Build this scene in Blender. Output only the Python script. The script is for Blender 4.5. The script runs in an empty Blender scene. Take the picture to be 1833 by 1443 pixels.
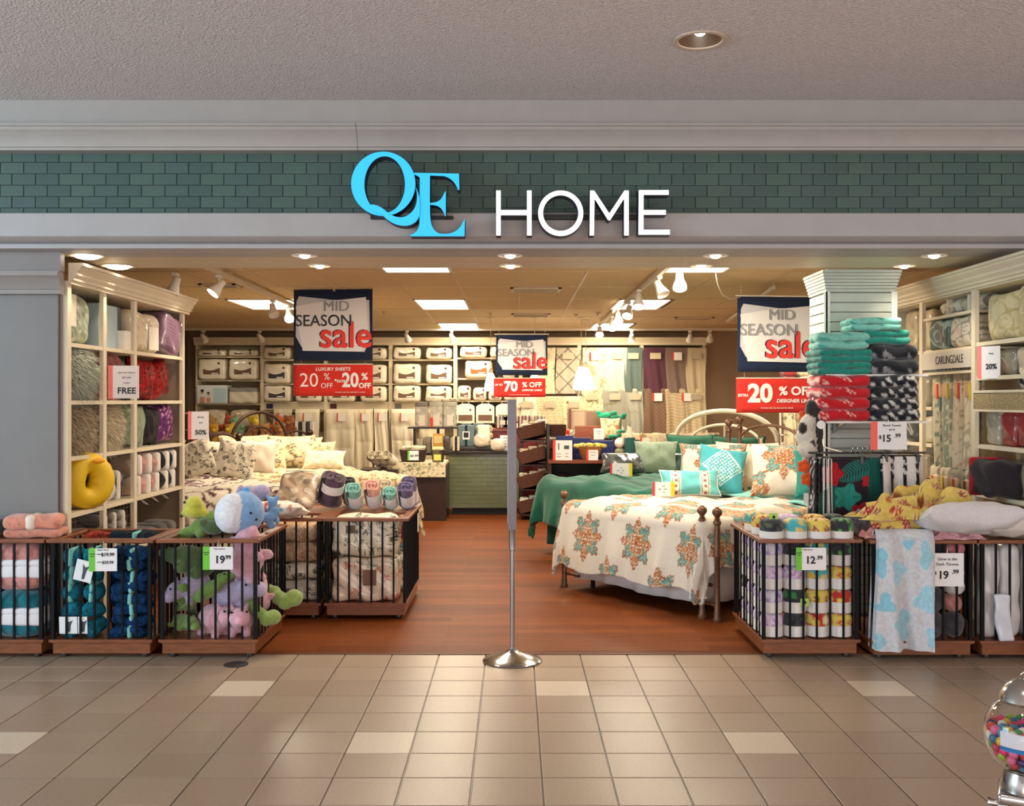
import bpy, math, random
import numpy as np
from mathutils import Vector, Matrix, Euler
from mathutils.geometry import tessellate_polygon
R = math.radians
PI = math.pi
rnd = random.Random(7)
scene = bpy.context.scene
COL = scene.collection
# ------------------------------------------------------------------ camera
EYE = 1.65
FPX = 1800.0
cam_data = bpy.data.cameras.new('camera'); cam = bpy.data.objects.new('camera', cam_data)
COL.objects.link(cam); scene.camera = cam
cam.location = (0, 0, EYE); cam.rotation_euler = (R(90), 0, 0)
cam_data.sensor_fit = 'HORIZONTAL'; cam_data.sensor_width = 36
cam_data.lens = 36 * FPX / 1833
cam_data.shift_x = -4.5 / 1833; cam_data.shift_y = -4.5 / 1833
cam_data.clip_end = 100
# ------------------------------------------------------------------ exposure, world, lights
vs = scene.view_settings
vs.view_transform = 'Standard'; vs.look = 'None'; vs.exposure = 0.0; vs.gamma = 1.0
vs.use_curve_mapping = False
w = bpy.data.worlds.new('world'); scene.world = w; w.use_nodes = True
bg = w.node_tree.nodes['Background']
bg.inputs[0].default_value = (1.0, 0.93, 0.89, 1); bg.inputs[1].default_value = 1.35

def light(name, kind, loc, power, color=(1, .8, .55), size=.2, size_y=None, aim=None, angle=70, blend=.6):
    l = bpy.data.lights.new(name, kind); l.energy = power; l.color = color
    o = bpy.data.objects.new(name, l); COL.objects.link(o); o.location = loc
    if kind == 'AREA':
        l.size = size
        if size_y: l.shape = 'RECTANGLE'; l.size_y = size_y
    elif kind == 'SPOT':
        l.shadow_soft_size = size; l.spot_size = R(angle); l.spot_blend = blend
    else: l.shadow_soft_size = size
    if aim is not None:
        o.rotation_euler = (Vector(aim) - Vector(loc)).to_track_quat('-Z', 'Y').to_euler()
    return o
WARM = (1, .74, .46)
# assumed daylight, source unseen, far to the left; added to cool that side
light('assumed_daylight', 'AREA', (-8.5, 2.0, 2.6), 400, (.50, .82, 1.0), 3.5, 2.2, aim=(-1.5, 6.5, 1.9))
# assumed mall downlights, out of view, behind and beside the camera
for x, y in ((-3.2, 1.5), (0.0, 1.5), (3.2, 1.5), (-1.6, -1.5), (1.6, -1.5)):
    light('assumed_downlight_glow', 'SPOT', (x, y, 3.5), 24, (1, .86, .76), .12, aim=(x, y + .3, 0), angle=125, blend=1)
light('ceiling_fill', 'AREA', (1.2, -3.2, .9), 330, (1, .88, .84), 11, 2.6, aim=(1.2, 1.5, 5.0))  # added unseen fill light, aimed upward to brighten the mall ceiling
# ceiling panels of the shop
TROFFERS = [(-.86, 8.41), (1.575, 8.41), (-.86, 12.07), (1.5, 12.07), (-.86, 15.6), (1.5, 15.6), (-2.93, 12.07), (3.4, 12.07)]
for x, y in TROFFERS:
    light('troffer_glow', 'AREA', (x, y, 2.77), 62, (1, .86, .66), .56, 1.15, aim=(x, y, 0))
# soffit downlights
DOWN = [(x, y) for x in (-2.88, -1.415, -.03, 1.355, 2.83) for y in (6.78, 7.3)]
for x, y in DOWN:
    light('soffit_downlight_glow', 'SPOT', (x, y, 2.60), 48 if x < -2.5 else 14, (1, .84, .64), .05, aim=(x, y, 0), angle=110, blend=.9)
# track spots on the back fixtures
for i, (x, z) in enumerate(((-3.6, 1.9), (-1.9, 2.0), (-2.9, 1.1), (-.6, 1.3), (1.9, 2.1), (.6, 1.6), (2.9, 1.5), (-4.8, 1.9))):
    light('track_spot_glow', 'SPOT', (x, 15.35, 2.55), 17, (1, .88, .70), .04, aim=(x + .1, 16.6, z), angle=62, blend=.8)
for p, a, e in (((-2.6, 8.8, 2.6), (-3.4, 8.6, 1.4), 34), ((-2.6, 11.3, 2.6), (-3.0, 12.5, .7), 30), ((1.24, 9.0, 2.6), (1.0, 8.8, .8), 46),
                ((1.24, 10.6, 2.6), (1.9, 9.4, .8), 40), ((1.24, 12.0, 2.6), (1.0, 10.9, .8), 40), ((-2.6, 9.5, 2.6), (-2.4, 10.4, .8), 22),
                ((1.24, 13.5, 2.6), (1.6, 15, .8), 36), ((-1.2, 12.2, 2.6), (-.6, 14.4, 1), 40), ((2.6, 6.9, 2.5), (3.4, 7.5, 1.5), 26)):
    light('track_spot_glow', 'SPOT', p, e, (1, .88, .70), .04, aim=a, angle=75, blend=.9)
for x, y, z in ((-.33, 14, 1.74), (.28, 14, 1.74), (.93, 14.0, 1.76), (1.02, 14.4, 1.76)):
    light('pendant_glow', 'POINT', (x, y, z), 5, (1, .85, .62), .07)

# ------------------------------------------------------------------ colours and materials
def hx(s):
    c = [int(s[i:i + 2], 16) / 255 for i in (0, 2, 4)]
    return tuple(x / 12.92 if x <= .04045 else ((x + .055) / 1.055) ** 2.4 for x in c)
CREAM = hx('e9dcc3'); WHITE = hx('ece8e0'); TRIM = hx('dcd6cb'); BLACK = hx('0f0f11'); NAVY = hx('222c44')
RED = hx('d8392f'); BROWN = hx('5a3f2c'); TEAL = hx('1f8f86'); LTEAL = hx('6fc7bd'); TAN = hx('b58b5c')
MATS = {}
def mk(name, col=None, rough=.8, metal=0, noise=0, nscale=40, bump=0, bscale=200, coat=0, sheen=0, emit=0, trans=0, tint=None, stretch=None, spec=.5, crough=.15, ior=1.45):
    m = bpy.data.materials.new(name); m.use_nodes = True
    nt = m.node_tree; N = nt.nodes; L = nt.links; b = N['Principled BSDF']
    b.inputs['Roughness'].default_value = rough; b.inputs['Metallic'].default_value = metal
    b.inputs['Coat Weight'].default_value = coat; b.inputs['Coat Roughness'].default_value = crough
    b.inputs['Sheen Weight'].default_value = sheen; b.inputs['Transmission Weight'].default_value = trans
    b.inputs['Specular IOR Level'].default_value = spec; b.inputs['IOR'].default_value = ior
    tc = N.new('ShaderNodeTexCoord'); mp = N.new('ShaderNodeMapping'); L.new(tc.outputs['Object'], mp.inputs[0])
    if stretch: mp.inputs['Scale'].default_value = stretch
    if col is None:
        a = N.new('ShaderNodeAttribute'); a.attribute_name = 'Col'; csock = a.outputs['Color']
    else:
        rgb = N.new('ShaderNodeRGB'); rgb.outputs[0].default_value = (*col, 1); csock = rgb.outputs[0]
    if noise:
        n = N.new('ShaderNodeTexNoise'); n.inputs['Scale'].default_value = nscale; n.inputs['Detail'].default_value = 4
        L.new(mp.outputs[0], n.inputs['Vector'])
        mr = N.new('ShaderNodeMapRange'); mr.inputs['From Min'].default_value = .3; mr.inputs['From Max'].default_value = .7
        mr.inputs['To Min'].default_value = 1 - noise; mr.inputs['To Max'].default_value = 1 + noise * .6
        L.new(n.outputs['Fac'], mr.inputs['Value'])
        mx = N.new('ShaderNodeVectorMath'); mx.operation = 'SCALE'
        L.new(csock, mx.inputs[0]); L.new(mr.outputs[0], mx.inputs['Scale']); csock = mx.outputs[0]
    L.new(csock, b.inputs['Base Color'])
    if emit:
        L.new(csock, b.inputs['Emission Color']); b.inputs['Emission Strength'].default_value = emit
    if bump:
        n2 = N.new('ShaderNodeTexNoise'); n2.inputs['Scale'].default_value = bscale; n2.inputs['Detail'].default_value = 3
        L.new(mp.outputs[0], n2.inputs['Vector'])
        bp = N.new('ShaderNodeBump'); bp.inputs['Strength'].default_value = bump; bp.inputs['Distance'].default_value = .01
        L.new(n2.outputs['Fac'], bp.inputs['Height']); L.new(bp.outputs[0], b.inputs['Normal'])
    MATS[name] = m
    return m
mk('fabric', rough=.9, bump=.25, bscale=350, noise=.06, nscale=60, sheen=.15, spec=.2)
mk('plush', rough=.95, bump=.5, bscale=160, noise=.15, nscale=45, sheen=.4, spec=.1)
mk('knit', rough=.95, bump=1.0, bscale=70, noise=.25, nscale=70, spec=.1)
mk('smooth', rough=.55, noise=.02, nscale=8)
mk('painted', rough=.5, noise=.04, nscale=6)
mk('bagged', rough=.6, coat=.7, crough=.12, bump=.35, bscale=22, noise=.05, nscale=20)
mk('plastic', rough=.3)
mk('sequin', rough=.22, metal=.6, bump=1.0, bscale=120, noise=.5, nscale=90)
mk('metal_dark', rough=.6, metal=.0, noise=.1, spec=.2)
mk('chrome', rough=.18, metal=1)
mk('brushed', rough=.34, metal=1, noise=.08, nscale=30, stretch=(8, 8, .3))
mk('antique', rough=.45, metal=.55, noise=.3, nscale=30)
mk('wood', rough=.42, noise=.32, nscale=9, stretch=(1, 9, 9), coat=.25)
mk('woody', rough=.42, noise=.32, nscale=9, stretch=(9, 1, 9), coat=.25)
mk('darkwood', rough=.45, noise=.35, nscale=12, stretch=(1, 6, 6), coat=.2)
mk('wicker', rough=.8, noise=.5, nscale=70, bump=1.0, bscale=90)
mk('paper', rough=.7)
mk('tile', rough=.33, noise=.07, nscale=55, bump=.05, bscale=60, spec=.45)
mk('glazed', rough=.16, noise=.05, nscale=5, bump=.06, bscale=9, spec=.5)
mk('ceiling_paint', rough=.95, noise=.12, nscale=75, bump=1.0, bscale=75, spec=.1)
for nd in MATS['ceiling_paint'].node_tree.nodes:
    if nd.type == 'BUMP': nd.inputs['Distance'].default_value = .03
mk('acoustic', rough=.95, noise=.05, nscale=120, bump=.3, bscale=150, spec=.1)
mk('glow', rough=.5, emit=4.0)
mk('glow_sign', rough=.4, emit=.78, spec=.2)
mk('glow_lamp', rough=.5, emit=9.0)
mk('glass', (.97, .97, .97), rough=.02, trans=1, ior=1.3)
mk('pillar_face', rough=.4)
# laminate floor of the shop: planks laid across the room
m = bpy.data.materials.new('laminate'); m.use_nodes = True; nt = m.node_tree; N = nt.nodes; L = nt.links; b = N['Principled BSDF']
tc = N.new('ShaderNodeTexCoord')
br = N.new('ShaderNodeTexBrick'); br.inputs['Scale'].default_value = 1; br.inputs['Brick Width'].default_value = 1.3; br.inputs['Row Height'].default_value = .125
br.inputs['Mortar Size'].default_value = .0015; br.inputs['Color1'].default_value = (*hx('7c3f16'), 1); br.inputs['Color2'].default_value = (*hx('622f10'), 1)
br.inputs['Mortar'].default_value = (*hx('3c2010'), 1); br.offset = .37
L.new(tc.outputs['Object'], br.inputs['Vector'])
mp = N.new('ShaderNodeMapping'); mp.inputs['Scale'].default_value = (1.2, 18, 1); L.new(tc.outputs['Object'], mp.inputs[0])
nz = N.new('ShaderNodeTexNoise'); nz.inputs['Scale'].default_value = 3; nz.inputs['Detail'].default_value = 6; L.new(mp.outputs[0], nz.inputs['Vector'])
mr = N.new('ShaderNodeMapRange'); mr.inputs['From Min'].default_value = .3; mr.inputs['From Max'].default_value = .7; mr.inputs['To Min'].default_value = .7; mr.inputs['To Max'].default_value = 1.15
L.new(nz.outputs['Fac'], mr.inputs['Value'])
vm = N.new('ShaderNodeVectorMath'); vm.operation = 'SCALE'; L.new(br.outputs['Color'], vm.inputs[0]); L.new(mr.outputs[0], vm.inputs['Scale'])
L.new(vm.outputs[0], b.inputs['Base Color']); b.inputs['Roughness'].default_value = .5; b.inputs['Specular IOR Level'].default_value = .12
MATS['laminate'] = m

# ------------------------------------------------------------------ mesh helpers
def arr(c, n):
    c = np.asarray(c, float)
    return np.tile(c, (n, 1)) if c.ndim == 1 else c
class G:
    """collects shapes for ONE mesh"""
    def __init__(s, col=(.8, .8, .8)): s.V = []; s.F = []; s.C = []; s.n = 0; s.col = col
    def add(s, V, F, col=None, M=None):
        V = np.asarray(V, float)
        if M is not None: V = V @ np.array(M.to_3x3()).T + np.array(M.translation)
        s.V.append(V); s.C.append(arr(s.col if col is None else col, len(V)))
        s.F += [tuple(i + s.n for i in f) for f in F]; s.n += len(V); return s
    def box(s, x0, x1, y0, y1, z0, z1, col=None, M=None):
        V = [(x, y, z) for x in (x0, x1) for y in (y0, y1) for z in (z0, z1)]
        return s.add(V, [(0, 1, 3, 2), (4, 6, 7, 5), (0, 4, 5, 1), (2, 3, 7, 6), (0, 2, 6, 4), (1, 5, 7, 3)], col, M)
    def rbox(s, w, d, h, r, c=(0, 0, 0), col=None, n=4, M=None, wob=0, seed=0, k=2):
        V, F = rbox_vf(w, d, h, r, n, k); V = V.copy()
        if wob:
            V += wob * np.stack([np.sin(V[:, 1] * 31 + V[:, 2] * 23 + seed), np.sin(V[:, 0] * 27 + V[:, 2] * 33 + seed * 2), np.sin(V[:, 0] * 25 + V[:, 1] * 29 + seed * 3)], 1)
        cc = col(V[:, 0], V[:, 2]) if callable(col) else col
        return s.add(V + np.array(c), F, cc, M)
    def sheet(s, P, cols=None, close_u=False, close_v=False, M=None):
        nu, nv = P.shape[:2]; F = []
        for i in range(nu if close_u else nu - 1):
            a = i * nv; b2 = ((i + 1) % nu) * nv
            for j in range(nv if close_v else nv - 1):
                j2 = (j + 1) % nv; F.append((a + j, b2 + j, b2 + j2, a + j2))
        return s.add(P.reshape(-1, 3), F, None if cols is None else np.asarray(cols).reshape(-1, 3), M)
    def tube(s, pts, r, seg=8, col=None, caps=True, M=None):
        pts = np.asarray(pts, float); n = len(pts); rr = np.broadcast_to(np.asarray(r, float), (n,))
        T = np.gradient(pts, axis=0); T /= np.linalg.norm(T, axis=1)[:, None] + 1e-9
        up = np.array([0, 0, 1.]) if abs(T[0][2]) < .9 else np.array([1., 0, 0]); V = []
        nrm = np.cross(T[0], up); nrm /= np.linalg.norm(nrm)
        a = np.linspace(0, 2 * PI, seg, endpoint=False)
        for i in range(n):
            nrm = nrm - T[i] * nrm.dot(T[i]); nrm /= np.linalg.norm(nrm) + 1e-9; bi = np.cross(T[i], nrm)
            V.append(pts[i] + rr[i] * (np.cos(a)[:, None] * nrm + np.sin(a)[:, None] * bi))
        V = np.concatenate(V); F = [(i * seg + j, i * seg + (j + 1) % seg, (i + 1) * seg + (j + 1) % seg, (i + 1) * seg + j) for i in range(n - 1) for j in range(seg)]
        if caps: F += [tuple(range(seg))[::-1], tuple((n - 1) * seg + j for j in range(seg))]
        return s.add(V, F, col, M)
    def lathe(s, prof, seg=24, c=(0, 0, 0), col=None, M=None):
        a = np.linspace(0, 2 * PI, seg, endpoint=False); V = []
        for r, z in prof: V.append(np.stack([r * np.cos(a), r * np.sin(a), np.full(seg, z)], 1))
        V = np.concatenate(V) + np.array(c); n = len(prof)
        F = [(i * seg + j, i * seg + (j + 1) % seg, (i + 1) * seg + (j + 1) % seg, (i + 1) * seg + j) for i in range(n - 1) for j in range(seg)]
        F += [tuple(range(seg))[::-1], tuple((n - 1) * seg + j for j in range(seg))]
        return s.add(V, F, col, M)
    def ell(s, c, r, col=None, seg=16, M=None):
        th = np.linspace(.001, PI - .001, seg // 2 + 1); ph = np.linspace(0, 2 * PI, seg, endpoint=False)
        P = np.stack([np.outer(np.sin(th), np.cos(ph)) * r[0], np.outer(np.sin(th), np.sin(ph)) * r[1], np.outer(np.cos(th), np.ones(seg)) * r[2]], 2) + np.array(c)
        cols = None if col is None else arr(col, P.shape[0] * P.shape[1])
        return s.sheet(P, cols, close_v=True, M=M)
    def prism(s, loops, y0, y1, col=None, M=None):
        """loops in (x,z); first outer, others holes; extruded along y"""
        tri = tessellate_polygon([[Vector((p[0], p[1], 0)) for p in lp] for lp in loops])
        flat = [p for lp in loops for p in lp]; n = len(flat)
        V = [(p[0], y0, p[1]) for p in flat] + [(p[0], y1, p[1]) for p in flat]
        F = [tuple(t) for t in tri] + [tuple(i + n for i in t)[::-1] for t in tri]
        o = 0
        for lp in loops:
            k = len(lp); F += [(o + i, o + (i + 1) % k, n + o + (i + 1) % k, n + o + i) for i in range(k)]; o += k
        return s.add(V, F, col, M)
_rb = {}
def rbox_vf(w, d, h, r, n, k):
    key = (round(w, 4), round(d, 4), round(h, 4), round(r, 4), n, k)
    if key in _rb: return _rb[key]
    hs = np.array([w, d, h]) / 2; r = min(r, hs.min() * .999)
    ts = []
    for a in hs:
        q = 1 - r / a; e = [-1 + (1 - q) * i / k for i in range(k)]
        mid = list(np.linspace(-q, q, n)); ts.append(np.array(e + mid + [-x for x in e[::-1]]))
    idx = {}; V = []; F = []
    def vid(p):
        key2 = tuple(np.round(p, 5))
        if key2 not in idx: idx[key2] = len(V); V.append(p)
        return idx[key2]
    for ax in range(3):
        b_, c_ = (ax + 1) % 3, (ax + 2) % 3
        for sg in (-1, 1):
            ids = [[None] * len(ts[c_]) for _ in ts[b_]]
            for i, u in enumerate(ts[b_]):
                for j, v in enumerate(ts[c_]):
                    p = np.zeros(3); p[ax] = sg; p[b_] = u; p[c_] = v; ids[i][j] = vid(p)
            for i in range(len(ts[b_]) - 1):
                for j in range(len(ts[c_]) - 1):
                    f = (ids[i][j], ids[i + 1][j], ids[i + 1][j + 1], ids[i][j + 1]); F.append(f if sg > 0 else f[::-1])
    P = np.array(V) * hs; inner = np.clip(P, -(hs - r), hs - r); dlt = P - inner
    nn = np.linalg.norm(dlt, axis=1)[:, None]; P = inner + np.where(nn > 1e-7, r * dlt / (nn + 1e-9), 0)
    _rb[key] = (P, F); return _rb[key]

def mesh_of(name, g, mat, smooth=True):
    me = bpy.data.meshes.new(name); V = np.concatenate(g.V)
    me.from_pydata(V.tolist(), [], g.F)
    ca = me.color_attributes.new('Col', 'FLOAT_COLOR', 'POINT')
    ca.data.foreach_set('color', np.concatenate([np.concatenate(g.C), np.ones((len(V), 1))], 1).astype('f').ravel())
    me.materials.append(MATS[mat])
    if smooth:
        me.polygons.foreach_set('use_smooth', [True] * len(me.polygons)); me.set_sharp_from_angle(angle=R(38))
    me.update(); return me
def put(name, data, parent=None, loc=(0, 0, 0), rot=(0, 0, 0), scale=None):
    o = bpy.data.objects.new(name, data); COL.objects.link(o); o.location = loc; o.rotation_euler = rot
    if scale: o.scale = scale
    if parent: o.parent = parent
    return o
def part(name, g, mat, parent=None, loc=(0, 0, 0), rot=(0, 0, 0), label=None, stuff=False, smooth=True):
    o = put(name, mesh_of(name, g, mat, smooth), parent, loc, rot)
    if label: o['label'] = label
    if stuff: o['kind'] = 'stuff'
    return o
USED = set()
def tag(o, label, cat, group=None):
    n = len(label.split())
    if label in USED: print('DUPLICATE LABEL', label)
    if not 4 <= n <= 16: print('LABEL LENGTH', n, label)
    USED.add(label); o['label'] = label; o['category'] = cat
    if group: o['group'] = group
    return o
def thing(name, label, cat, loc=(0, 0, 0), rz=0, group=None, rot=None):
    o = bpy.data.objects.new(name, None); COL.objects.link(o); o.location = loc; o.empty_display_size = .05
    o.rotation_euler = rot if rot else (0, 0, rz)
    return tag(o, label, cat, group)
def single(name, label, cat, g, mat, loc=(0, 0, 0), rz=0, group=None, rot=None):
    o = part(name, g, mat, None, loc, rot if rot else (0, 0, rz)); return tag(o, label, cat, group)
def struct(name, g, mat, parent=None, smooth=True):
    o = part(name, g, mat, parent, smooth=smooth)
    if not parent: o['kind'] = 'structure'
    return o
def dup(root, loc, rz=0, label=None, rot=None):
    r = root.copy(); COL.objects.link(r); r.location = loc; r.rotation_euler = rot if rot else (0, 0, rz)
    if label:
        r['label'] = label
        if label in USED: print('DUPLICATE LABEL', label)
        USED.add(label)
    for ch in list(root.children):
        c = ch.copy(); COL.objects.link(c); c.parent = r
        for g_ in ch.children:
            d = g_.copy(); COL.objects.link(d); d.parent = c
    return r
def X(px, Y): return (px - 921) * Y / FPX
def Z(py, Y): return EYE - (py - 717) * Y / FPX
_tx = {}
def txt(s, size, col, parent, loc, rot=(PI / 2, 0, 0), bold=0, shear=0, align='CENTER', sx=1, mat='paper', ext=.0008, name='lettering', center=True, sp=1.0):
    key = (s, size, col, bold, shear, align, sx, mat, ext, sp)
    if key not in _tx:
        cu = bpy.data.curves.new('t', 'FONT'); cu.body = s; cu.size = size; cu.offset = bold; cu.shear = shear
        cu.align_x = align; cu.extrude = ext; cu.space_character = sp; cu.resolution_u = 3
        if center: cu.align_y = 'CENTER'
        to = bpy.data.objects.new('t', cu); COL.objects.link(to)
        dg = bpy.context.evaluated_depsgraph_get(); me = bpy.data.meshes.new_from_object(to.evaluated_get(dg))
        bpy.data.objects.remove(to); bpy.data.curves.remove(cu)
        me.name = 'lettering'; me.materials.clear(); me.materials.append(MATS[mat])
        ca = me.color_attributes.new('Col', 'FLOAT_COLOR', 'POINT')
        ca.data.foreach_set('color', list((*col, 1)) * len(me.vertices))
        _tx[key] = me
    o = put(name, _tx[key], parent, loc, rot)
    if sx != 1: o.scale = (sx, 1, 1)
    return o

# ------------------------------------------------------------------ colour patterns: f(u, v) in metres -> rgb
def hashr(seed): return np.random.RandomState(seed)
def mixc(base, col, m): return base * (1 - m[:, None]) + np.array(col) * m[:, None]
def plain(c):
    return lambda u, v: arr(c, np.size(u))
def floral(base, cols, sp=.09, size=.03, seed=1, stems=None):
    def f(u, v):
        u = np.ravel(u); v = np.ravel(v); c = arr(base, len(u)).copy(); r = hashr(seed)
        u0, u1, v0, v1 = u.min(), u.max(), v.min(), v.max()
        n = int(min(260, max(3, (u1 - u0) * (v1 - v0) / sp ** 2)))
        for i in range(n):
            a, b2 = r.uniform(u0, u1), r.uniform(v0, v1); s_ = size * r.uniform(.5, 1.3); ph = r.uniform(0, 6.28)
            dx, dy = u - a, v - b2; d = np.hypot(dx, dy); th = np.arctan2(dy, dx)
            if stems is not None and i % 2:
                x2 = dx * np.cos(ph) + dy * np.sin(ph); y2 = -dx * np.sin(ph) + dy * np.cos(ph)
                k = (np.abs(y2 - .3 * s_ * np.sin(x2 / s_ * 2.5)) < s_ * .16) & (np.abs(x2) < s_ * 2)
                c[k] = stems
            else:
                rr = s_ * (.62 + .38 * np.cos(5 * th + ph)); col = cols[i % len(cols)]
                c[d < rr] = col; c[d < s_ * .22] = np.array(col) * .5 + np.array(base) * .4
        return c
    return f
def spots(base, cols, sp=.12, size=.035, seed=2, inner=None):
    def f(u, v):
        u = np.ravel(u); v = np.ravel(v); c = arr(base, len(u)).copy(); r = hashr(seed)
        iu = np.floor(u / sp); iv = np.floor(v / sp)
        h1 = np.abs(np.sin(iu * 12.9 + iv * 78.2 + seed) * 43758.5) % 1; h2 = np.abs(np.sin(iu * 39.3 + iv * 11.1 + seed) * 24634.6) % 1
        cx = (iu + .3 + .4 * h1) * sp; cy = (iv + .3 + .4 * h2) * sp; d = np.hypot(u - cx, v - cy)
        k = d < size * (.7 + .5 * h2); pick = ((h1 * 97).astype(int)) % len(cols); cc = np.array(cols)
        c[k] = cc[pick[k]]
        if inner is not None:
            k2 = k & (np.sin(u * 190 + h1 * 9) * np.sin(v * 210) > .35); c[k2] = inner
        return c
    return f
def camo(base, cols, sc=20, seed=0):
    def f(u, v):
        u = np.ravel(u); v = np.ravel(v); c = arr(base, len(u)).copy()
        for i, q in enumerate(cols):
            n = np.sin(u * sc + 3 * np.sin(v * sc * .6 + i + seed)) * np.cos(v * sc * 1.3 + 2 * np.sin(u * sc * .8 + 2 * i + seed))
            c[n > .38] = q
        return c
    return f
def medal(base, sp=(.60, .62), R0=.19, off=(0, 0)):
    teal = np.array(hx('5fa39b')); rust = np.array(hx('a9562c')); tan = np.array(hx('b99c72')); dk = np.array(hx('3e6f6c')); pale = np.array(hx('dcd0b8'))
    def f(u, v):
        u = np.ravel(u) - off[0]; v = np.ravel(v) - off[1]; c = arr(base, len(u)).copy()
        for par in (0, 1):
            cu = (np.round((u / sp[0]) - .5 * par) + .5 * par) * sp[0]; cv = (np.round(v / (2 * sp[1]) - .5 * par) + .5 * par) * 2 * sp[1]
            dx = u - cu; dy = (v - cv) * .95; d = np.hypot(dx, dy); th = np.arctan2(dy, dx)
            Rr = R0 * (.80 + .10 * np.cos(8 * th) + .035 * np.cos(32 * th) + .16 * np.exp(-((np.abs(th) - PI / 2) / .15) ** 2) + .10 * np.exp(-(np.sin(2 * th) - 1) ** 2 / .02) + .10 * np.exp(-(np.sin(2 * th) + 1) ** 2 / .02))
            q = d / Rr; ins = q < 1
            pat = np.sin(dx * 260) * np.sin(dy * 260); ring = np.sin(q * 26)
            cc = arr(pale, len(u)).copy()
            cc[(pat > .1)] = rust; cc[(pat < -.25)] = tan
            k = (q > .42) & (q < .62) & (np.cos(8 * th) > 0); cc[k & (pat > -.2)] = tan
            k = (q > .55) & (np.cos(4 * th + PI) > -.35); cc[k] = teal; cc[k & (pat > .35)] = dk; cc[k & (pat < -.6)] = pale
            cc[(ring > .86)] = rust * .9
            cc[q > .93] = rust * .8 + .1 * tan
            c[ins] = cc[ins]
        return c
    return f
def linen(base, line, sc=160, amt=.35):
    def f(u, v):
        u = np.ravel(u); v = np.ravel(v)
        return mixc(arr(base, len(u)), line, amt * (.5 + .5 * np.sin(u * sc) * np.sin(v * sc)))
    return f
def leafy(base, line, sc=1.0, seed=0):
    """branching line pattern"""
    def f(u, v):
        u = np.ravel(u) * sc; v = np.ravel(v) * sc; c = arr(base, len(u)).copy()
        q = np.sin(u * 38 + 2.2 * np.sin(v * 21 + seed)) + np.sin(v * 44 + 2 * np.sin(u * 17 + seed * 2))
        c[np.abs(q) < .22] = line; c[np.abs(q - 1.4) < .12] = line
        return c
    return f
def stripesf(cols, widths, axis=0):
    tot = sum(widths)
    def f(u, v):
        t = np.ravel(v if axis else u) % tot; c = np.zeros((len(t), 3)); e = 0
        for q, w_ in zip(cols, widths):
            c[(t >= e) & (t < e + w_)] = q; e += w_
        return c
    return f

# ------------------------------------------------------------------ soft goods
def pillow_g(w_, h_, t, fn, n=28, pinch=.10, base0=True, wob=.006, seed=0, g=None, M=None):
    """stands in the xz plane, thickness along y, its bottom at z=0"""
    g = g or G(); u = np.linspace(-1, 1, n); U, Vv = np.meshgrid(u, u, indexing='ij')
    Xs = w_ / 2 * U * (1 - pinch * (1 - Vv ** 2)); Zs = h_ / 2 * Vv * (1 - pinch * (1 - U ** 2)) + (h_ / 2 if base0 else 0)
    T = t / 2 * np.sqrt(np.clip((1 - np.abs(U) ** 3) * (1 - np.abs(Vv) ** 3), 0, 1))
    wv = wob * np.sin(U * 5 + seed) * np.sin(Vv * 6 + seed * 2) + wob * .5 * np.sin(U * 13 + seed * 3 + 4 * Vv)
    c = fn(Xs.ravel(), Zs.ravel())
    for sg in (-1, 1):
        P = np.stack([Xs, sg * T + wv * (T > 0), Zs], 2); P = P if sg < 0 else P[::-1]
        cc = c.reshape(n, n, 3); cc = cc if sg < 0 else cc[::-1]
        g.sheet(P, cc, M=M)
    return g
def pillow(label, cat, w_, h_, t, loc, fn, mat='fabric', rz=0, tilt=0, roll=0, group=None, name='cushion', n=28, seed=0, pinch=.1, flange=None):
    M = Matrix.Rotation(0, 4, 'X')
    o = thing(name, label, cat, loc, group=group, rot=(R(-tilt), R(roll), R(rz)))
    part('cover', pillow_g(w_, h_, t, fn, n=n, seed=seed, pinch=pinch), mat, o)
    if flange is not None:
        u = np.linspace(0, 1, 24); hw, hh = w_ / 2, h_ / 2
        pts = []
        for a, b2 in (((-1, -1), (1, -1)), ((1, -1), (1, 1)), ((1, 1), (-1, 1)), ((-1, 1), (-1, -1))):
            for q in u[:-1]:
                x = a[0] + (b2[0] - a[0]) * q; z = a[1] + (b2[1] - a[1]) * q
                pts.append((hw * x * (1 - pinch * (1 - z * z)), 0, hh * z * (1 - pinch * (1 - x * x)) + hh))
        pts.append(pts[0]); part('piping', G(flange).tube(pts, .006, 6), 'fabric', o)
    return o
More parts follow.
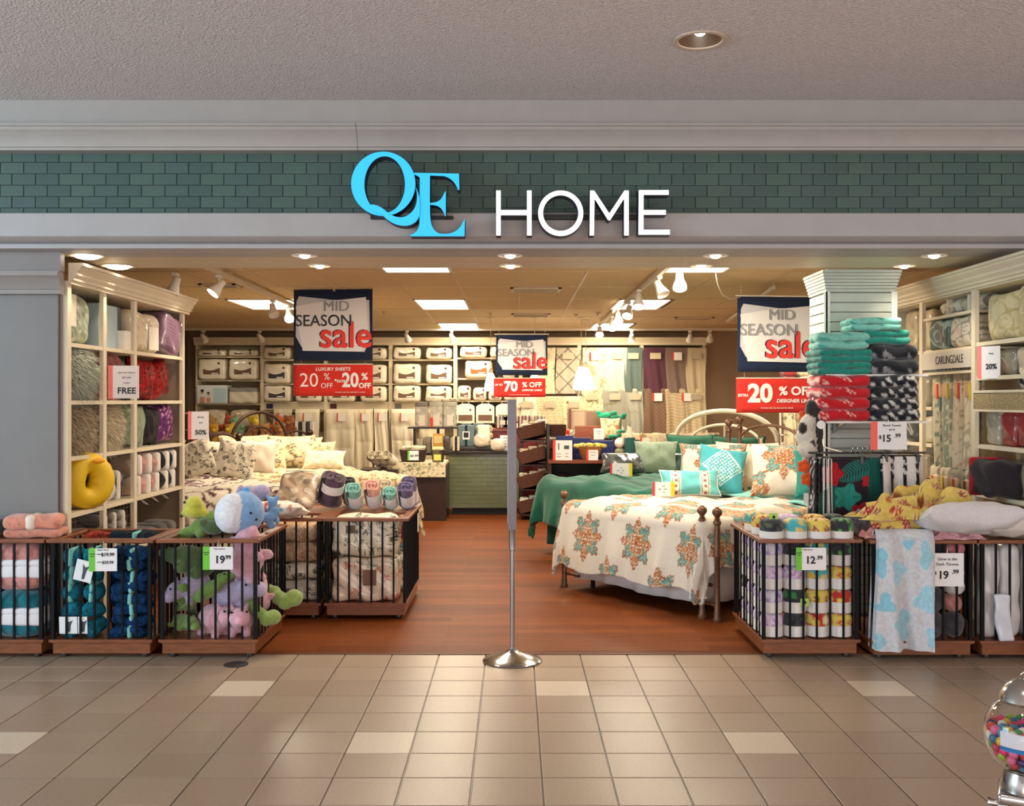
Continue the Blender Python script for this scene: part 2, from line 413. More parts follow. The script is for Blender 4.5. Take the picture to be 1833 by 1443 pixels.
def furry(label, w_, h_, t, loc, col, tip, rz=0, seed=0, ln=.07, nb=3200, group=None, tilt=0, name='furry_cushion', cat='cushion'):
    o = thing(name, label, cat, loc, group=group, rot=(R(-tilt), 0, R(rz)))
    part('cover', pillow_g(w_, h_, t, plain(np.array(col) * .8), n=18, pinch=.04), 'plush', o)
    r = hashr(seed); U = r.uniform(-1, 1, nb); V = r.uniform(-1, 1, nb); sg = r.choice([-1, 1], nb)
    T = t / 2 * np.sqrt((1 - np.abs(U) ** 3) * (1 - np.abs(V) ** 3))
    P = np.stack([w_ / 2 * U * .98, sg * T, h_ / 2 * V * .98 + h_ / 2], 1)
    nrm = np.stack([U ** 3 * .8, sg * .7, V ** 3 * .6 - .25], 1) + r.normal(0, .28, (nb, 3)); nrm /= np.linalg.norm(nrm, axis=1)[:, None]
    side = np.cross(nrm, r.normal(0, 1, (nb, 3))); side /= np.linalg.norm(side, axis=1)[:, None]; side *= .0035
    L_ = ln * r.uniform(.6, 1.2, nb)[:, None]; mid = P + nrm * L_ * .55; end = P + nrm * L_ + np.array([0, 0, -.25]) * L_
    VV = np.stack([P - side, P + side, mid + side * .8, mid - side * .8, end], 1).reshape(-1, 3)
    F = []
    for i in range(nb): a = i * 5; F += [(a, a + 1, a + 2, a + 3), (a + 3, a + 2, a + 4)]
    cc = np.array(col)[None] * r.uniform(.75, 1.1, (nb, 1)); tt = np.array(tip)[None] * r.uniform(.8, 1.1, (nb, 1))
    C = np.stack([cc * .8, cc * .8, cc, cc, tt], 1).reshape(-1, 3)
    g = G(); g.add(VV, F, C); part('fur', g, 'fabric', o, stuff=True, smooth=False)
    return o
def folded_g(w_, d, h, layers, fn, seed=0, g=None, c=(0, 0, 0), M=None, r=None):
    g = g or G(); lh = h / layers; rr = random.Random(seed)
    for i in range(layers):
        g.rbox(w_ * rr.uniform(.96, 1), d * rr.uniform(.96, 1), lh * 1.06, lh * .5, (c[0] + rr.uniform(-.006, .006), c[1] + rr.uniform(-.006, .006), c[2] + lh * (i + .5)), col=fn, n=max(6, int(w_ / .018)), wob=.004, seed=seed + i, M=M)
    return g
def folded(label, cat, w_, d, h, layers, loc, fn, mat='plush', rz=0, band=None, group=None, name='folded_towel', seed=0, tilt=0):
    o = thing(name, label, cat, loc, group=group, rot=(R(tilt), 0, R(rz)))
    part('towel' if 'towel' in name else 'fabric_body', folded_g(w_, d, h, layers, fn, seed), mat, o)
    if band: # white paper sleeve round the middle
        bw, bc = band; g = G(bc); g.rbox(bw, d + .012, h + .012, min(h * .45, .03), (0, 0, h / 2), n=3); part('paper_band', g, 'paper', o)
    return o
def roll_g(Rr, Ln, fn, turns=2.6, seg=84):
    """spiral roll, axis along z from 0 to Ln, soft upper rim"""
    g = G(); t = np.linspace(0, 1, seg); th = t * turns * 2 * PI; rad = Rr * (.12 + .88 * t); tk = Rr * .88 / turns
    cs = [(0, -1), (.0, -.5), (0, 0)]
    zs = np.array([0, .05, .9, .97, 1.0, .97, .9, .2]); off = np.array([.48, .5, .5, .42, 0, -.42, -.5, -.5])
    P = np.zeros((seg, 8, 3))
    for k in range(8):
        rk = np.maximum(rad + off[k] * tk * .93 - tk * .5, .001)
        P[:, k, 0] = rk * np.cos(th); P[:, k, 1] = rk * np.sin(th); P[:, k, 2] = zs[k] * Ln + (0 if k in (0, 7) else .008 * np.sin(th * 3))
    cc = fn((rad * th * .3).repeat(8), P[:, :, 2].ravel()).reshape(seg, 8, 3).copy()
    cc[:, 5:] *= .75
    g.sheet(P, cc); a = np.linspace(0, 2 * PI, 20, endpoint=False); g.lathe([(Rr * .9, .003), (Rr * .9, .01)], 20, col=fn(np.zeros(1), np.zeros(1))[0])
    return g
def roll_throw(label, Rr, Ln, loc, fn, band=(.0, .5), rot=(0, 0, 0), group=None, mat='plush', bandcol=hx('e6dfe0')):
    o = thing('rolled_throw', label, 'throw', loc, group=group, rot=rot)
    part('throw', roll_g(Rr * 1.13, Ln, fn), mat, o)
    a, b2 = band
    Rb = Rr * .93; an = np.linspace(0, 2 * PI, 33); part('paper_band', G(bandcol).sheet(np.array([[(q * math.cos(t), q * math.sin(t), z_) for q, z_ in ((Rb - .004, Ln * a), (Rb, Ln * a), (Rb, Ln * b2), (Rb - .004, Ln * b2))] for t in an])), 'paper', o)
    return o
def plushie(ells, voxel=.012, name='body'):
    """ells: (cx,cy,cz, rx,ry,rz, colour); merged to one smooth skin"""
    g = G()
    for e in ells: g.ell(e[:3], e[3:6], seg=14)
    me = bpy.data.meshes.new('tmp'); me.from_pydata(np.concatenate(g.V).tolist(), [], g.F)
    o = bpy.data.objects.new('tmp', me); COL.objects.link(o)
    m_ = o.modifiers.new('r', 'REMESH'); m_.mode = 'VOXEL'; m_.voxel_size = voxel
    s_ = o.modifiers.new('s', 'SMOOTH'); s_.iterations = 3; s_.factor = .6
    dg = bpy.context.evaluated_depsgraph_get(); out = bpy.data.meshes.new_from_object(o.evaluated_get(dg)); bpy.data.objects.remove(o)
    n = len(out.vertices); V = np.zeros(n * 3); out.vertices.foreach_get('co', V); V = V.reshape(-1, 3)
    D = np.stack([np.linalg.norm((V - np.array(e[:3])) / np.array(e[3:6]), axis=1) for e in ells], 1)
    C = np.array([e[6] for e in ells])[D.argmin(1)]
    for a_ in list(out.color_attributes): out.color_attributes.remove(a_)
    ca = out.color_attributes.new('Col', 'FLOAT_COLOR', 'POINT'); ca.data.foreach_set('color', np.concatenate([C, np.ones((n, 1))], 1).ravel())
    out.materials.clear(); out.materials.append(MATS['plush']); out.polygons.foreach_set('use_smooth', [True] * len(out.polygons)); out.name = name
    return out
def hung_g(w_, h_, t, fn, n=26, m=30, bulge=.012, seed=0, quilt=None):
    """fabric folded over a bar: top at z=0, hanging down, closed slab with rounded top"""
    prof = [(t / 2, -h_)] + [(t / 2, -h_ * (1 - i / m)) for i in range(1, m)] + [(t / 2 * math.cos(a), t / 2 * math.sin(a) - t * .2) for a in np.linspace(0, PI, 7)] + [(-t / 2, -h_ * i / m) for i in range(1, m + 1)]
    prof = np.array(prof); u = np.linspace(-w_ / 2, w_ / 2, n); P = np.zeros((n, len(prof), 3))
    for i, x in enumerate(u):
        z = prof[:, 1]; amp = bulge * (.3 + np.minimum(1, -z / h_))
        wv = amp * np.sin(x / w_ * 9 + seed + z * 2) + amp * .5 * np.sin(x / w_ * 19 + seed * 2 + z * 5)
        y = prof[:, 0] * (1 if 0 < i < n - 1 else .3) + wv
        if quilt:
            sx_, sz_ = quilt; bump_ = .02 * np.abs(np.sin(PI * x / sx_)) ** .5 * np.abs(np.sin(PI * z / sz_)) ** .5; y = y + np.sign(prof[:, 0]) * bump_
        P[i, :, 0] = x + .01 * np.sin(z * 6 + seed); P[i, :, 1] = y; P[i, :, 2] = z
    g = G(); g.sheet(P[::-1], fn(P[::-1, :, 0].ravel(), P[::-1, :, 2].ravel()).reshape(n, len(prof), 3)); return g
def frustum_g(w0, d0, w1, d1, h, t, col):
    g = G(col)
    for s in (-1, 1):
        g.add([(s * w0 / 2, -d0 / 2, 0), (s * w0 / 2, d0 / 2, 0), (s * w1 / 2, d1 / 2, h), (s * w1 / 2, -d1 / 2, h),
               (s * (w0 / 2 - t), -d0 / 2, 0), (s * (w0 / 2 - t), d0 / 2, 0), (s * (w1 / 2 - t), d1 / 2, h), (s * (w1 / 2 - t), -d1 / 2, h)],
              [(0, 1, 2, 3), (4, 7, 6, 5), (3, 2, 6, 7), (0, 3, 7, 4), (1, 5, 6, 2)])
        g.add([(-w0 / 2, s * d0 / 2, 0), (w0 / 2, s * d0 / 2, 0), (w1 / 2, s * d1 / 2, h), (-w1 / 2, s * d1 / 2, h),
               (-w0 / 2, s * (d0 / 2 - t), 0), (w0 / 2, s * (d0 / 2 - t), 0), (w1 / 2, s * (d1 / 2 - t), h), (-w1 / 2, s * (d1 / 2 - t), h)],
              [(0, 1, 2, 3), (4, 7, 6, 5), (3, 2, 6, 7)])
    g.box(-w0 / 2, w0 / 2, -d0 / 2, d0 / 2, 0, .01); return g
def card(label, cat, w_, h_, loc, strip, stripcol, lines, rz=0, tilt=0, group=None, name='price_sign', hook=False, base=hx('e6e3e2')):
    """flat sign card with a colour strip on its left and lines of text (string, size, x, z, bold); bottom centre at loc"""
    o = thing(name, label, cat, loc, group=group, rot=(R(tilt), 0, R(rz)))
    part('card', G(base).box(-w_ / 2, w_ / 2, 0, .003, 0, h_), 'paper', o)
    if strip: part('colour_strip', G(stripcol).box(-w_ / 2 - .001, -w_ / 2 + strip, -.001, .0035, -.001, h_ + .001), 'paper', o)
    for s_, sz, x, z, b_ in lines:
        txt(s_, sz, hx('2a2a30'), o, (x, -.002, z), bold=b_)
    if hook: part('hook', G(hx('b8b8b8')).tube([(0, .002, h_), (0, .002, h_ + .02), (.006, .002, h_ + .03), (0, .002, h_ + .045), (-.006, .004, h_ + .035)], .0018, 6), 'chrome', o)
    return o
# ================================================================== THE SETTING
HY = 6.55                     # header face
# ---- mall floor: tiles with recessed joints
TW = .3046; TY0 = 6.53
fl = struct('floor', G(hx('3f2a20')).box(-9, 9, -6, TY0, -.03, -.005), 'tile')
tile_cols = [hx('a08a75'), hx('9d8672'), hx('a38d78')]
pale = hx('cdbba5')
def tile_mesh(c):
    g = G(c); g.rbox(TW - .007, TW - .007, .012, .0025, (0, 0, -.006), n=2, k=2); return mesh_of('tile', g, 'tile', False)
TM = [tile_mesh(c) for c in tile_cols]; TP = tile_mesh(pale)
accent = {(-6, 2), (0, 2), (6, 2), (-3, 5), (3, 5), (-9, 5), (9, 5), (-6, 8), (0, 8), (6, 8), (-12, 2), (12, 2)}
far = G(hx('a08d7e')); r_ = random.Random(3)
for j in range(0, 40):
    for i in range(-29, 29):
        cx = .12 + TW * (i + .5); cy = TY0 - TW * (j + .5)
        near = j < 10 and abs(cx) <= (cy / FPX * 940 + .3)
        if near: put('tile', TP if (i, j) in accent else TM[r_.randrange(3)], fl, (cx, cy, 0))
        else:
            c = pale if ((i % 6 == 0 and j % 6 == 2) or (i % 6 == 3 and j % 6 == 5)) else tile_cols[r_.randrange(3)]
            a = TW / 2 - .0025; V = [(cx - a, cy - a, 0), (cx + a, cy - a, 0), (cx + a, cy + a, 0), (cx - a, cy + a, 0), (cx - a, cy - a, -.004), (cx + a, cy - a, -.004), (cx + a, cy + a, -.004), (cx - a, cy + a, -.004)]
            far.add(V, [(0, 1, 2, 3), (0, 4, 5, 1), (1, 5, 6, 2), (2, 6, 7, 3), (3, 7, 4, 0)], c)
part('tile_field', far, 'tile', fl, stuff=True, smooth=False)
# ---- shop floor
struct('floor_shop', G().box(-5.7, 4.9, TY0, 17.3, -.03, .002), 'laminate')
struct('trim_threshold', G(hx('5f3a24')).box(-5.7, 4.9, TY0 - .006, TY0 + .012, -.03, .005), 'painted')
# small floor caps
tag(part('floor_outlet', G(hx('3a3836')).lathe([(.075, 0), (.075, .004), (.06, .006), (.03, .006)], 24), 'metal_dark', loc=(X(424, 6.3), 6.28, 0)), 'dark round metal cap set in the tile by the plush basket', 'floor cap')
# ---- mall ceiling and header wall
def slab(col, x0, x1, y0, y1, z0, z1, holes):
    lp = [[(x0, -y0), (x1, -y0), (x1, -y1), (x0, -y1)]] + [[(x + r * math.cos(a), -y + r * math.sin(a)) for a in np.linspace(0, 2 * PI, 28, endpoint=False)] for x, y, r in holes]
    return G(col).prism(lp, z0, z1, M=Matrix.Rotation(R(90), 4, 'X'))
struct('ceiling', slab(hx('e8e0e0'), -9, 9, -6, 6.75, 3.59, 3.68, [(X(1253, 5.41), 5.41, .128)]).box(-9, 9, -6, 6.75, 3.76, 3.8), 'ceiling_paint', smooth=False)
hw = struct('wall_front', G(hx('a89c92')).box(-9, 9, HY + .02, HY + .35, 2.84, 3.6), 'painted')
part('plaster_band', G(hx('a49e9a')).box(-9, 9, HY - .06, HY + .02, 3.40, 3.589), 'painted', hw)
# crown moulding under the plaster band
cp = [(HY + .02, 3.258), (HY - .09, 3.258), (HY - .09, 3.275), (HY - .10, 3.28), (HY - .105, 3.30), (HY - .13, 3.345), (HY - .165, 3.372), (HY - .165, 3.39), (HY - .18, 3.393), (HY - .18, 3.408), (HY - .14, 3.414), (HY - .14, 3.420), (HY + .02, 3.42)]
def extr_x(g, prof, x0, x1, col=None):
    n = len(prof); V = [(x0, p[0], p[1]) for p in prof] + [(x1, p[0], p[1]) for p in prof]
    tri = tessellate_polygon([[Vector((p[0], p[1], 0)) for p in prof]])
    F = [tuple(t) for t in tri] + [tuple(i + n for i in t)[::-1] for t in tri] + [(i, (i + 1) % n, n + (i + 1) % n, n + i) for i in range(n)]
    g.add(V, F, col); return g
def extr_y(g, prof, y0, y1, col=None):
    n = len(prof); V = [(p[0], y0, p[1]) for p in prof] + [(p[0], y1, p[1]) for p in prof]
    tri = tessellate_polygon([[Vector((p[0], p[1], 0)) for p in prof]])
    F = [tuple(t) for t in tri] + [tuple(i + n for i in t)[::-1] for t in tri] + [(i, (i + 1) % n, n + (i + 1) % n, n + i) for i in range(n)]
    g.add(V, F, col); return g
g = G(hx('a49e9a')); seam = X(640, 6.45)
extr_x(g, cp, -9, seam - .0015); extr_x(g, cp, seam + .0015, 9)
struct('trim_1', g, 'painted')
# glazed green wall tiles: each brick a piece
gcols = [hx('4d625e'), hx('495e5a'), hx('50665f')]
part('grout', G(hx('41524f')).box(-9, 9, HY + .012, HY + .021, 2.845, 3.262), 'painted', hw)
BW, BH = .1535, .0745
def brick_mesh(w_, h_, c):
    g = G(c); g.rbox(w_ - .004, .014, h_ - .003, .003, (0, .006, 0), n=2, k=2); return mesh_of('brick', g, 'glazed', False)
zr = [2.852, 2.904, 2.9785, 3.053, 3.1275, 3.202, 3.262]
BM = {}
side = G(gcols[0])
for k in range(6):
    z0, z1 = zr[k], zr[k + 1]
    for i in range(-58, 58):
        cx = X(42.3, HY) + BW * (i + 24) + (BW / 2 if k % 2 == 0 else 0); c = (i * 7 + k * 3) % 3
        if abs(cx + .0) < 3.42:
            if (k, c) not in BM: BM[k, c] = brick_mesh(BW, z1 - z0, gcols[c])
            o = put('brick', BM[k, c], hw, (cx, HY + rnd.uniform(-.001, .001), (z0 + z1) / 2), rot=(rnd.uniform(-.006, .006), 0, rnd.uniform(-.005, .005)))
        else: side.box(cx - BW / 2 + .002, cx + BW / 2 - .002, HY, HY + .013, z0 + .0015, z1 - .0015, gcols[c])
part('brick_field', side, 'glazed', hw, stuff=True, smooth=False)
# fascia with its lower lip, soffit
fp = [(HY + .3, 2.851), (HY - .12, 2.851), (HY - .13, 2.845), (HY - .13, 2.70), (HY - .115, 2.69), (HY - .02, 2.668), (HY - .02, 2.66), (HY - .05, 2.658), (HY - .05, 2.634), (HY - .02, 2.628), (HY + .3, 2.628)]
struct('trim_2', extr_x(G(hx('a7a3a3')), fp, -9, 9), 'painted')
struct('ceiling_soffit', slab(hx('cdbfa8'), -3.02, 4.9, HY + .2, 7.45, 2.632, 2.80, [(x, y, .078 if x > -2.8 else .105) for x, y in DOWN]), 'painted', smooth=False)
# wall panel at the left of the opening
lw = struct('wall_left', G(hx('797370')).box(-9, -3.03, HY + .12, HY + .155, 0, 2.627), 'painted')
part('fascia_board', G(hx('807875')).box(-9, -2.985, HY + .06, HY + .12, 2.50, 2.627), 'painted', lw)
part('moulding', extr_x(G(hx('8c8480')), [(HY + .12, 2.35), (HY + .07, 2.352), (HY + .07, 2.38), (HY + .08, 2.385), (HY + .055, 2.45), (HY + .03, 2.47), (HY + .03, 2.499), (HY + .12, 2.499)], -9, -2.99), 'painted', lw)
# shop shell
struct('wall_back', G(hx('b59a78')).box(-5.7, 4.9, 17.2, 17.35, 0, 2.84), 'painted')
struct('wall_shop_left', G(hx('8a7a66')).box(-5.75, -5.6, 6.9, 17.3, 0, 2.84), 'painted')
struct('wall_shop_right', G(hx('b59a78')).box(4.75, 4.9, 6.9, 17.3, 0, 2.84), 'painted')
struct('wall_right', G(hx('b5a58e')).box(4.2, 9, HY + .12, HY + .3, 0, 2.627), 'painted')
# suspended ceiling: each panel a piece
cs = struct('ceiling_shop', G(hx('a08662')).box(-5.7, 4.9, 6.9, 17.3, 2.83, 2.9), 'painted')
PM = mesh_of('panel', G(hx('d9c29a')).rbox(.6075 - .012, 1.22 - .012, .014, .004, (0, 0, 0), n=2, k=1), 'acoustic', False)
tb = G(hx('cbb48e'))
for i in range(-7, 10):
    xa = -1.165 + .6075 * i; tb.box(xa - .010, xa + .010, 7.45, 17.2, 2.806, 2.812)
    for j in range(8):
        cx = xa + .30375; cy = 7.8 + 1.22 * j + .61
        if any(abs(cx - tx) < .3 and abs(cy - ty) < .4 for tx, ty in TROFFERS): continue
        if cx < 4.75 and cy < 17.3: put('panel', PM, cs, (cx, cy, 2.817))
for j in range(9): tb.box(-5.6, 4.75, 7.8 + 1.22 * j - .010, 7.8 + 1.22 * j + .010, 2.8055, 2.8115)
part('ceiling_grid', tb, 'painted', cs)

# ================================================================== CEILING FITTINGS
ROWN = ['nearest row', 'middle row', 'rear row']
for i, (x, y) in enumerate(TROFFERS):
    lab = ['white fluorescent ceiling panel just behind the soffit, left of centre', 'white fluorescent ceiling panel just behind the soffit, right of centre',
           'lit rectangular ceiling panel above the middle aisle, nearer of two in line', 'lit rectangular ceiling panel behind the right track lights, nearer of two',
           'small distant lit ceiling panel above the cash desk', 'small distant lit ceiling panel at the far right, before the pendant wall',
           'lit ceiling panel behind the left track lights, beside the left banner', 'lit ceiling panel hidden mostly behind the right banner'][i]
    t = thing('ceiling_light', lab, 'ceiling light', (x, y, 2.795), group='fluorescent ceiling panels')
    ww, dd = (.60 if i != 6 else .74), 1.21
    f = G(hx('e9e2d2'))
    for a, b2, c2, d2 in ((-ww / 2, ww / 2, -dd / 2, -dd / 2 + .02), (-ww / 2, ww / 2, dd / 2 - .02, dd / 2), (-ww / 2, -ww / 2 + .02, -dd / 2, dd / 2), (ww / 2 - .02, ww / 2, -dd / 2, dd / 2)): f.box(a, b2, c2, d2, 0, .016)
    part('frame', f, 'painted', t); part('diffuser', G((1, .93, .80)).box(-ww / 2 + .02, ww / 2 - .02, -dd / 2 + .02, dd / 2 - .02, .004, .012), 'glow', t)
def downlight(label, x, y, z, r, trim=hx('d9cbb5'), can=hx('c9a878'), bulb=.42, first=False, depth=.05, bmat='glow_lamp', bz=None):
    t = thing('recessed_downlight', label, 'downlight', (x, y, z), group='recessed downlights of the soffit')
    part('trim_ring', G(trim).lathe([(r * .82, .004), (r, -.002), (r * .98, -.008), (r * .80, -.006), (r * .78, .004)][::-1], 32), 'painted', t) if False else None
    a = np.linspace(0, 2 * PI, 33)
    P = np.array([[(q * math.cos(u), q * math.sin(u), zz) for q, zz in ((r, .001), (r, -.006), (r * .93, -.009), (r * .82, -.006), (r * .80, .0))] for u in a])
    part('trim_ring', G(trim).sheet(P[::-1]), 'painted', t)
    P = np.array([[(q * math.cos(u), q * math.sin(u), zz) for q, zz in ((r * .82, -.004), (r * .80, depth * .5), (r * .62, depth), (.001, depth))] for u in a])
    part('reflector', G(can).sheet(P), 'chrome' if bmat == 'x' else 'plastic', t)
    bz = depth * .3 if bz is None else bz
    part('bulb', G((1, .92, .78)).ell((0, 0, bz), (r * bulb, r * bulb, r * .2), seg=14), bmat, t)
    return t
# soffit slab is solid: fittings sit just below it, in shallow housings
XN = ['far left', 'second from the left', 'centre', 'second from the right', 'far right']
for i, (x, y) in enumerate(DOWN):
    downlight('round soffit downlight, %s, %s row' % (XN[i // 2], 'front' if i % 2 == 0 else 'rear'), x, y, 2.630, .088 if i > 1 else .12, bulb=.42 if i > 1 else .72, depth=.05, bz=-.006)
big = downlight('large round recessed downlight in the stippled mall ceiling', X(1253, 5.41), 5.41, 3.588, .145, trim=hx('c9b6a6'), can=hx('5e4a3a'), bulb=.24, depth=.10, bz=.052)
big['group'] = 'mall ceiling downlights'
# hole for the big can: the ceiling is opened by a raised box above it
def spot_head(label, p, aim, lit=True, s=1.0, col=hx('ded6c6')):
    t = thing('track_spotlight', label, 'spotlight', p, group='track spotlights')
    d = (Vector(aim) - Vector(p)).normalized(); q = d.to_track_quat('Z', 'Y').to_matrix().to_4x4()
    base = Vector((0, 0, 0)); g = G(col); g.tube([(0, 0, .09), (0, 0, .02), (.01, 0, 0)], .008, 6); g.box(-.02, .02, -.05, .05, .07, .094)
    part('arm', g, 'painted', t)
    h = G(col); h.lathe([(.02, -.06), (.03, -.055), (.034, .0), (.055 * s, .055), (.062 * s, .09), (.058 * s, .09), (.05 * s, .06)], 18, M=q)
    part('lamp_head', h, 'painted', t)
    if lit: part('bulb', G((1, .93, .82)).lathe([(.001, .07), (.048 * s, .072), (.048 * s, .082), (.001, .088)], 16, M=q), 'glow_lamp', t)
    return t
def track(label, pts, z):
    g = G(hx('d8cdb8'))
    for (x0, y0), (x1, y1) in zip(pts[:-1], pts[1:]):
        dx, dy = x1 - x0, y1 - y0; l = math.hypot(dx, dy); M = Matrix.Translation((x0, y0, z)) @ Matrix.Rotation(math.atan2(dy, dx), 4, 'Z')
        g.box(0, l, -.018, .018, 0, .035, M=M)
    for x, y in pts: g.tube([(x, y, z + .03), (x, y, 2.806)], .005, 6)
    return single('light_track', label, 'light track', g, 'painted')
track('pale ceiling light track running back along the left aisle', [(-2.55, 7.7), (-2.62, 14.6)], 2.742)
track('pale ceiling light track running back above the two right beds', [(1.27, 7.7), (1.24, 14.6)], 2.742)
track('light track across the shop in front of the back shelves', [(-5.2, 15.7), (4.2, 15.7)], 2.742)
track('pale light track angling away behind the right banner', [(2.55, 9.9), (3.0, 14.2)], 2.742)
heads = [('white track spot facing the camera beside the left shelf crown', (-2.9, 8.6, 2.645), (-3.3, 8.3, 1.2), False), ('large white track spot aimed left over the first shelf bay', (-2.57, 8.75, 2.645), (-3.3, 8.2, 1.6), True),
         ('track spot silhouetted against the left ceiling panel', (-2.62, 10.9, 2.645), (-2.2, 10.2, 1.2), False), ('lit track spot just left of the left banner', (-2.6, 11.6, 2.645), (-2.2, 10.4, 1.4), True),
         ('lit track spot half hidden by the left banner edge', (-2.62, 12.9, 2.645), (-2.3, 11.5, 1.6), True),
         ('big lit track spot nearest on the right-hand track', (1.38, 8.4, 2.66), (1.3, 7.8, 1.5), True), ('unlit flared track spot beside the big right one', (1.28, 8.9, 2.655), (1.6, 8.5, 1.9), False), ('third spot along the right-hand track, lit', (1.22, 9.9, 2.645), (1.1, 9.2, 1.2), True), ('fourth spot along the right-hand track', (1.26, 11.1, 2.645), (.9, 10.2, 1.4), True),
         ('fifth spot along the right-hand track, lit', (1.22, 11.9, 2.645), (1.2, 11, 1.4), True), ('sixth small lit spot before the rear right ceiling panel', (1.26, 13.0, 2.645), (1.3, 12, 1.5), True), ('lowest of the clustered lit spots above the pendant glare', (1.2, 14.2, 2.64), (1.1, 13, 1.2), True)]
for x, px in ((-4.86, 0), (-3.98, 0), (-1.68, 0), (-.98, 0), (1.83, 0), (2.74, 0), (3.05, 0)):
    nm = {-4.86: 'over the first bay', -3.98: 'over the first post', -1.68: 'over the third bay, dark against the cream', -.98: 'over the fourth post', 1.83: 'over the green quilt', 2.74: 'over the plum quilts', 3.05: 'at the right end'}[x]
    heads.append(('small back-wall track spot ' + nm, (x, 15.7, 2.645), (x + .12, 16.5, 2.1), False))
for a in heads: spot_head(*a, s=1.0 if a[3] else .95)
def vent(label, x, y, w_, d_):
    t = thing('ceiling_vent', label, 'air vent', (x, y, 2.797), group='ceiling air vents')
    g = G(hx('d8c8a8'))
    for a, b2, c2, e2 in ((-w_ / 2, w_ / 2, -d_ / 2, -d_ / 2 + .03), (-w_ / 2, w_ / 2, d_ / 2 - .03, d_ / 2), (-w_ / 2, -w_ / 2 + .03, -d_ / 2, d_ / 2), (w_ / 2 - .03, w_ / 2, -d_ / 2, d_ / 2)): g.box(a, b2, c2, e2, -.004, .01)
    part('frame', g, 'painted', t); part('duct_opening', G(hx('3b2a1c')).box(-w_ / 2 + .02, w_ / 2 - .02, -d_ / 2 + .02, d_ / 2 - .02, .005, .009), 'painted', t)
    for k in range(4): part('slat', G(hx('b9a888')).box(-w_ / 2 + .03, w_ / 2 - .03, -.006, .006, -.008, .006, M=Matrix.Translation((0, -d_ / 2 + .06 + k * (d_ - .1) / 3.5, 0)) @ Matrix.Rotation(R(40), 4, 'X')), 'painted', t)
vent('square ceiling vent above the middle aisle, nearer one', .22, 10.5, .52, .42); vent('narrow ceiling vent above the middle banner, farther one', .22, 13.6, .52, .42)
vent('dark ceiling vent left, before the left ceiling panel', -2.95, 10.1, .36, .3); vent('dark small vent near the left banner top', -2.42, 12.6, .5, .25); vent('ceiling vent at the far left over the first bed', -4.4, 12.9, .5, .3); vent('ceiling vent at the right behind the right banner', 2.5, 14.1, .55, .3)
for i, (px, py) in enumerate(((878, 560), (688, 558), (598, 514), (1031, 562), (1070, 560), (1107, 548))):
    d = 1.16 * FPX / (717 - py); g = G(hx('cdb892')).lathe([(.035, 0), (.035, -.006), (.012, -.01), (.01, -.03), (.02, -.034)][::-1], 14)
    single('sprinkler_head', 'small round sprinkler head on the shop ceiling, ' + ['above the cash desk', 'right of the left banner', 'over the left banner', 'between vent and track', 'beside the fifth track spot', 'under the right-hand track'][i], 'sprinkler', g, 'painted', (X(px, d) + (.12 if i == 5 else 0), d, 2.805), group='ceiling sprinklers')

# ================================================================== ILLUMINATED SIGN
SY = HY - .16                # back of the letters (on stand-offs just before the fascia)
def sg(zx, zy): return (X(600 + zx / 2.864, SY - .1), Z(200 + zy / 2.864, SY - .1))
def bez(p0, p1, p2, p3, n=8): return [tuple((1 - t) ** 3 * a + 3 * (1 - t) ** 2 * t * b_ + 3 * (1 - t) * t * t * c + t ** 3 * d for a, b_, c, d in zip(p0, p1, p2, p3)) for t in np.linspace(0, 1, n, endpoint=False)]
def elp(cx, cz, rx, rz, n=44, a0=0): return [(cx + rx * math.cos(a), cz + rz * math.sin(a)) for a in np.linspace(a0, a0 + 2 * PI, n, endpoint=False)]
def inset_fix(loops, s): return loops
def letter(parent, loops, face, body, depth=.10, nm='letter'):
    L_ = part(nm, G(body).prism([[sg(*p) for p in lp] for lp in loops], SY - depth, SY), 'painted', parent, smooth=False)
    # lit face set slightly in from the outline
    import itertools
    out = []
    for k, lp in enumerate(loops):
        P = np.array(lp, float); n = len(P); area = sum(P[i][0] * P[(i + 1) % n][1] - P[(i + 1) % n][0] * P[i][1] for i in range(n))
        sgn = 1 if area > 0 else -1
        if k > 0: sgn = -sgn
        q = []
        for i in range(n):
            e1 = P[i] - P[i - 1]; e2 = P[(i + 1) % n] - P[i]; n1 = np.array([-e1[1], e1[0]]) / (np.linalg.norm(e1) + 1e-9); n2 = np.array([-e2[1], e2[0]]) / (np.linalg.norm(e2) + 1e-9)
            nn = n1 + n2; l = np.linalg.norm(nn); nn = nn / l if l > .3 else n1; q.append(tuple(P[i] + sgn * nn * min(1.3 / max(l / 2, .6), 2)))
        out.append(q)
    part('lit_face', G(face).prism([[sg(*p) for p in lp] for lp in out], SY - depth - .004, SY - depth + .001), 'glow_sign', L_, smooth=False)
    return L_
logo = thing('monogram_sign', 'glowing sky-blue serif monogram of two interlocked letters above the entrance', 'sign', (0, 0, 0))
blue = hx('35aee6'); ink = hx('16233a')
qo = elp(247, 370, 166, 166); qi = elp(254, 374, 103, 144)
letter(logo, [qo, qi], blue, ink)
tail = bez((165, 482), (190, 470), (225, 475), (262, 510)) + bez((262, 510), (300, 545), (360, 560), (400, 505)) + bez((400, 505), (418, 480), (425, 440), (412, 385)) + bez((412, 385), (435, 420), (440, 470), (436, 520)) + bez((436, 520), (432, 560), (400, 592), (345, 587)) + bez((345, 587), (290, 580), (262, 552), (240, 530)) + bez((240, 530), (215, 520), (185, 515), (165, 482))
letter(logo, [tail], blue, ink, depth=.104)
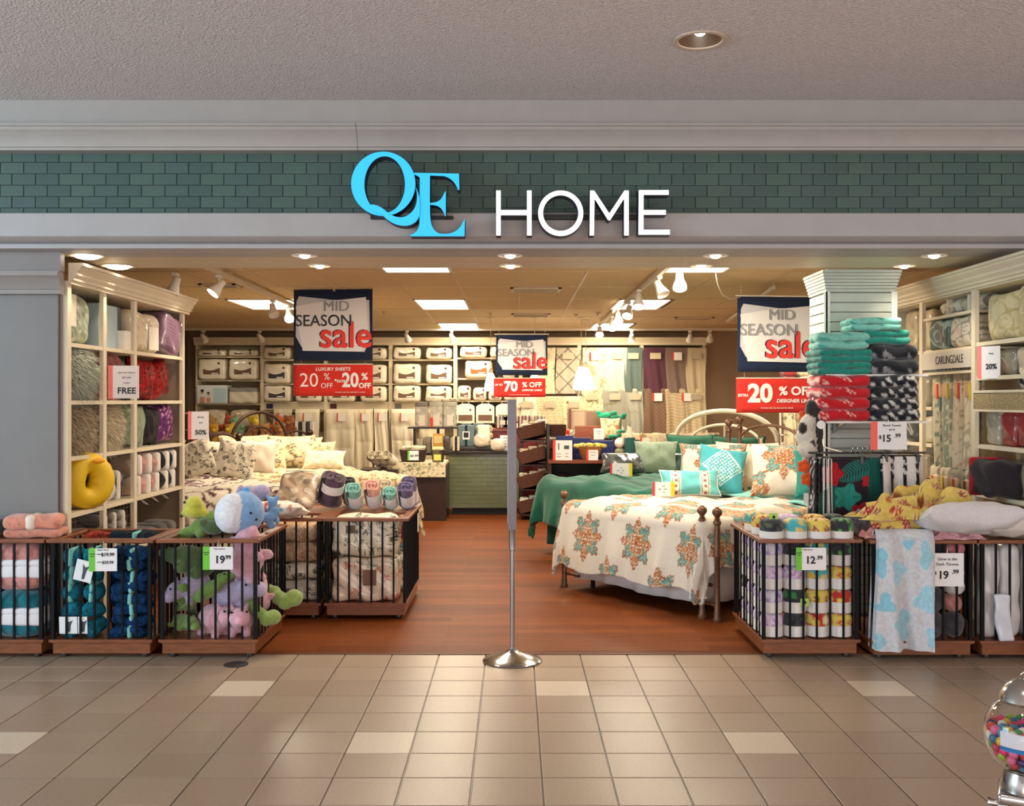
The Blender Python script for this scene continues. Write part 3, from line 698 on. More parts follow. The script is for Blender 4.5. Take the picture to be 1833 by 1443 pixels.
E = [(385, 312), (636, 316), (638, 402), (628, 402)] + bez((628, 402), (618, 365), (590, 332), (540, 328)) + [(487, 328), (487, 466)] + bez((487, 466), (530, 466), (550, 450), (560, 404)) + [(568, 404), (568, 536), (560, 536)] + bez((560, 536), (552, 495), (530, 478), (487, 478)) + bez((487, 478), (487, 560), (490, 600), (530, 622)) + bez((530, 622), (590, 635), (650, 610), (656, 546)) + [(666, 546), (664, 640), (385, 640), (383, 630)] + bez((383, 630), (415, 624), (430, 600), (432, 560)) + [(432, 340)] + bez((432, 340), (425, 328), (405, 322), (385, 320))
letter(logo, [E], blue, ink, depth=.096)
part('mounting_rail', G(hx('1d2327')).box(sg(170, 0)[0], sg(600, 0)[0], SY - .01, SY + .025, sg(0, 536)[1], sg(0, 520)[1]), 'painted', logo)
word = thing('word_sign', 'glowing white sans-serif four-letter word sign above the entrance', 'sign', (0, 0, 0))
wt = (1, .985, .95); gy = hx('34384a')
def poly(*p): return [tuple(q) for q in p]
letter(word, [poly((824, 403), (850, 403), (850, 503), (982, 503), (982, 403), (1008, 403), (1008, 636), (982, 636), (982, 532), (850, 532), (850, 636), (824, 636))], wt, gy)
letter(word, [elp(1156, 521, 117, 118, 48), elp(1156, 520, 89, 90, 48)], wt, gy)
letter(word, [poly((1303, 636), (1305, 403), (1328, 403), (1405, 520), (1482, 403), (1506, 403), (1506, 636), (1480, 636), (1480, 448), (1410, 558), (1399, 558), (1330, 448), (1328, 636))], wt, gy)
letter(word, [poly((1555, 401), (1711, 401), (1711, 428), (1582, 428), (1582, 503), (1696, 503), (1696, 530), (1582, 530), (1582, 604), (1717, 604), (1717, 632), (1553, 632))], wt, gy)
part('mounting_rail', G(hx('1d2327')).box(sg(850, 0)[0], sg(1560, 0)[0], SY - .01, SY + .025, sg(0, 538)[1], sg(0, 512)[1]), 'painted', word)
for s_ in (logo, word):
    for zx in ((200, 560) if s_ is logo else (838, 1156, 1318, 1570)): part('standoff', G(hx('2a2f36')).tube([(sg(zx, 0)[0], SY, sg(0, 528)[1]), (sg(zx, 0)[0], HY - .002, sg(0, 528)[1])], .006, 6), 'painted', s_)
# ================================================================== SIDE WALL SHELVING
CROWN = [(0, 0), (.02, 0), (.02, .02), (.035, .025), (.035, .04), (.055, .06), (.055, .075), (.085, .105), (.085, .118), (.10, .12), (.10, .14), (0, .14)]
SHZ = [.115, .50, .885, 1.27, 1.65, 2.04]
def wire_grid(x, y0, y1, z0, z1, parent, col=hx('cfc8bb')):
    g = G(col); s = .075
    for k in range(int((y1 - y0) / s) + 1): y = y0 + .01 + k * s; g.box(x - .0022, x + .0022, y - .0022, y + .0022, z0, z1)
    for k in range(int((z1 - z0) / s) + 1): z = z0 + .01 + k * s; g.box(x - .0022, x + .0022, y0, y1, z - .0022, z + .0022)
    part('wire_grid', g, 'plastic', parent, smooth=False)
# ---- left unit, its front facing +x
LX = -2.98; LD = .46
lu = thing('wall_shelving', 'tall cream shelving unit with stepped crown lining the left side of the entrance', 'shelving', (LX, 6.72, 0))
def lpart(n, g, m='painted', **k): return part(n, g, m, lu, loc=(-LX, -6.72, 0), **k) if False else _sh(part(n, g, m, None, **k), lu)
def _sh(o, root):
    o.parent = root; o.matrix_parent_inverse = Matrix.Identity(4); o.location = (-root.location.x, -root.location.y, -root.location.z)
    return o
UC = hx('ddd0b6')
LPY = [6.735, 7.32, 7.91, 9.06]
for k, y in enumerate(LPY):
    _sh(part('post', G(UC).box(LX - .03, LX, y - .028, y + .028, 0, 2.43), 'painted', smooth=False), lu)
_sh(part('side_panel', G(hx('a7a3a6')).box(LX - LD, LX - .03, 6.715, 6.735, 0, 2.43), 'painted', smooth=False), lu)
_sh(part('side_panel', G(hx('8f7d68')).box(LX - LD, LX - .03, 9.055, 9.075, 0, 2.43), 'painted', smooth=False), lu)
_sh(part('back_panel', G(hx('5a4a3c')).box(LX - LD - .02, LX - LD, 6.715, 9.09, 0, 2.5), 'painted', smooth=False), lu)
_sh(part('top_board', G(UC).box(LX - LD, LX, 6.715, 9.09, 2.43, 2.45), 'painted', smooth=False), lu)
_sh(part('crown', extr_y(G(UC), [(LX + a, 2.43 + b_) for a, b_ in CROWN], 6.715, 9.16), 'painted', smooth=False), lu)
for b_ in range(3):
    y0, y1 = LPY[b_] + .028, LPY[b_ + 1] - .028
    for z in SHZ[1:]:
        _sh(part('shelf', G(UC).box(LX - LD, LX - .004, y0, y1, z - .028, z), 'painted', smooth=False), lu)
    wire_grid(LX - LD + .03, y0, y1, .1, 2.42, lu)
    lu.children[-1].location = (-LX, -6.72, 0)
# ---- right unit, its front facing -x
RX = 3.26; RD = .5
ru = thing('wall_shelving', 'tall cream shelving unit with long crown along the right wall beyond the column', 'shelving', (RX, 6.3, 0))
RPY = [6.30, 7.15, 8.07, 8.95]
for y in RPY: _sh(part('post', G(UC).box(RX, RX + .03, y - .03, y + .03, 0, 2.43), 'painted', smooth=False), ru)
_sh(part('back_panel', G(hx('2c2420')).box(RX + RD, RX + RD + .02, 6.28, 9.0, 0, 2.5), 'painted', smooth=False), ru)
_sh(part('side_panel', G(UC).box(RX + .03, RX + RD, 8.95, 8.97, 0, 2.43), 'painted', smooth=False), ru)
_sh(part('crown', extr_y(G(UC), [(RX - a * 1.1, 2.44 + b_) for a, b_ in CROWN][::-1], 6.1, 8.98), 'painted', smooth=False), ru)
_sh(part('top_board', G(UC).box(RX, RX + RD, 6.28, 8.97, 2.43, 2.45), 'painted', smooth=False), ru)
RSH = [[2.06, 1.82, 1.34, 1.0, .6], [], [2.06, 1.6, 1.3, 1.0]]
for b_ in range(3):
    y0, y1 = RPY[b_] + .03, RPY[b_ + 1] - .03
    for z in RSH[b_]: _sh(part('shelf', G(UC).box(RX + (.01 if b_ != 2 else .1), RX + RD, y0, y1, z - .028, z), 'painted', smooth=False), ru)
    if b_ != 1: wire_grid(RX + RD - .04, y0, y1, .1, 2.42, ru); ru.children[-1].location = (-RX, -6.3, 0)
y0, y1 = 7.18, 8.04
for z in (2.30, 2.04, 1.87): _sh(part('shelf', G(UC).box(RX + .01, RX + RD, y0, y1, z - .02, z), 'painted', smooth=False), ru)
_sh(part('header_panel', G(hx('c9c0b4')).box(RX - .006, RX + .01, y0, y1, 1.89, 2.02), 'painted', smooth=False), ru)
_sh(part('back_board', G(hx('c9b48f')).box(RX + RD - .06, RX + RD - .04, y0, y1, .1, 2.42), 'painted', smooth=False), ru)
t = txt('CARLINGDALE', .088, hx('2c2a2c'), ru, (RX - .008 - RX, 7.53 - 6.3, 1.954), (R(90), 0, R(-90)), sx=.82, bold=.0)
# ---- column with slat wall
PX0, PX1, PY0, PY1 = 2.33, 2.83, 7.5, 7.92
SL = hx('bcc1b8')
pc = struct('trim_column', G(hx('8f938b')).box(PX0 + .012, PX1 - .012, PY0 + .012, PY1 - .012, 0, 2.632), 'painted')
pc['kind'] = 'structure'
part('cap_band', G(hx('8fa9a4')).box(PX0 - .0, PX1 + .0, PY0, PY1, 2.60, 2.631), 'painted', pc, smooth=False)
cg = G(SL); n = len(CROWN)
for a, z in zip(np.linspace(0, .034, 7), np.linspace(2.46, 2.60, 7)):
    cg.box(PX0 - a - .01, PX1 + a + .01, PY0 - a - .01, PY1 + a + .01, z, z + .0234 - .003)
part('crown', cg, 'painted', pc, smooth=False)
z = 2.455
while z > .1:
    g = G(SL)
    z1 = z - .006; z0 = z - .069
    g.add([(PX0 - .004, PY0 - .004, z0), (PX1 + .004, PY0 - .004, z0), (PX1 + .004, PY1 + .004, z0), (PX0 - .004, PY1 + .004, z0), (PX0 - .004, PY0 - .004, z1), (PX1 + .004, PY0 - .004, z1), (PX1 + .004, PY1 + .004, z1), (PX0 - .004, PY1 + .004, z1)],
          [(0, 1, 5, 4), (1, 2, 6, 5), (2, 3, 7, 6), (3, 0, 4, 7), (4, 5, 6, 7), (3, 2, 1, 0)])
    part('slat', g, 'painted', pc, smooth=False); z -= .0725
for x in (PX0, PX1):
    part('corner_trim', G(hx('e0e1da')).box(x - .022, x + .022, PY0 - .010, PY0 + .002, .1, 2.46), 'painted', pc, smooth=False)
part('corner_trim', G(hx('e0e1da')).box(PX0 - .010, PX0 + .002, PY0 - .010, PY0 + .03, .1, 2.46), 'painted', pc, smooth=False)

# ================================================================== BACK WALL FIXTURE: eight bays
BY = 16.6; BK = BY / FPX
BXE = [X(p, BY) for p in (350, 469, 583, 699, 815, 932, 1037, 1149, 1262)]
BZ = [[2.38, 1.99, 1.60, 1.2], [2.33, 1.93, 1.63], [2.33, 1.93, 1.63], [2.33, 1.93, 1.63], [2.36, 2.02, 1.65, 1.28], [2.40, 1.72], [2.52, 1.84], [2.52, 1.84]]
BN = ['first back bay from the left', 'second back bay', 'third back bay', 'fourth back bay', 'fifth back bay behind the cash desk', 'sixth back bay', 'seventh back bay', 'rightmost back bay']
BC = hx('e3d3b0')
for b_ in range(8):
    x0, x1 = BXE[b_], BXE[b_ + 1]
    t = thing('wall_shelf_bay', 'cream wall display fixture, ' + BN[b_], 'shelving', ((x0 + x1) / 2, BY + .25, 0), group='back wall shelf bays')
    hw_ = (x1 - x0) / 2
    for s in (-1, 1):
        part('post', G(BC).box(s * hw_ - (.03 if s > 0 else 0), s * hw_ + (.03 if s < 0 else 0), -.25, .25, 0, 2.56), 'painted', t, smooth=False)
    part('back_panel', G(hx('c9b48c') if b_ in (0, 1, 2, 3) else hx('7d6850')).box(-hw_ + .03, hw_ - .03, .22, .25, 0, 2.56), 'painted', t, smooth=False)
    e0 = .02 if b_ == 0 else 0; e1 = .02 if b_ == 7 else 0
    part('crown', extr_x(G(BC), [(-.25, 2.56), (-.275, 2.565), (-.28, 2.60), (-.31, 2.66), (-.31, 2.69), (.25, 2.69), (.25, 2.56)], -hw_ - e0, hw_ + e1), 'painted', t, smooth=False)
    for z in BZ[b_]:
        deep = b_ < 5
        part('shelf', G(BC).box(-hw_ + .03, hw_ - .03, -.235 if deep else -.03, .22, z - (.025 if deep else .015), z), 'painted', t, smooth=False)
    if b_ in (1, 2, 3):
        part('header_strip', G(hx('d4c3a2')).box(-hw_ + .03, hw_ - .03, -.24, -.22, 1.495, 1.60), 'painted', t, smooth=False)
        part('hanging_rail', G(hx('b8a888')).tube([(-hw_ + .03, -.41, 1.47), (hw_ - .03, -.41, 1.47)], .010, 8), 'painted', t)
        for s_ in (-1, 1): part('rail_arm', G(hx('b8a888')).tube([(s_ * (hw_ - .04), -.41, 1.47), (s_ * (hw_ - .04), -.24, 1.49)], .008, 6), 'painted', t)
        c_ = [None, hx('2a2c48'), hx('56222c'), hx('77716a')][b_]
        lo = part('header_label', G(c_).box(-hw_ + .07, -hw_ + .18, -.245, -.24, 1.515, 1.595), 'paper', t, smooth=False)
# ================================================================== BASKET STANDS
WD = hx('7e4626'); WD2 = hx('7a452b')
def frame_rail(g, hx_, hy_, z0, z1, w_, col, ch=.012):
    for x0, x1, y0, y1 in ((-hx_, hx_, -hy_, -hy_ + w_), (-hx_, hx_, hy_ - w_, hy_), (-hx_, -hx_ + w_, -hy_ + w_, hy_ - w_), (hx_ - w_, hx_, -hy_ + w_, hy_ - w_)):
        g.rbox(x1 - x0, y1 - y0, z1 - z0, .006, ((x0 + x1) / 2, (y0 + y1) / 2, (z0 + z1) / 2), col=col, n=2)
def basket(label, x0, x1, y0, y1, top=.765, board=None):
    hx_, hy_ = (x1 - x0) / 2, (y1 - y0) / 2
    t = thing('merchandise_bin', label, 'display bin', ((x0 + x1) / 2, (y0 + y1) / 2, 0))
    part('plinth', G(WD).box(-hx_ + .02, hx_ - .02, -hy_ + .02, hy_ - .02, .03, .098).box(-hx_, hx_, -hy_, hy_, .106, .122).box(-hx_ + .01, hx_ - .01, -hy_ + .01, hy_ - .01, .098, .106), 'wood', t, smooth=False)
    for sx_ in (-1, 1):
        for sy_ in (-1, 1):
            part('caster', G(hx('2a2622')).lathe([(.022, 0), (.024, .01), (.02, .03)], 12, c=(sx_ * (hx_ - .07), sy_ * (hy_ - .07), 0)), 'plastic', t)
    g = G(WD); frame_rail(g, hx_ + .012, hy_ + .012, top - .026, top, .062, WD); part('rail', g, 'wood', t, smooth=False)
    bm_ = mesh_of('bar', G(BLACK).box(-.0065, .0065, -.005, .005, .12, top - .024), 'metal_dark', False)
    bc_ = mesh_of('corner_bar', G(BLACK).box(-.011, .011, -.011, .011, .12, top - .024), 'metal_dark', False)
    nx = max(2, round(2 * hx_ / .091)); ny = max(2, round(2 * hy_ / .091))
    for sy_ in (-1, 1):
        for k in range(1, nx): put('bar', bm_, t, (-hx_ + .018 + (2 * hx_ - .036) * k / nx, sy_ * (hy_ - .018), 0))
    for sx_ in (-1, 1):
        for k in range(1, ny): put('bar', bm_, t, (sx_ * (hx_ - .018), -hy_ + .018 + (2 * hy_ - .036) * k / ny, 0), (0, 0, PI / 2))
        for sy_ in (-1, 1): put('corner_post', bc_, t, (sx_ * (hx_ - .02), sy_ * (hy_ - .02), 0))
    if board: part('top_board', G(WD).box(-hx_ + .04, hx_ - .04, -hy_ + board[0], -hy_ + board[1], top - .026, top - .006), 'wood', t, smooth=False)
    return t
FY = 6.42
basket('leftmost front bin of black bars and wood rail, holding pink and teal throws', -3.66, -3.01, FY, 6.655)
basket('black-barred wooden bin of teal and navy knitted tail blankets', -2.975, -2.315, FY, 6.95)
basket('black-barred wooden bin overflowing with green and lilac plush toys', -2.275, -1.64, FY, 7.20)
basket('second-row bin behind the plush bin, with shaggy and floral bedding', -2.09, -1.46, 7.57, 8.62, board=(.38, 1.0))
basket('second-row bin by the aisle holding two bagged floral comforter sets', -1.435, -.81, 7.57, 8.62, board=(.46, 1.0))
basket('front right bin by the aisle packed with columns of patterned rolled throws', 1.575, 2.21, FY, 7.27)
basket('front right bin with a pale blanket draped over its rail', 2.27, 2.925, FY - .03, 7.10, board=(.06, .66))
basket('rightmost front bin holding white pillows in clear bags', 2.96, 3.62, FY - .03, 6.22 + .82, board=(.3, .6))

# ---- L1: folded throws
PK = hx('c98a84'); TL = hx('1b6a78'); BW_ = (.50, hx('d9d3d6'))
def fluff(c): return camo(np.array(c), [np.array(c) * .8, np.array(c) * 1.12], 30)
for k, (c, z, nm) in enumerate(((TL, .125, 'lowest teal'), (TL, .275, 'upper teal'), (PK, .43, 'lower dusty pink'), (PK, .585, 'upper dusty pink'))):
    for i, x in enumerate((-3.20,)):
        o = thing('folded_throw', '%s plush throw with white paper band, stacked in the leftmost bin' % nm, 'throw', (x, 6.54, z), group='banded throws in the leftmost bin')
        part('throw', folded_g(.33, .19, .146, 1, fluff(c), k), 'plush', o)
        if k in (0, 2): part('paper_band', G(BW_[1]).rbox(.335, .205, .085, .02, (0, 0, .12), n=3), 'paper', o)
        else: part('paper_band', G(BW_[1]).rbox(.335, .205, .05, .02, (0, 0, .02), n=3), 'paper', o)
for k, (c, z, nm) in enumerate(((TL, .125, 'lowest teal'), (TL, .275, 'upper teal'), (PK, .43, 'lower dusty pink'), (PK, .585, 'upper dusty pink'))):
    o = thing('folded_throw', '%s plush throw in the leftmost bin, cut by the frame edge' % nm, 'throw', (-3.49, 6.54, z), group='banded throws in the leftmost bin')
    part('throw', folded_g(.22, .19, .146, 1, fluff(c), k + 9), 'plush', o)
cr = hx('d98f78')
folded('coral plush throw with cream paper band on top of the leftmost bin', 'throw', .37, .20, .085, 1, (-3.13, 6.56, .82), fluff(cr), rz=8, band=(.07, hx('e3d2c2')), name='folded_throw', seed=3, tilt=0)
folded('coral plush throw without band beneath another on the leftmost bin', 'throw', .36, .20, .05, 1, (-3.12, 6.55, .767), fluff(np.array(cr) * .85), rz=3, name='folded_throw', seed=5)
folded('dark teal folded throw at the frame edge on the leftmost bin', 'throw', .24, .19, .11, 2, (-3.45, 6.55, .767), fluff(hx('174a50')), name='folded_throw', seed=6)
# ---- L2: knitted tail blankets
lt = hx('7fc4bd')
def knitb(label, w_, h_, d_, loc, col, rot=0, rib=True, seed=0, group='knitted tail blankets'):
    o = thing('knitted_blanket', label, 'blanket', loc, group=group, rot=(0, R(rot), 0))
    g = G(col); g.rbox(w_, d_, h_, min(h_, d_) * .45, (0, 0, h_ / 2), col=camo(np.array(col), [np.array(col) * .55, np.array(col) * 1.4], 70, seed), n=12, wob=.008, seed=seed)
    part('knit', g, 'knit', o)
    if rib: part('ribbon', G(lt).rbox(.028, d_ + .01, h_ + .008, min(h_, d_) * .45, (w_ * .06, 0, h_ / 2), n=5), 'fabric', o)
tk = hx('1f6f84'); nk = hx('16375e')
LVL = ['lowest', 'second from the bottom', 'third up', 'fourth up', 'fifth up', 'sixth up', 'seventh up', 'topmost']
for k in range(5):
    knitb('teal knitted tail blanket, %s in the outer left column of its bin' % LVL[k], .125, .112, .16, (-2.865, 6.54, .124 + k * .115), tk, rot=(-4, 5, -3, 6, 3)[k], rib=k in (2, 3, 4), seed=k)
    knitb('teal knitted tail blanket, %s in the column beside the outer left one' % LVL[k], .12, .112, .16, (-2.735, 6.54, .124 + k * .115), tk, rot=(3, -6, 4, -4, 0)[k], rib=k > 1, seed=k + 6)
for k in range(8):
    knitb('navy knitted tail blanket, %s in the right stack of its bin' % LVL[k], .24, .068, .17, (-2.49 + .008 * (k % 3), 6.54, .124 + k * .072), nk, rot=(-3, 4, -5, 4, -6, 5, -4, 7)[k], rib=True, seed=k + 20)
for k in range(4): knitb('dark navy knitted blanket behind the front ones, %s in the middle column' % LVL[k], .11, .13, .16, (-2.63, 6.72, .124 + k * .135), np.array(nk) * .6, rib=False, seed=k + 40)
knitb('black and teal blanket loosely laid on top of the knit bin pile', .30, .07, .17, (-2.55, 6.77, .70), hx('232c33'), rot=2, seed=50)
knitb('coral and navy throw on top at the back of the knit bin', .2, .06, .14, (-2.80, 6.80, .70), hx('9c4436'), rot=0, rib=False, seed=51)
def tailcard(label, w_, h_, loc, roll):
    o = thing('hang_tag', label, 'tag', loc, rot=(R(3), R(roll), 0)); part('card', G(hx('dfe0e2')).box(-w_ / 2, w_ / 2, 0, .002, 0, h_), 'paper', o, smooth=False)
    g = G(hx('3f4a52')); g.prism([[(-.004, h_ * .1), (.012, h_ * .12), (.016, h_ * .5), (.03, h_ * .8), (.006, h_ * .68), (-.014, h_ * .82), (-.006, h_ * .5)]], -.002, 0)
    part('printed_tail', g, 'paper', o, smooth=False)
tailcard('white tag with tail picture hung at a tilt on the teal knit bin', .115, .135, (-2.755, FY - .022, .50), 14)
tailcard('small white tag at the foot of the teal knit bin', .115, .11, (-2.86, FY + .026, .155), 0)
tailcard('small white picture tag beside the lowest teal knit', .06, .11, (-2.768, FY + .027, .155), 0)
G1 = hx('6cbf3a'); RDS = hx('ee5f52')
card('white price card with green strip and two small prices on the knit bin', 'price sign', .175, .145, (-2.615, FY - .03, .565), .038, G1, [('$19.99', .030, .03, .105, .0008), ('$29.99', .026, .03, .055, .0005), ('Regular Throw', .012, -.0, .135, 0), ('Regular', .011, -.022, .108, 0), ('Jumbo', .011, -.022, .058, 0), ('everyday', .011, -.068, .11, 0), ('value', .011, -.068, .096, 0)], rz=2, hook=True)
card('white price card reading 19.99 with green strip on the plush bin', 'price sign', .19, .145, (-1.885, FY - .03, .575), .042, G1, [('19', .066, .012, .062, .002), ('.99', .034, .062, .078, .001), ('everyday', .011, -.075, .11, 0), ('value', .011, -.075, .096, 0), ('Plush cushions', .012, .01, .132, 0)], hook=True)
# ---- L3: plush toys
gr = np.array(hx('6f8a42')); gd = np.array(hx('4a5c38')); li = np.array(hx('aa9db8')); pk = np.array(hx('d3a0ae')); ye = np.array(hx('c9c24a')); bl = np.array(hx('7fa9d8')); wh = np.array(hx('e4e4ea'))
crocm = plushie([(0, 0, 0, .17, .075, .065, gr), (.17, 0, .01, .085, .065, .055, gr), (.24, 0, -.005, .06, .05, .032, gr), (-.18, .02, -.01, .10, .04, .04, gr), (-.28, .05, -.01, .06, .022, .022, gr), (.09, -.07, -.03, .04, .045, .03, gr), (-.09, -.07, -.03, .04, .045, .03, gr), (.14, .03, .06, .02, .02, .02, gr), (.14, -.03, .06, .02, .02, .02, gr), (0, 0, -.035, .13, .06, .04, gr * 1.35)])
hipm = plushie([(0, 0, 0, .14, .10, .10, li), (.14, 0, .02, .085, .08, .075, li), (.21, 0, 0, .05, .065, .05, li * 1.2), (.10, .05, .10, .02, .012, .025, li * .8), (.10, -.05, .10, .02, .012, .025, li * .8), (-.09, .05, -.09, .035, .035, .05, li), (-.09, -.05, -.09, .035, .035, .05, li), (.08, .05, -.09, .035, .035, .05, li), (.08, -.05, -.09, .035, .035, .05, li)])
pigm = plushie([(0, 0, 0, .12, .10, .10, pk), (.12, 0, .03, .075, .075, .07, pk), (.19, 0, .02, .02, .03, .025, pk * 1.25), (.09, .05, .10, .025, .012, .03, pk * .85), (.09, -.05, .10, .025, .012, .03, pk * .85), (-.07, .05, -.09, .03, .03, .04, pk), (-.07, -.05, -.09, .03, .03, .04, pk), (.07, .05, -.09, .03, .03, .04, pk), (.07, -.05, -.09, .03, .03, .04, pk)])
wormm = plushie([(.06 * i, .03 * math.sin(i * .9), .05 * math.sin(i * .8), .055, .05, .05, np.array(hx('829a4e'))) for i in range(6)] + [(.34, .02, -.02, .065, .06, .06, np.array(hx('8fa658')))])
olivm = plushie([(0, 0, 0, .15, .09, .10, gd), (.12, 0, .06, .07, .07, .07, gd), (-.15, 0, -.02, .08, .05, .05, gd), (.05, -.08, -.05, .05, .05, .04, gd * 1.2), (-.05, -.08, -.05, .05, .05, .04, gd * 1.2)])
def toy(label, me, p, rot, s=1.0, eyes=(), extra=None, cat='plush toy', name='plush_toy'):
    o = thing(name, label, cat, p, rot=tuple(R(a) for a in rot)); b_ = put('body', me, o, scale=(s, s, s))
    for e in eyes: part('eye', G(hx('1a1a1e')).ell(tuple(np.array(e) * s), (.009 * s, .009 * s, .009 * s), seg=8), 'plastic', o)
    return o
ce = ((.20, -.045, .045), (.20, .045, .045)); he = ((.17, -.07, .065), (.17, .07, .065))
toy('dark olive plush dinosaur pressed against the upper left bars of the plush bin', olivm, (-2.10, 6.57, .60), (0, 25, 10), 1.0)
toy('lilac plush hippo with closed eyes, left middle of the plush bin', hipm, (-2.10, 6.58, .445), (0, 25, -160), .8, he)
toy('green plush crocodile slanting up through the middle of the plush bin', crocm, (-1.99, 6.545, .42), (0, -32, 5), .72, ce)
toy('large lilac plush hippo in the centre of the plush bin', hipm, (-1.86, 6.60, .375), (10, -12, -15), 1.0, he)
toy('pale pink plush pig lying at the bottom of the plush bin', pigm, (-1.96, 6.57, .225), (0, 0, -35), 1.0, ((.16, -.05, .075), (.16, .05, .075)))
toy('second pale pink plush pig beside the first at the bin bottom', pigm, (-1.80, 6.58, .225), (0, 0, -75), .95, ((.16, -.05, .075), (.16, .05, .075)))
toy('green plush crocodile curled in the bottom left corner of the plush bin', crocm, (-2.17, 6.60, .20), (0, 0, -50), .75, ce)
toy('green plush crocodile nose against the left bars, midway up', crocm, (-2.17, 6.66, .33), (0, -35, -80), .8, ce)
toy('pink plush pig standing on end at the upper right of the plush bin', pigm, (-1.76, 6.60, .60), (0, -70, -20), 1.15)
toy('pink plush pig below the upper right one, near the corner post', pigm, (-1.74, 6.68, .42), (0, 80, 30), 1.0)
toy('light green plush snake poking out between the right corner bars', wormm, (-1.86, 6.56, .30), (0, 10, 0), .85)
toy('pale green plush snake bulging out of the right side of the bin', wormm, (-1.78, 6.86, .28), (0, -12, -28), 1.0)
toy('pink and white plush pig at the back right of the plush bin', pigm, (-1.86, 6.98, .52), (0, 10, 200), 1.0)
toy('dark green plush dinosaur deep in the back left of the plush bin', olivm, (-2.08, 6.95, .48), (0, 10, 160), 1.1)
# on top
cu = thing('plush_toy', 'long green plush crocodile lying across the top of the plush bin', 'plush toy', (-2.02, 6.72, .845), rot=(R(10), R(-24), R(8))); put('body', crocm, cu, scale=(1.0, .9, 1.05))
birdm = plushie([(0, 0, 0, .075, .08, .065, ye), (.02, -.03, .055, .055, .055, .045, ye), (-.05, -.02, -.03, .03, .04, .03, ye), (.06, .03, -.02, .05, .03, .025, ye * .8), (-.055, -.06, -.055, .016, .02, .013, np.array(hx('4a3526')))])
toy('round yellow plush duck with brown beak on top of the plush bin', birdm, (-2.13, 6.70, .925), (0, 10, -30), 1.0, ((-.02, -.078, .05),))
whm = plushie([(0, 0, 0, .145, .14, .145, bl), (-.065, -.045, -.005, .115, .12, .135, wh), (.15, .08, -.02, .06, .03, .035, bl * .8), (.20, .10, .02, .04, .02, .04, bl * .8), (.19, .1, -.07, .035, .02, .03, bl * .8), (.0, .02, .145, .03, .03, .03, hx('3f97d6'))])
toy('big round blue and white plush whale on top of the plush bin', whm, (-1.80, 6.66, .905), (0, 8, 10), 1.0, ((.06, -.125, .02), (.10, -.10, -.02)))
lim = plushie([(0, 0, 0, .10, .08, .09, li * 1.1), (.09, -.02, .04, .06, .055, .055, li * 1.1), (-.06, -.05, .05, .03, .03, .05, li)])
toy('lilac plush toy peeking out behind the blue whale', lim, (-1.83, 6.90, .98), (0, 0, 30), 1.0)
toy('small light blue plush bear dangling behind the whale', plushie([(0, 0, 0, .045, .04, .06, bl), (0, 0, .08, .04, .04, .04, bl), (-.04, 0, .12, .015, .012, .02, bl), (.04, 0, .12, .015, .012, .02, bl), (-.04, -.02, -.06, .02, .03, .03, bl), (.04, -.02, -.06, .02, .03, .03, bl), (.06, -.01, .02, .03, .018, .018, bl)]), (-1.655, 6.88, .885), (0, 0, 0), .9)
toy('olive plush foot resting on the rail beside the whale', olivm, (-1.98, 6.62, .815), (0, 0, 190), .5)

# ---- M1, M2 contents
FLB = floral(hx('e2d6bd'), [hx('3a3f3c'), hx('5a6152'), hx('2c2f33')], .055, .022, 4, stems=hx('4a5148'))
FLR = floral(hx('e3cdb6'), [hx('c05a50'), hx('a3454a'), hx('d08a6a'), hx('7d8a72')], .07, .03, 5, stems=hx('8a927c'))
FLR2 = floral(hx('e9d8c4'), [hx('b8474a'), hx('d07a60'), hx('7d8a6a')], .045, .016, 15, stems=hx('8a8a6c'))
FLG = floral(hx('c8c2b0'), [hx('4c5450'), hx('6e766c'), hx('8a8f84')], .05, .02, 6)
def bagset(label, w_, d_, h_, loc, fn, lab=(.0, .0, .1, .08), labcol=hx('7a5648'), rz=0, r=.05, tilt=0, name='bagged_comforter', cat='bedding set', group=None, mat='bagged'):
    o = thing(name, label, cat, loc, group=group, rot=(R(tilt), 0, R(rz)))
    g = G(); g.rbox(w_, d_, h_, min(r, h_ * .45), (0, 0, h_ / 2), col=fn, n=max(8, int(w_ / .012)), wob=.006, seed=w_ * 9); part('bag', g, mat, o)
    if lab:
        part('label_card', G(labcol).box(lab[0] - lab[2] / 2, lab[0] + lab[2] / 2, -d_ / 2 - .010, -d_ / 2 - .006, h_ / 2 + lab[1] - lab[3] / 2, h_ / 2 + lab[1] + lab[3] / 2), 'paper', o, smooth=False)
    z_ = G(hx('cfc6b8')).tube([(-w_ / 2 + .03, -d_ / 2 - .001, h_ * .93), (0, -d_ / 2 - .007, h_ * .95), (w_ / 2 - .03, -d_ / 2 - .001, h_ * .93)], .004, 6); part('zipper', z_, 'plastic', o)
    return o
bagset('bagged red-flowered comforter set, lower of two in the aisle bin', .50, .30, .33, (-1.135, 7.76, .125), FLR, (.04, .02, .10, .12))
bagset('bagged cream comforter set with black scrolling print, upper in the aisle bin', .50, .32, .31, (-1.14, 7.77, .46), FLB, (-.10, .06, .07, .06), hx('6b5a46'), r=.07)
bagset('bagged floral comforter deep in the back of the aisle bin', .5, .42, .30, (-1.12, 8.22, .125), FLG, None)
bagset('grey floral bagged comforter at the bottom of the second-row left bin', .52, .34, .16, (-1.75, 7.80, .125), FLG, (.0, .0, .09, .04))
bagset('cream and black floral bag under the shaggy throws in the second-row bin', .52, .34, .12, (-1.75, 7.80, .29), FLB, None)
TS = camo(np.array(hx('c09a78')), [hx('a67f60'), hx('d3b494')], 60)
folded('shaggy tan throw, lower of two in the second-row left bin', 'throw', .52, .34, .15, 1, (-1.75, 7.80, .42), TS, mat='knit', name='folded_throw', seed=11)
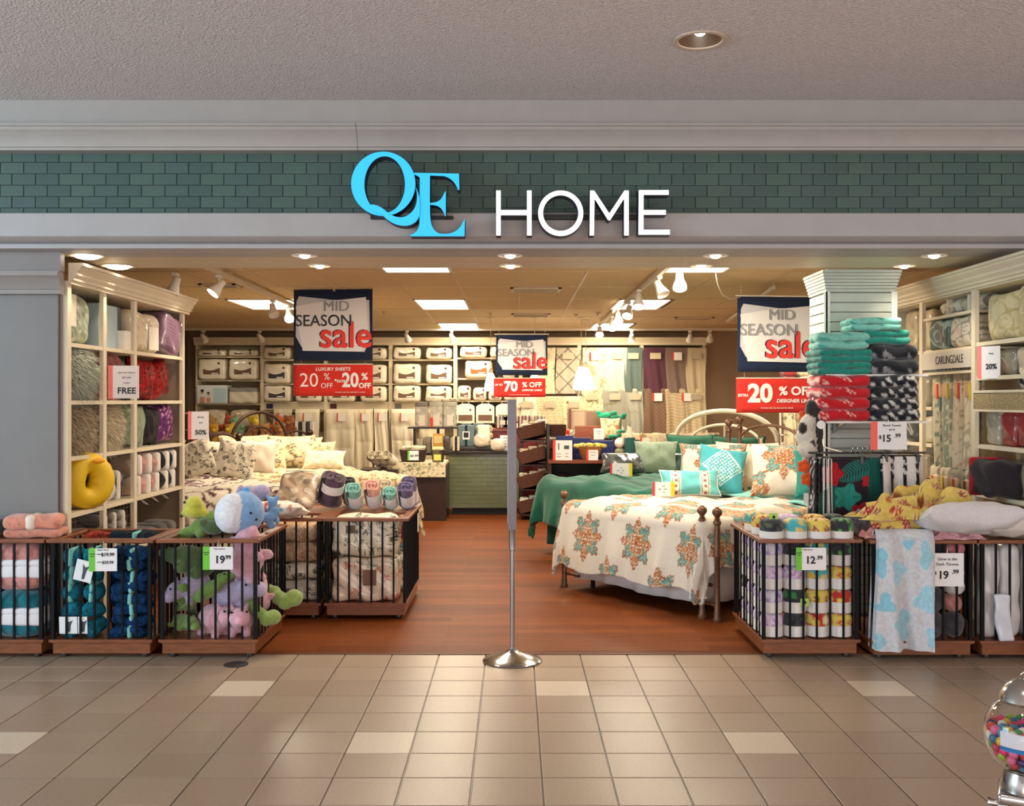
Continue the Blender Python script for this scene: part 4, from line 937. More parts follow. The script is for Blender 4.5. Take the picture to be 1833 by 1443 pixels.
folded('shaggy tan throw with paler curls on top in the second-row left bin', 'throw', .50, .33, .13, 1, (-1.75, 7.80, .575), TS, mat='knit', name='folded_throw', seed=12)
pillow('small red and cream flowered pillow lying on the second-row left bin', 'cushion', .46, .34, .12, (-1.78, 7.66, .80), FLR2, tilt=-78, rz=0)
pl = hx('6f5266')
# bagged beige throw, leaning
o = bagset('clear bag with a beige ruched throw leaning on the second-row bin', .34, .12, .34, (-1.80, 8.10, .78), camo(np.array(hx('b9a084')), [hx('8f7660'), hx('d9c9b0')], 26), None, tilt=-38, rz=-18, r=.05, name='bagged_throw', cat='throw')
o = roll_throw('plum plush throw with white band leaning beside the clear bag', .10, .24, (-1.52, 8.26, .82), camo(np.array(hx('4c3642')), [hx('3a2833'), hx('62495a')], 30), band=(.45, .75), rot=(R(22), R(16), 0))
mint = hx('7fb8a8'); rose = hx('d99c8a'); prp = hx('6a5a80')
for lab, x, y, Rr, L_, c, b_ in (('mint green rolled throw, first in the row on the aisle bin', -1.295, 8.10, .066, .20, mint, 1), ('rose pink rolled throw, second in the row on the aisle bin', -1.145, 8.12, .068, .23, rose, 1),
                        ('small mint rolled throw between the pink and purple rolls', -1.005, 8.10, .058, .17, mint, 1), ('purple rolled throw nearest the aisle on the aisle bin', -.875, 8.12, .066, .21, prp, 1),
                        ('charcoal rolled throw behind the first mint roll', -1.37, 8.34, .066, .25, hx('4a4244'), 0), ('cream rolled throw behind the pink and small mint rolls', -1.07, 8.36, .066, .22, hx('cdbb9c'), 0), ('second purple rolled throw behind the nearest purple one', -.865, 8.33, .066, .26, hx('665674'), 0)):
    roll_throw(lab, Rr, L_, (x, y + .12, .762 + Rr * .72), camo(np.array(c), [np.array(c) * .8, np.array(c) * 1.15], 40), band=(.02, .62), rot=(R(46), 0, 0), group='rolled throws on the aisle bin')
# side pouches seen through the bars of the aisle bin
card('white hanging ticket on the aisle side of the second-row bin', 'price tag', .07, .15, (-.785, 8.2, .58), 0, None, [], rz=90, name='price_ticket')
folded('crimson folded throw pushed against the aisle bars of the bin', 'throw', .30, .16, .12, 1, (-.93, 8.42, .50), fluff(hx('a02f3c')), rz=90, name='folded_throw', seed=14)
folded('teal folded throw at the lower back corner of the aisle bin', 'throw', .30, .16, .14, 1, (-.93, 8.46, .30), fluff(hx('23606a')), rz=90, name='folded_throw', seed=15)

# ---- R1: columns of little rolled throws
wb = hx('dcd8d4')
pats = {'lilac spotted': camo(np.array(hx('d8cfe0')), [hx('9a86c0'), hx('b9a0cc')], 45), 'grey leafy': camo(np.array(hx('3f4045')), [hx('2c2d31'), hx('5b6a4a')], 40), 'aqua and gold': spots(hx('4fb0b5'), [hx('e0b23c'), hx('e6c870')], .08, .028, 3),
        'yellow cookie-print': spots(hx('e3c95f'), [hx('b46a35'), hx('8f4c28'), hx('c23c30')], .07, .026, 4, inner=hx('e8c089')), 'red and yellow': spots(hx('c23a34'), [hx('e8cf62'), hx('eadfae')], .07, .028, 8), 'charcoal with green clover': spots(hx('35363a'), [hx('5fae4a'), hx('3c8a44')], .07, .022, 5),
        'pink and lilac': camo(np.array(hx('dccbe0')), [hx('c79ac0'), hx('b08ac8')], 50, 3)}
pn = list(pats)
def minir(label, p, pat, upright=True, s=1.0, rot=(0, 0, 0)):
    o = thing('rolled_throw', label, 'throw', p, group='little rolled throws in the aisle-side right bin', rot=rot)
    g = G(); fn = pats[pat]
    Rr = .068 * s; a = np.linspace(0, 2 * PI, 41)[:-1]
    pr = [(Rr * .6, .0), (Rr * .98, .01), (Rr, .05), (Rr * .98, .07), (Rr * 1.04, .082), (Rr * 1.06, .095), (Rr * 1.07, .108), (Rr * 1.06, .122), (Rr * 1.0, .136), (Rr * .88, .147), (Rr * .7, .152), (Rr * .5, .155), (.004, .152)]
    P = np.array([[(r_ * math.cos(t), r_ * math.sin(t) * .95, z) for t in a] for r_, z in pr]); P[4:, :, :2] *= (1 + .04 * np.sin(np.array(range(40)) * 1.3))[None, :, None]
    # colour by angle so prints wrap round the roll
    cc = fn((a[None, :] * Rr + 0 * P[:, :, 2]).ravel() + 3.3, P[:, :, 2].ravel() + p[0]).reshape(len(pr), 40, 3)
    P2 = np.repeat(P, 1, 0); g.sheet(P2[::-1], cc[::-1], close_v=True); part('throw', g, 'plush', o)
    part('paper_band', G(wb).lathe([(Rr * 1.02, .006), (Rr * 1.05, .008), (Rr * 1.05, .072), (Rr * 1.02, .075)], 22), 'paper', o)
    return o
lay = [['pink and lilac', 'grey leafy', 'red and yellow', 'yellow cookie-print'], ['lilac spotted', 'charcoal with green clover', 'yellow cookie-print', 'red and yellow'], ['pink and lilac', 'pink and lilac', 'aqua and gold', 'yellow cookie-print'], ['lilac spotted', 'grey leafy', 'aqua and gold', 'charcoal with green clover']]
cn = ['first column', 'second column', 'third column', 'fourth column']; rn = ['bottom', 'second', 'third', 'top']
for k in range(4):
    for i in range(4):
        minir('%s rolled throw, %s row, %s from the aisle end, front bars' % (lay[k][i], rn[k], cn[i]), (1.665 + .148 * i, 6.515 + .003 * k, .125 + k * .152), lay[k][i])
    for j in range(3):
        pt = ['pink and lilac', 'lilac spotted', 'lilac spotted'][j] if k != 1 else ['lilac spotted', 'pink and lilac', 'grey leafy'][j]
        minir('%s rolled throw, %s row, %s back along the aisle-side bars' % (pt, rn[k], ['first', 'second', 'third'][j]), (1.66, 6.68 + .17 * j, .125 + k * .152), pt)
for j, (x, y, pt, lb) in enumerate(((1.66, 6.50, 'grey leafy', 'at the front corner'), (1.815, 6.50, 'aqua and gold', 'second along the front'), (1.965, 6.50, 'yellow cookie-print', 'third along the front'), (2.115, 6.51, 'charcoal with green clover', 'fourth along the front'),
                                  (1.655, 6.70, 'yellow cookie-print', 'behind the corner one'), (1.65, 6.88, 'aqua and gold', 'at the back by the aisle rail'), (1.83, 6.72, 'pink and lilac', 'in the second rank left'), (2.0, 6.72, 'yellow cookie-print', 'in the second rank middle'), (2.13, 6.75, 'grey leafy', 'in the second rank right'))):
    minir('%s rolled throw heaped above the rail, %s' % (pt, lb), (x, y, .735), pt, s=1.05)
part_ = [((1.665, 6.46, .875), 12, 'on the grey leafy roll'), ((2.13, 6.45, .80), -18, 'on the clover roll'), ((1.86, 6.445, .33), -14, 'on the second column, second row')]
for p, r_a, nm in part_:
    card('small lime green tag with black emblem ' + nm, 'tag', .055, .05, p, 0, None, [], name='hang_tag', base=hx('a6cf62'))
    part('emblem', G(BLACK).lathe([(.011, 0), (.011, .002)], 5, M=Matrix.Translation((0, -.002, .026)) @ Matrix.Rotation(R(90), 4, 'X')), 'paper', COL.objects[-1] if False else bpy.data.objects[[o.name for o in bpy.data.objects if o.get('label') == 'small lime green tag with black emblem ' + nm][0]])
card('white price card reading 12.99 with green strip on the aisle-side right bin', 'price sign', .19, .142, (1.885, FY - .03, .572), .036, G1, [('12', .064, -.005, .062, .002), ('.99', .034, .052, .078, .001), ('Baby throws', .012, -.02, .13, 0), ('everyday', .010, -.077, .11, 0), ('value', .010, -.077, .096, 0)], hook=True)
# ---- R2
def wsp(u, v):
    u = np.ravel(u); v = np.ravel(v); c = arr(hx('cdcdd2'), len(u)).copy()
    for i, (cx, cy, a_, b_) in enumerate(((-.15, -.14, .03, .10), (-.04, -.22, .045, .075), (.13, -.12, .035, .09), (-.13, -.42, .05, .06), (.12, -.40, .06, .08), (-.02, -.56, .05, .10), (.02, -.05, .03, .03), (.16, -.62, .03, .06), (-.16, -.66, .03, .05))):
        th = np.arctan2(v - cy, u - cx); k = ((u - cx) / a_) ** 2 + ((v - cy) / b_) ** 2 < (1 + .25 * np.sin(3 * th + i)) ** 2; c[k] = hx(['8cc4d8', 'a3cfdd', '9ac6d2'][i % 3])
    return c
o = thing('draped_blanket', 'pale grey blanket with aqua cow spots draped over the bin rail', 'blanket', (2.465, FY - .01, .79)); part('blanket', hung_g(.36, .72, .14, wsp, n=90, m=90, bulge=.03, seed=2), 'plush', o)
gk = hx('4b4a50')
cnt = 0
for x, y, c, nm in ((2.70, 6.50, gk, 'grey plush roll with card, lowest by the draped blanket'), (2.83, 6.50, gk, 'grey plush roll, lowest below the pink rolls')):
    folded(nm, 'throw', .13, .14, .16, 1, (x, y, .125), camo(np.array(c), [np.array(c) * .7, np.array(c) * 1.3], 30), name='folded_throw', band=None, seed=cnt); cnt += 1
folded('grey plush roll with white tag, middle height beside the blanket', 'throw', .13, .14, .16, 1, (2.70, 6.50, .29), camo(np.array(gk), [np.array(gk) * .7, np.array(gk) * 1.3], 30), name='folded_throw', seed=21)
folded('small pink plush roll above the lowest grey one', 'throw', .12, .14, .11, 1, (2.83, 6.50, .29), fluff(PK), name='folded_throw', seed=22)
folded('rose plush throw with white band, middle of the pink column', 'throw', .12, .14, .10, 1, (2.83, 6.50, .405), fluff(hx('e0dcd8')), name='folded_throw', seed=23)
folded('tall rose plush throw, top of the pink column', 'throw', .13, .15, .22, 3, (2.83, 6.50, .51), fluff(hx('c98088')), name='folded_throw', seed=24)
folded('charcoal plush throw behind the white price card', 'throw', .13, .14, .14, 1, (2.70, 6.50, .455), camo(np.array(gk), [np.array(gk) * .8], 30), name='folded_throw', seed=25)
folded('charcoal folded throw under the top board of the draped bin', 'throw', .30, .14, .13, 2, (2.68, 6.55, .60), fluff(hx('3a3838')), name='folded_throw', seed=26)
card('large white price card reading 19.99 for glow throws on the draped bin', 'price sign', .21, .21, (2.735, FY - .065, .475), 0, None, [('Glow in the', .026, 0, .172, 0), ('Dark Throws', .026, 0, .140, 0), ('$', .032, -.076, .082, .001), ('19', .068, -.026, .07, .002), ('.99', .036, .05, .092, .001)], hook=True)
# on top of R2 / R3
pz = spots(hx('dcc062'), [hx('b4652f'), hx('93502c'), hx('b83a30')], .12, .042, 4, inner=hx('e9c690'))
def heap(label, cat, L_, W_, H_, loc, fn, rz=0, seed=0, mat='plush', name='crumpled_blanket', n=70, lean=0.0):
    r = hashr(seed); u = np.linspace(-1, 1, n); U, V = np.meshgrid(u, u, indexing='ij'); ph = r.uniform(0, 6, 8)
    env = np.clip(1 - np.abs(U) ** 2.6, 0, 1) ** .5 * np.clip(1 - np.abs(V) ** 2.6, 0, 1) ** .5
    rid = .5 + .28 * np.sin(U * 5 + 3 * V + ph[0]) + .22 * np.sin(V * 9 - 4 * U + ph[1]) + .12 * np.sin(U * 13 + V * 8 + ph[2]) + .08 * np.sin(V * 21 + ph[3] + 2 * U)
    Zz = H_ * env * np.clip(rid, .2, 1.2) + lean * U * env
    Xx = L_ / 2 * U * (1 + .12 * np.sin(V * 6 + ph[4])) ; Yy = W_ / 2 * V * (1 + .15 * np.sin(U * 7 + ph[5]))
    o = thing(name, label, cat, loc, rz=R(rz)); g = G(); cc = fn(Xx.ravel() + .1 * Zz.ravel(), Yy.ravel() + Zz.ravel()).reshape(n, n, 3)
    g.sheet(np.stack([Xx, Yy, np.maximum(Zz, .002)], 2), cc); g.sheet(np.stack([Xx, Yy, 0 * Zz], 2)[::-1], cc[::-1]); part('blanket', g, mat, o); return o
WP = plain(hx('d5cfd0'))
pillow('plump white pillow lying on the draped bin beneath the cookie blanket', 'pillow', .62, .38, .19, (2.87, 6.52, .865), WP, tilt=-76, rz=-3)
heap('yellow cookie and pizza print blanket thrown over a white pillow', 'blanket', .74, .34, .22, (2.60, 6.60, .885), pz, rz=10, seed=4, lean=.10)
o = thing('draped_blanket', 'corner of the yellow cookie print blanket hanging over the bin top', 'blanket', (2.45, 6.52, 1.00), rot=(R(-14), R(-8), R(6))); part('blanket', hung_g(.34, .20, .05, pz, n=36, m=22, bulge=.02, seed=5), 'plush', o)
heap('pink and grey fuzzy slippers bundle beside the draped blanket', 'slippers', .24, .16, .07, (2.36, 6.50, .768), camo(np.array(hx('c98a84')), [hx('b5706c'), hx('d9a79c')], 30), rz=4, seed=6, name='slipper_bundle')
heap('grey fuzzy throw bundle under the cookie blanket at the left', 'throw', .26, .2, .15, (2.30, 6.72, .768), camo(np.array(hx('8a8288')), [hx('6c666c'), hx('a8a0a4')], 30), seed=7, name='throw_bundle')
heap('dusty pink crumpled throw under the white pillow', 'throw', .34, .2, .10, (2.80, 6.46, .768), camo(np.array(hx('c58f94')), [hx('a8767c'), hx('d8aab0')], 26), seed=8, name='throw_bundle')
heap('blue-grey crumpled throw between the pink bundles', 'throw', .24, .16, .07, (2.60, 6.50, .768), camo(np.array(hx('84808a')), [hx('6a6a78')], 26), seed=9, name='throw_bundle')
pb = floral(hx('d8d2cc'), [hx('8f7a5a'), hx('a58f6c')], .2, .07, 3)
pillow('white pillow in a clear bag with tan print on the rightmost bin', 'pillow', .55, .34, .15, (3.18, 6.56, .83), pb, tilt=-80, rz=4, mat='bagged')
pillow('second bagged white pillow at the right edge of the rightmost bin', 'pillow', .50, .32, .13, (3.46, 6.76, .84), plain(hx('d8d4d0')), tilt=-80, rz=-4, mat='bagged')
for k, (x, c) in enumerate(((3.06, 'd3d2d6'), (3.19, 'dcd9d8'), (3.33, 'd6d4d4'), (3.47, 'dad8d8'))):
    o = thing('bagged_pillow', 'white pillow standing in crinkled clear bag, %s in the rightmost bin' % ['first from the left', 'second from the left', 'third from the left', 'last at the frame edge'][k], 'pillow', (x, 6.52, .125), group='bagged pillows upright in the rightmost bin')
    g = G(); g.rbox(.125, .16, .60, .05, (0, 0, .30), col=camo(np.array(hx(c)), [np.array(hx(c)) * .9], 16, k), n=12, wob=.005, seed=k); part('pillow', g, 'bagged', o)
o = thing('bagged_pillow', 'loose crinkled plastic bag end sticking out through the rightmost bin bars', 'pillow', (3.115, 6.375, .12), rot=(0, R(-6), 0)); part('pillow', G().rbox(.10, .035, .30, .017, (0, 0, .15), col=hx('cfd0d8'), n=12, wob=.006, seed=5), 'bagged', o)
# ================================================================== BEDS
def duvet(name, label, W, L, H, drop, dfoot, loc, rz, fn, step=.018, seed=0, mat='fabric', cat='duvet', amp=.03, zmin=.05, puff=.02, headt=1.0, corner=1.25):
    r = .12; hwid = W / 2 - r * .3
    s = np.arange(-hwid - drop, hwid + drop + step, step); t = np.arange(-dfoot, L * headt, step); S, T = np.meshgrid(s, t, indexing='ij')
    os_ = np.maximum(np.abs(S) - hwid, 0); ot = np.maximum(-T - 0, 0); hyp = np.hypot(os_, ot)
    dx = np.sign(S) * os_ / (hyp + 1e-9); dy = -ot / (hyp + 1e-9)
    a = np.minimum(hyp / r, PI / 2); out = r * np.sin(a); dz = r * (1 - np.cos(a)); ex = np.maximum(hyp - r * PI / 2, 0)
    both = (os_ > 0) & (ot > 0); ex = np.where(both, np.minimum(ex, max(drop, dfoot) * corner - r), ex)
    out = out + ex * .10; dz = dz + ex * .99
    per = np.where(os_ > ot, T, S) ; sm = np.clip(ex / .3, 0, 1)
    out += sm * amp * (np.sin(per * 13 + seed) + .6 * np.sin(per * 23 + seed * 2) + .3 * np.sin(per * 41 + seed)) + sm * .02
    Xx = np.clip(S, -hwid, hwid) + dx * out; Yy = np.maximum(T, 0) + dy * out
    top = np.clip(1 - hyp / .1, 0, 1)
    Zz = H - dz + top * puff * (np.sin(S * 7 + seed) * np.sin(T * 6 + seed * 2) + .5 * np.sin(S * 15 + T * 9 + seed) + .25 * np.sin(T * 31 - S * 17)) + top * puff * .8 * np.clip(1 - np.abs(S) / hwid, 0, 1)
    Zz = np.maximum(Zz + .02 * sm * np.sin(per * 9 + seed), zmin)
    o = thing(name, label, cat, loc, rz=rz); g = G(); P = np.stack([Xx, Yy, Zz], 2)
    g.sheet(P, fn(S.ravel(), T.ravel()).reshape(*S.shape, 3)); b_ = part('cover', g, mat, o)
    md = b_.modifiers.new('thickness', 'SOLIDIFY'); md.thickness = .02; md.offset = -1
    return o
def skirt(W, L, z0, z1, col, parent, amp=.012, foot=True):
    pts = []
    for a, b2, n in (((-W / 2, L), (-W / 2, 0), 60), ((-W / 2, 0), (W / 2, 0), 50), ((W / 2, 0), (W / 2, L), 60)):
        for q in np.linspace(0, 1, n, endpoint=False): pts.append((a[0] + (b2[0] - a[0]) * q, a[1] + (b2[1] - a[1]) * q))
    pts.append((W / 2, L)); pts = np.array(pts); d = np.cumsum(np.r_[0, np.linalg.norm(np.diff(pts, axis=0), axis=1)])
    nr = np.gradient(pts, axis=0); nr = np.stack([nr[:, 1], -nr[:, 0]], 1); nr /= np.linalg.norm(nr, axis=1)[:, None]
    P = []
    for q, z in ((0, z1), (.5, (z0 + z1) / 2), (1, z0)):
        wv = amp * (.2 + q) * (np.sin(d * 15) + .6 * np.sin(d * 33 + 1)); P.append(np.c_[pts + nr * -wv[:, None], np.full(len(pts), z) + (0.01 * np.sin(d * 6) if q == 1 else 0)])
    g = G(col); g.sheet(np.array(P)); o = part('bed_skirt', g, 'fabric', parent); m_ = o.modifiers.new('t', 'SOLIDIFY'); m_.thickness = .006
def arc(p0, p1, h, n=16, yy=0): return [(p0[0] + (p1[0] - p0[0]) * (1 - math.cos(a)) / 2, yy, p0[1] + (p1[1] - p0[1]) * (1 - math.cos(a)) / 2 + h * math.sin(a)) for a in np.linspace(0, PI, n)]
def finial(g, x, y, z, s=1.0, col=None): g.lathe([(.012 * s, 0), (.022 * s, .006), (.014 * s, .016), (.018 * s, .024), (.032 * s, .045), (.034 * s, .062), (.026 * s, .08), (.012 * s, .09), (.014 * s, .094), (.002, .098)], 16, c=(x, y, z), col=col)
def bedbase(t, W, L, mcol=hx('d8cfc0'), sk=hx('ddd8d2'), H=.70, skz=.09):
    part('mattress', G(mcol).rbox(W - .1, L - .06, .30, .06, (0, L / 2, H - .19), n=4), 'fabric', t)
    part('box_spring', G(mcol).rbox(W - .1, L - .06, .16, .02, (0, L / 2, H - .43), n=3), 'fabric', t)
    if sk is not None: skirt(W - .06, L - .02, skz, H - .32, sk, t)
    g = G(BLACK)
    for sx_ in (-1, 1):
        for y in (.12, L - .12): g.tube([(sx_ * (W / 2 - .12), y, 0), (sx_ * (W / 2 - .12), y, .19)], .02, 8)
    for sx_ in (-1, 1): part('side_rail', G(hx('3a2a20')).box(sx_ * (W / 2 - .07) - .015, sx_ * (W / 2 - .07) + .015, 0, L, .19, .23), 'metal_dark', t, smooth=False)
    for sx_ in (-1, 1):
        for y in (.12, L - .12): part('leg', G(BLACK).tube([(sx_ * (W / 2 - .12), y, 0), (sx_ * (W / 2 - .12), y, .19)], .02, 8), 'metal_dark', t)
AN = hx('7b5a45')
# ---- medallion bed (right), double antique posts
PH = math.atan2(-.8, .6)          # local x -> (.6,-.8), local y -> (.8,.6)
MF = (.985, 8.27)
b1 = thing('bed', 'bed with antique bronze paired posts and medallion bedding on the right', 'bed', (MF[0], MF[1], 0), rz=PH)
bedbase(b1, 1.54, 2.0, sk=hx('e2dedb'))
def post(parent, x, y, h, col=AN, nm='post'):
    g = G(col); g.lathe([(.032, 0), (.034, .02), (.024, .035), (.026, .06), (.022, .075), (.021, h * .55), (.027, h * .56), (.027, h * .585), (.021, h * .6), (.021, h - .14), (.030, h - .13), (.030, h - .115), (.022, h - .10)], 16, c=(x, y, 0)); o = part(nm, g, 'antique', parent)
    g2 = G(col); finial(g2, x, y, h - .10, 1.15); part('finial', g2, 'antique', o)
for sx_, xs in ((-1, (-.78, -.64)), (1, (.79, .94))):
    for x in (xs if sx_ > 0 else (-.84,)): post(b1, x, -.05, .86)
    for x in (xs[0],): post(b1, x, 2.05, 1.47)
    post(b1, xs[1], 2.05, 1.50)
    for z in (.55, .12): part('cross_bar', G(AN).tube([(xs[0] - .06 * (sx_ < 0), -.05, z), ((xs[0] + xs[1]) / 2, -.05, z + .006), (xs[1], -.05, z)], .014, 10), 'antique', b1)
    for z in (1.2,): part('cross_bar', G(AN).tube([(xs[0], 2.05, z), (xs[1], 2.05, z)], .014, 10), 'antique', b1)
part('foot_rail', G(AN).tube([(-.78, .06, .24), (.79, .06, .24)], .014, 10), 'antique', b1)
part('head_arch', G(AN).tube(arc((-.64, 1.25), (.1, 1.25), .16, yy=2.05), .014, 8), 'antique', b1)
part('head_arch', G(AN).tube(arc((.1, 1.25), (.79, 1.25), .16, yy=2.05), .014, 8), 'antique', b1)
part('head_rail', G(AN).tube([(-.64, 2.05, 1.0), (.79, 2.05, 1.0)], .012, 8), 'antique', b1)
for x in (-.4, -.15, .1, .35, .6): part('spindle', G(AN).tube([(x, 2.05, .5), (x, 2.05, 1.33)], .008, 6), 'antique', b1)
part('rosette', G(AN).lathe([(.01, -.02), (.05, -.012), (.06, 0), (.05, .012), (.01, .02)], 14, M=Matrix.Translation((.1, 2.05, 1.26)) @ Matrix.Rotation(R(90), 4, 'X')), 'antique', b1)
MB_ = medal(hx('d6ccbc'), sp=(.60, .36), R0=.185, off=(.17, -.335))
d1 = duvet('duvet', 'ivory duvet printed with orange and teal medallions on the bronze-post bed', 1.58, 1.75, .775, .46, .64, (MF[0] + .8 * .0, MF[1] + .6 * .0, 0), PH, MB_, step=.009, seed=2, amp=.02, corner=1.0)
def onbed(base, phi, x, y, z): return (base[0] + x * math.cos(phi) - y * math.sin(phi), base[1] + x * math.sin(phi) + y * math.cos(phi), z)
def bp(label, w_, h_, t_, x, y, z, fn, base, phi, dz=0, tilt=20, mat='fabric', roll=0, flange=None, seed=0, pinch=.1, cat='pillow', name='pillow', n=30):
    return pillow(label, cat, w_, h_, t_, onbed(base, phi, x, y, z), fn, mat=mat, rz=math.degrees(phi) + dz, tilt=tilt, roll=roll, flange=flange, seed=seed, pinch=pinch, name=name, n=n)
AQ = hx('4aa5ac'); AQ2 = hx('6ab9b8')
bp('ivory pillow with hem stitch by the left headboard posts', .66, .46, .18, -.38, 1.90, .80, plain(hx('eadfc8')), MF, PH, tilt=16, flange=hx('e6dcc8'), dz=40, seed=1)
bp('ivory pillow with hem stitch leaning at the middle of the headboard', .66, .46, .18, .26, 1.86, .80, plain(hx('eadfc8')), MF, PH, tilt=16, flange=hx('e6dcc8'), dz=40, seed=2)
bp('large medallion-print sham with rounded corners at the right of the bed', .66, .50, .20, .42, 1.45, .80, medal(hx('e2d6c4'), sp=(.6, .3), R0=.2, off=(.26, .06)), MF, PH, dz=42, tilt=22, seed=3, n=70)
bp('medallion-print sham partly behind the square aqua cushion', .64, .48, .20, -.42, 1.42, .80, medal(hx('e2d6c4'), sp=(.6, .3), R0=.2, off=(0, .24)), MF, PH, dz=42, tilt=24, seed=4, n=70)
bp('teal pillow glimpsed behind the medallion sham and cow scarf', .5, .44, .16, .72, 1.55, .80, plain(hx('2e7d72')), MF, PH, dz=40, tilt=20, seed=5)
def aqf(u, v):
    c = arr(AQ, np.size(u)).copy(); u = np.ravel(u); v = np.ravel(v) - .23
    q = np.abs(u) + np.abs(v) * 1.0; k = (q < .17) & (np.sin(u * 170) * np.sin(v * 170) > .1); c[k] = hx('cfe6e0'); c[(np.abs(q - .18) < .006)] = hx('d8ece6'); return c
bp('square aqua cushion with pale lattice embroidery propped on a corner', .44, .44, .15, -.14, 1.18, .82, aqf, MF, PH, dz=48, tilt=24, roll=10, seed=6, cat='cushion', name='cushion', n=60)
def lumb(u, v):
    u = np.ravel(u); v = np.ravel(v); c = arr(AQ2, len(u)).copy()
    for cx in (-.13, .13):
        k = np.abs(u - cx) < .045; c[k] = hx('dcd6c4'); k2 = (np.abs(u - cx) < .012) & (np.sin(v * 120) > .2); c[k2] = hx('9c5a4a'); c[np.abs(np.abs(u - cx) - .03) < .004] = hx('4f8f8c')
    return c
bp('aqua lumbar cushion with two cream bands in front on the bed', .54, .25, .15, -.22, .90, .80, lumb, MF, PH, dz=50, tilt=30, flange=hx('e4dccb'), seed=7, cat='cushion', name='cushion', n=60)
tb_ = duvet('blanket', 'aqua turned-down blanket band across the medallion bed', 1.56, .5, .785, .40, -.0, onbed(MF, PH, 0, 1.25, 0), PH, plain(hx('86c4b9')), step=.03, seed=5, puff=.02, cat='blanket')
# ---- green velvet bed
GF = (.80, 10.42)
b2_ = thing('bed', 'bed with dark green velvet cover and white iron headboard arch behind', 'bed', (GF[0], GF[1], 0), rz=PH)
bedbase(b2_, 1.50, 2.0, sk=hx('1f5a4a'), H=.72)
IV = hx('e3d5b8')
for x, h in ((-.76, 1.22), (.76, 1.22)):
    part('post', G(IV).tube([(x, 2.04, 0), (x, 2.04, h)], .022, 10), 'painted', b2_)
part('head_arch', G(IV).tube(arc((-.76, 1.2), (.76, 1.2), .33, 24, yy=2.04), .028, 10), 'painted', b2_)
part('head_arch', G(IV).tube(arc((-.55, 1.12), (.55, 1.12), .25, 20, yy=2.04), .016, 8), 'painted', b2_)
part('head_rail', G(IV).tube([(-.76, 2.04, .98), (.76, 2.04, .98)], .016, 8), 'painted', b2_)
for x in (-.5, -.25, 0, .25, .5): part('spindle', G(IV).tube([(x, 2.04, .98), (x * 1.1, 2.04, 1.36 - abs(x) * .25)], .010, 6), 'painted', b2_)
def velv(u, v): return camo(np.array(hx('1f6b54')), [hx('1a5c49')], 6)(u, v)
duvet('duvet', 'deep green velvet duvet with a long draped side', 1.54, 1.95, .80, .52, .55, (GF[0], GF[1], 0), PH, velv, step=.02, seed=7, mat='plush', amp=.03, puff=.03)
bp('sage velvet cushion standing on the green bed', .50, .44, .17, -.30, 1.22, .82, plain(hx('8a9c84')), GF, PH, dz=44, tilt=35, mat='plush', cat='cushion', name='cushion')
bp('second sage cushion beside the first on the green bed', .50, .40, .17, .24, 1.40, .82, plain(hx('93a58c')), GF, PH, dz=44, tilt=30, mat='plush', cat='cushion', name='cushion')
bp('dark pillow in clear plastic lying at the front of the green bed', .52, .30, .16, -.52, .92, .83, camo(np.array(hx('2e332f')), [hx('3d443f')], 14), GF, PH, dz=44, tilt=48, mat='bagged')
bp('green satin pillow against the white iron headboard, left', .60, .40, .17, -.34, 1.84, .86, plain(hx('2f6450')), GF, PH, dz=38, tilt=15, flange=hx('2b5a48'))
bp('green satin pillow against the white iron headboard, right', .60, .40, .17, .36, 1.86, .86, plain(hx('2f6450')), GF, PH, dz=38, tilt=15, flange=hx('2b5a48'))
bp('white sheeted pillow below the green satin ones', .62, .34, .16, -.10, 1.66, .82, plain(hx('e6e2d8')), GF, PH, dz=40, tilt=55)
bp('dark green pillow in front of the white sheeted one', .62, .34, .16, .1, 1.52, .82, plain(hx('27423a')), GF, PH, dz=40, tilt=55)
def pcard(label, p, w_=.17, h_=.115, rz=0):
    o = card(label, 'price sign', w_, h_, p, .022, hx('d8383f'), [('queen', .012, 0, .09, 0), ('$99', .014, -.035, .06, 0), ('$129', .014, .015, .06, 0), ('king', .012, 0, .035, 0)], rz=rz)
    part('yellow_strip', G(hx('e3cf2c')).box(w_ / 2 - .035, w_ / 2, -.001, .0035, 0, h_), 'paper', o, smooth=False); return o
pcard('white price card with red and yellow strips on the medallion bed', (X(1188, 8.95), 8.95, .80), .20, .125, rz=4)
pcard('white price card with red and yellow strips on the green bed', (X(1112, 10.9), 10.9, .83), .24, .14)
# ---- left beds
def arcs_head(t, W, y, base=1.14, top=1.50, col=hx('3f2a20')):
    w_ = W / 2
    for s_ in (-1, 1):
        g = G(col); g.tube([(s_ * w_, y, 0), (s_ * w_, y, base + .03)], .02, 10); o = part('post', g, 'antique', t); g2 = G(col); finial(g2, s_ * w_, y, base + .03, 1.3); part('finial', g2, 'antique', o)
        part('side_arch', G(col).tube(arc((s_ * w_, base - .02), (s_ * w_ * .5, base + .02), .11, yy=y), .015, 8), 'antique', t)
        part('scroll', G(col).tube([(s_ * (w_ * .5 + .05 * math.cos(a)), y, base - .07 + .05 * math.sin(a)) for a in np.linspace(0, 5.2, 14)], .010, 6), 'antique', t)
    part('head_arch', G(col).tube(arc((-w_ * .52, base), (w_ * .52, base), top - base, 24, yy=y), .02, 10), 'antique', t)
    part('inner_arch', G(col).tube(arc((-w_ * .32, base - .05), (w_ * .32, base - .05), (top - base) * .62, 20, yy=y), .014, 8), 'antique', t)
    for z in (base - .06, .62): part('head_rail', G(col).tube([(-w_, y, z), (w_, y, z)], .015, 8), 'antique', t)
    for x in (-.5, -.3, -.12, .12, .3, .5): part('spindle', G(col).tube([(x * w_, y, .62), (x * w_, y, base + .12 - abs(x) * .1)], .009, 6), 'antique', t)
PL = R(38)
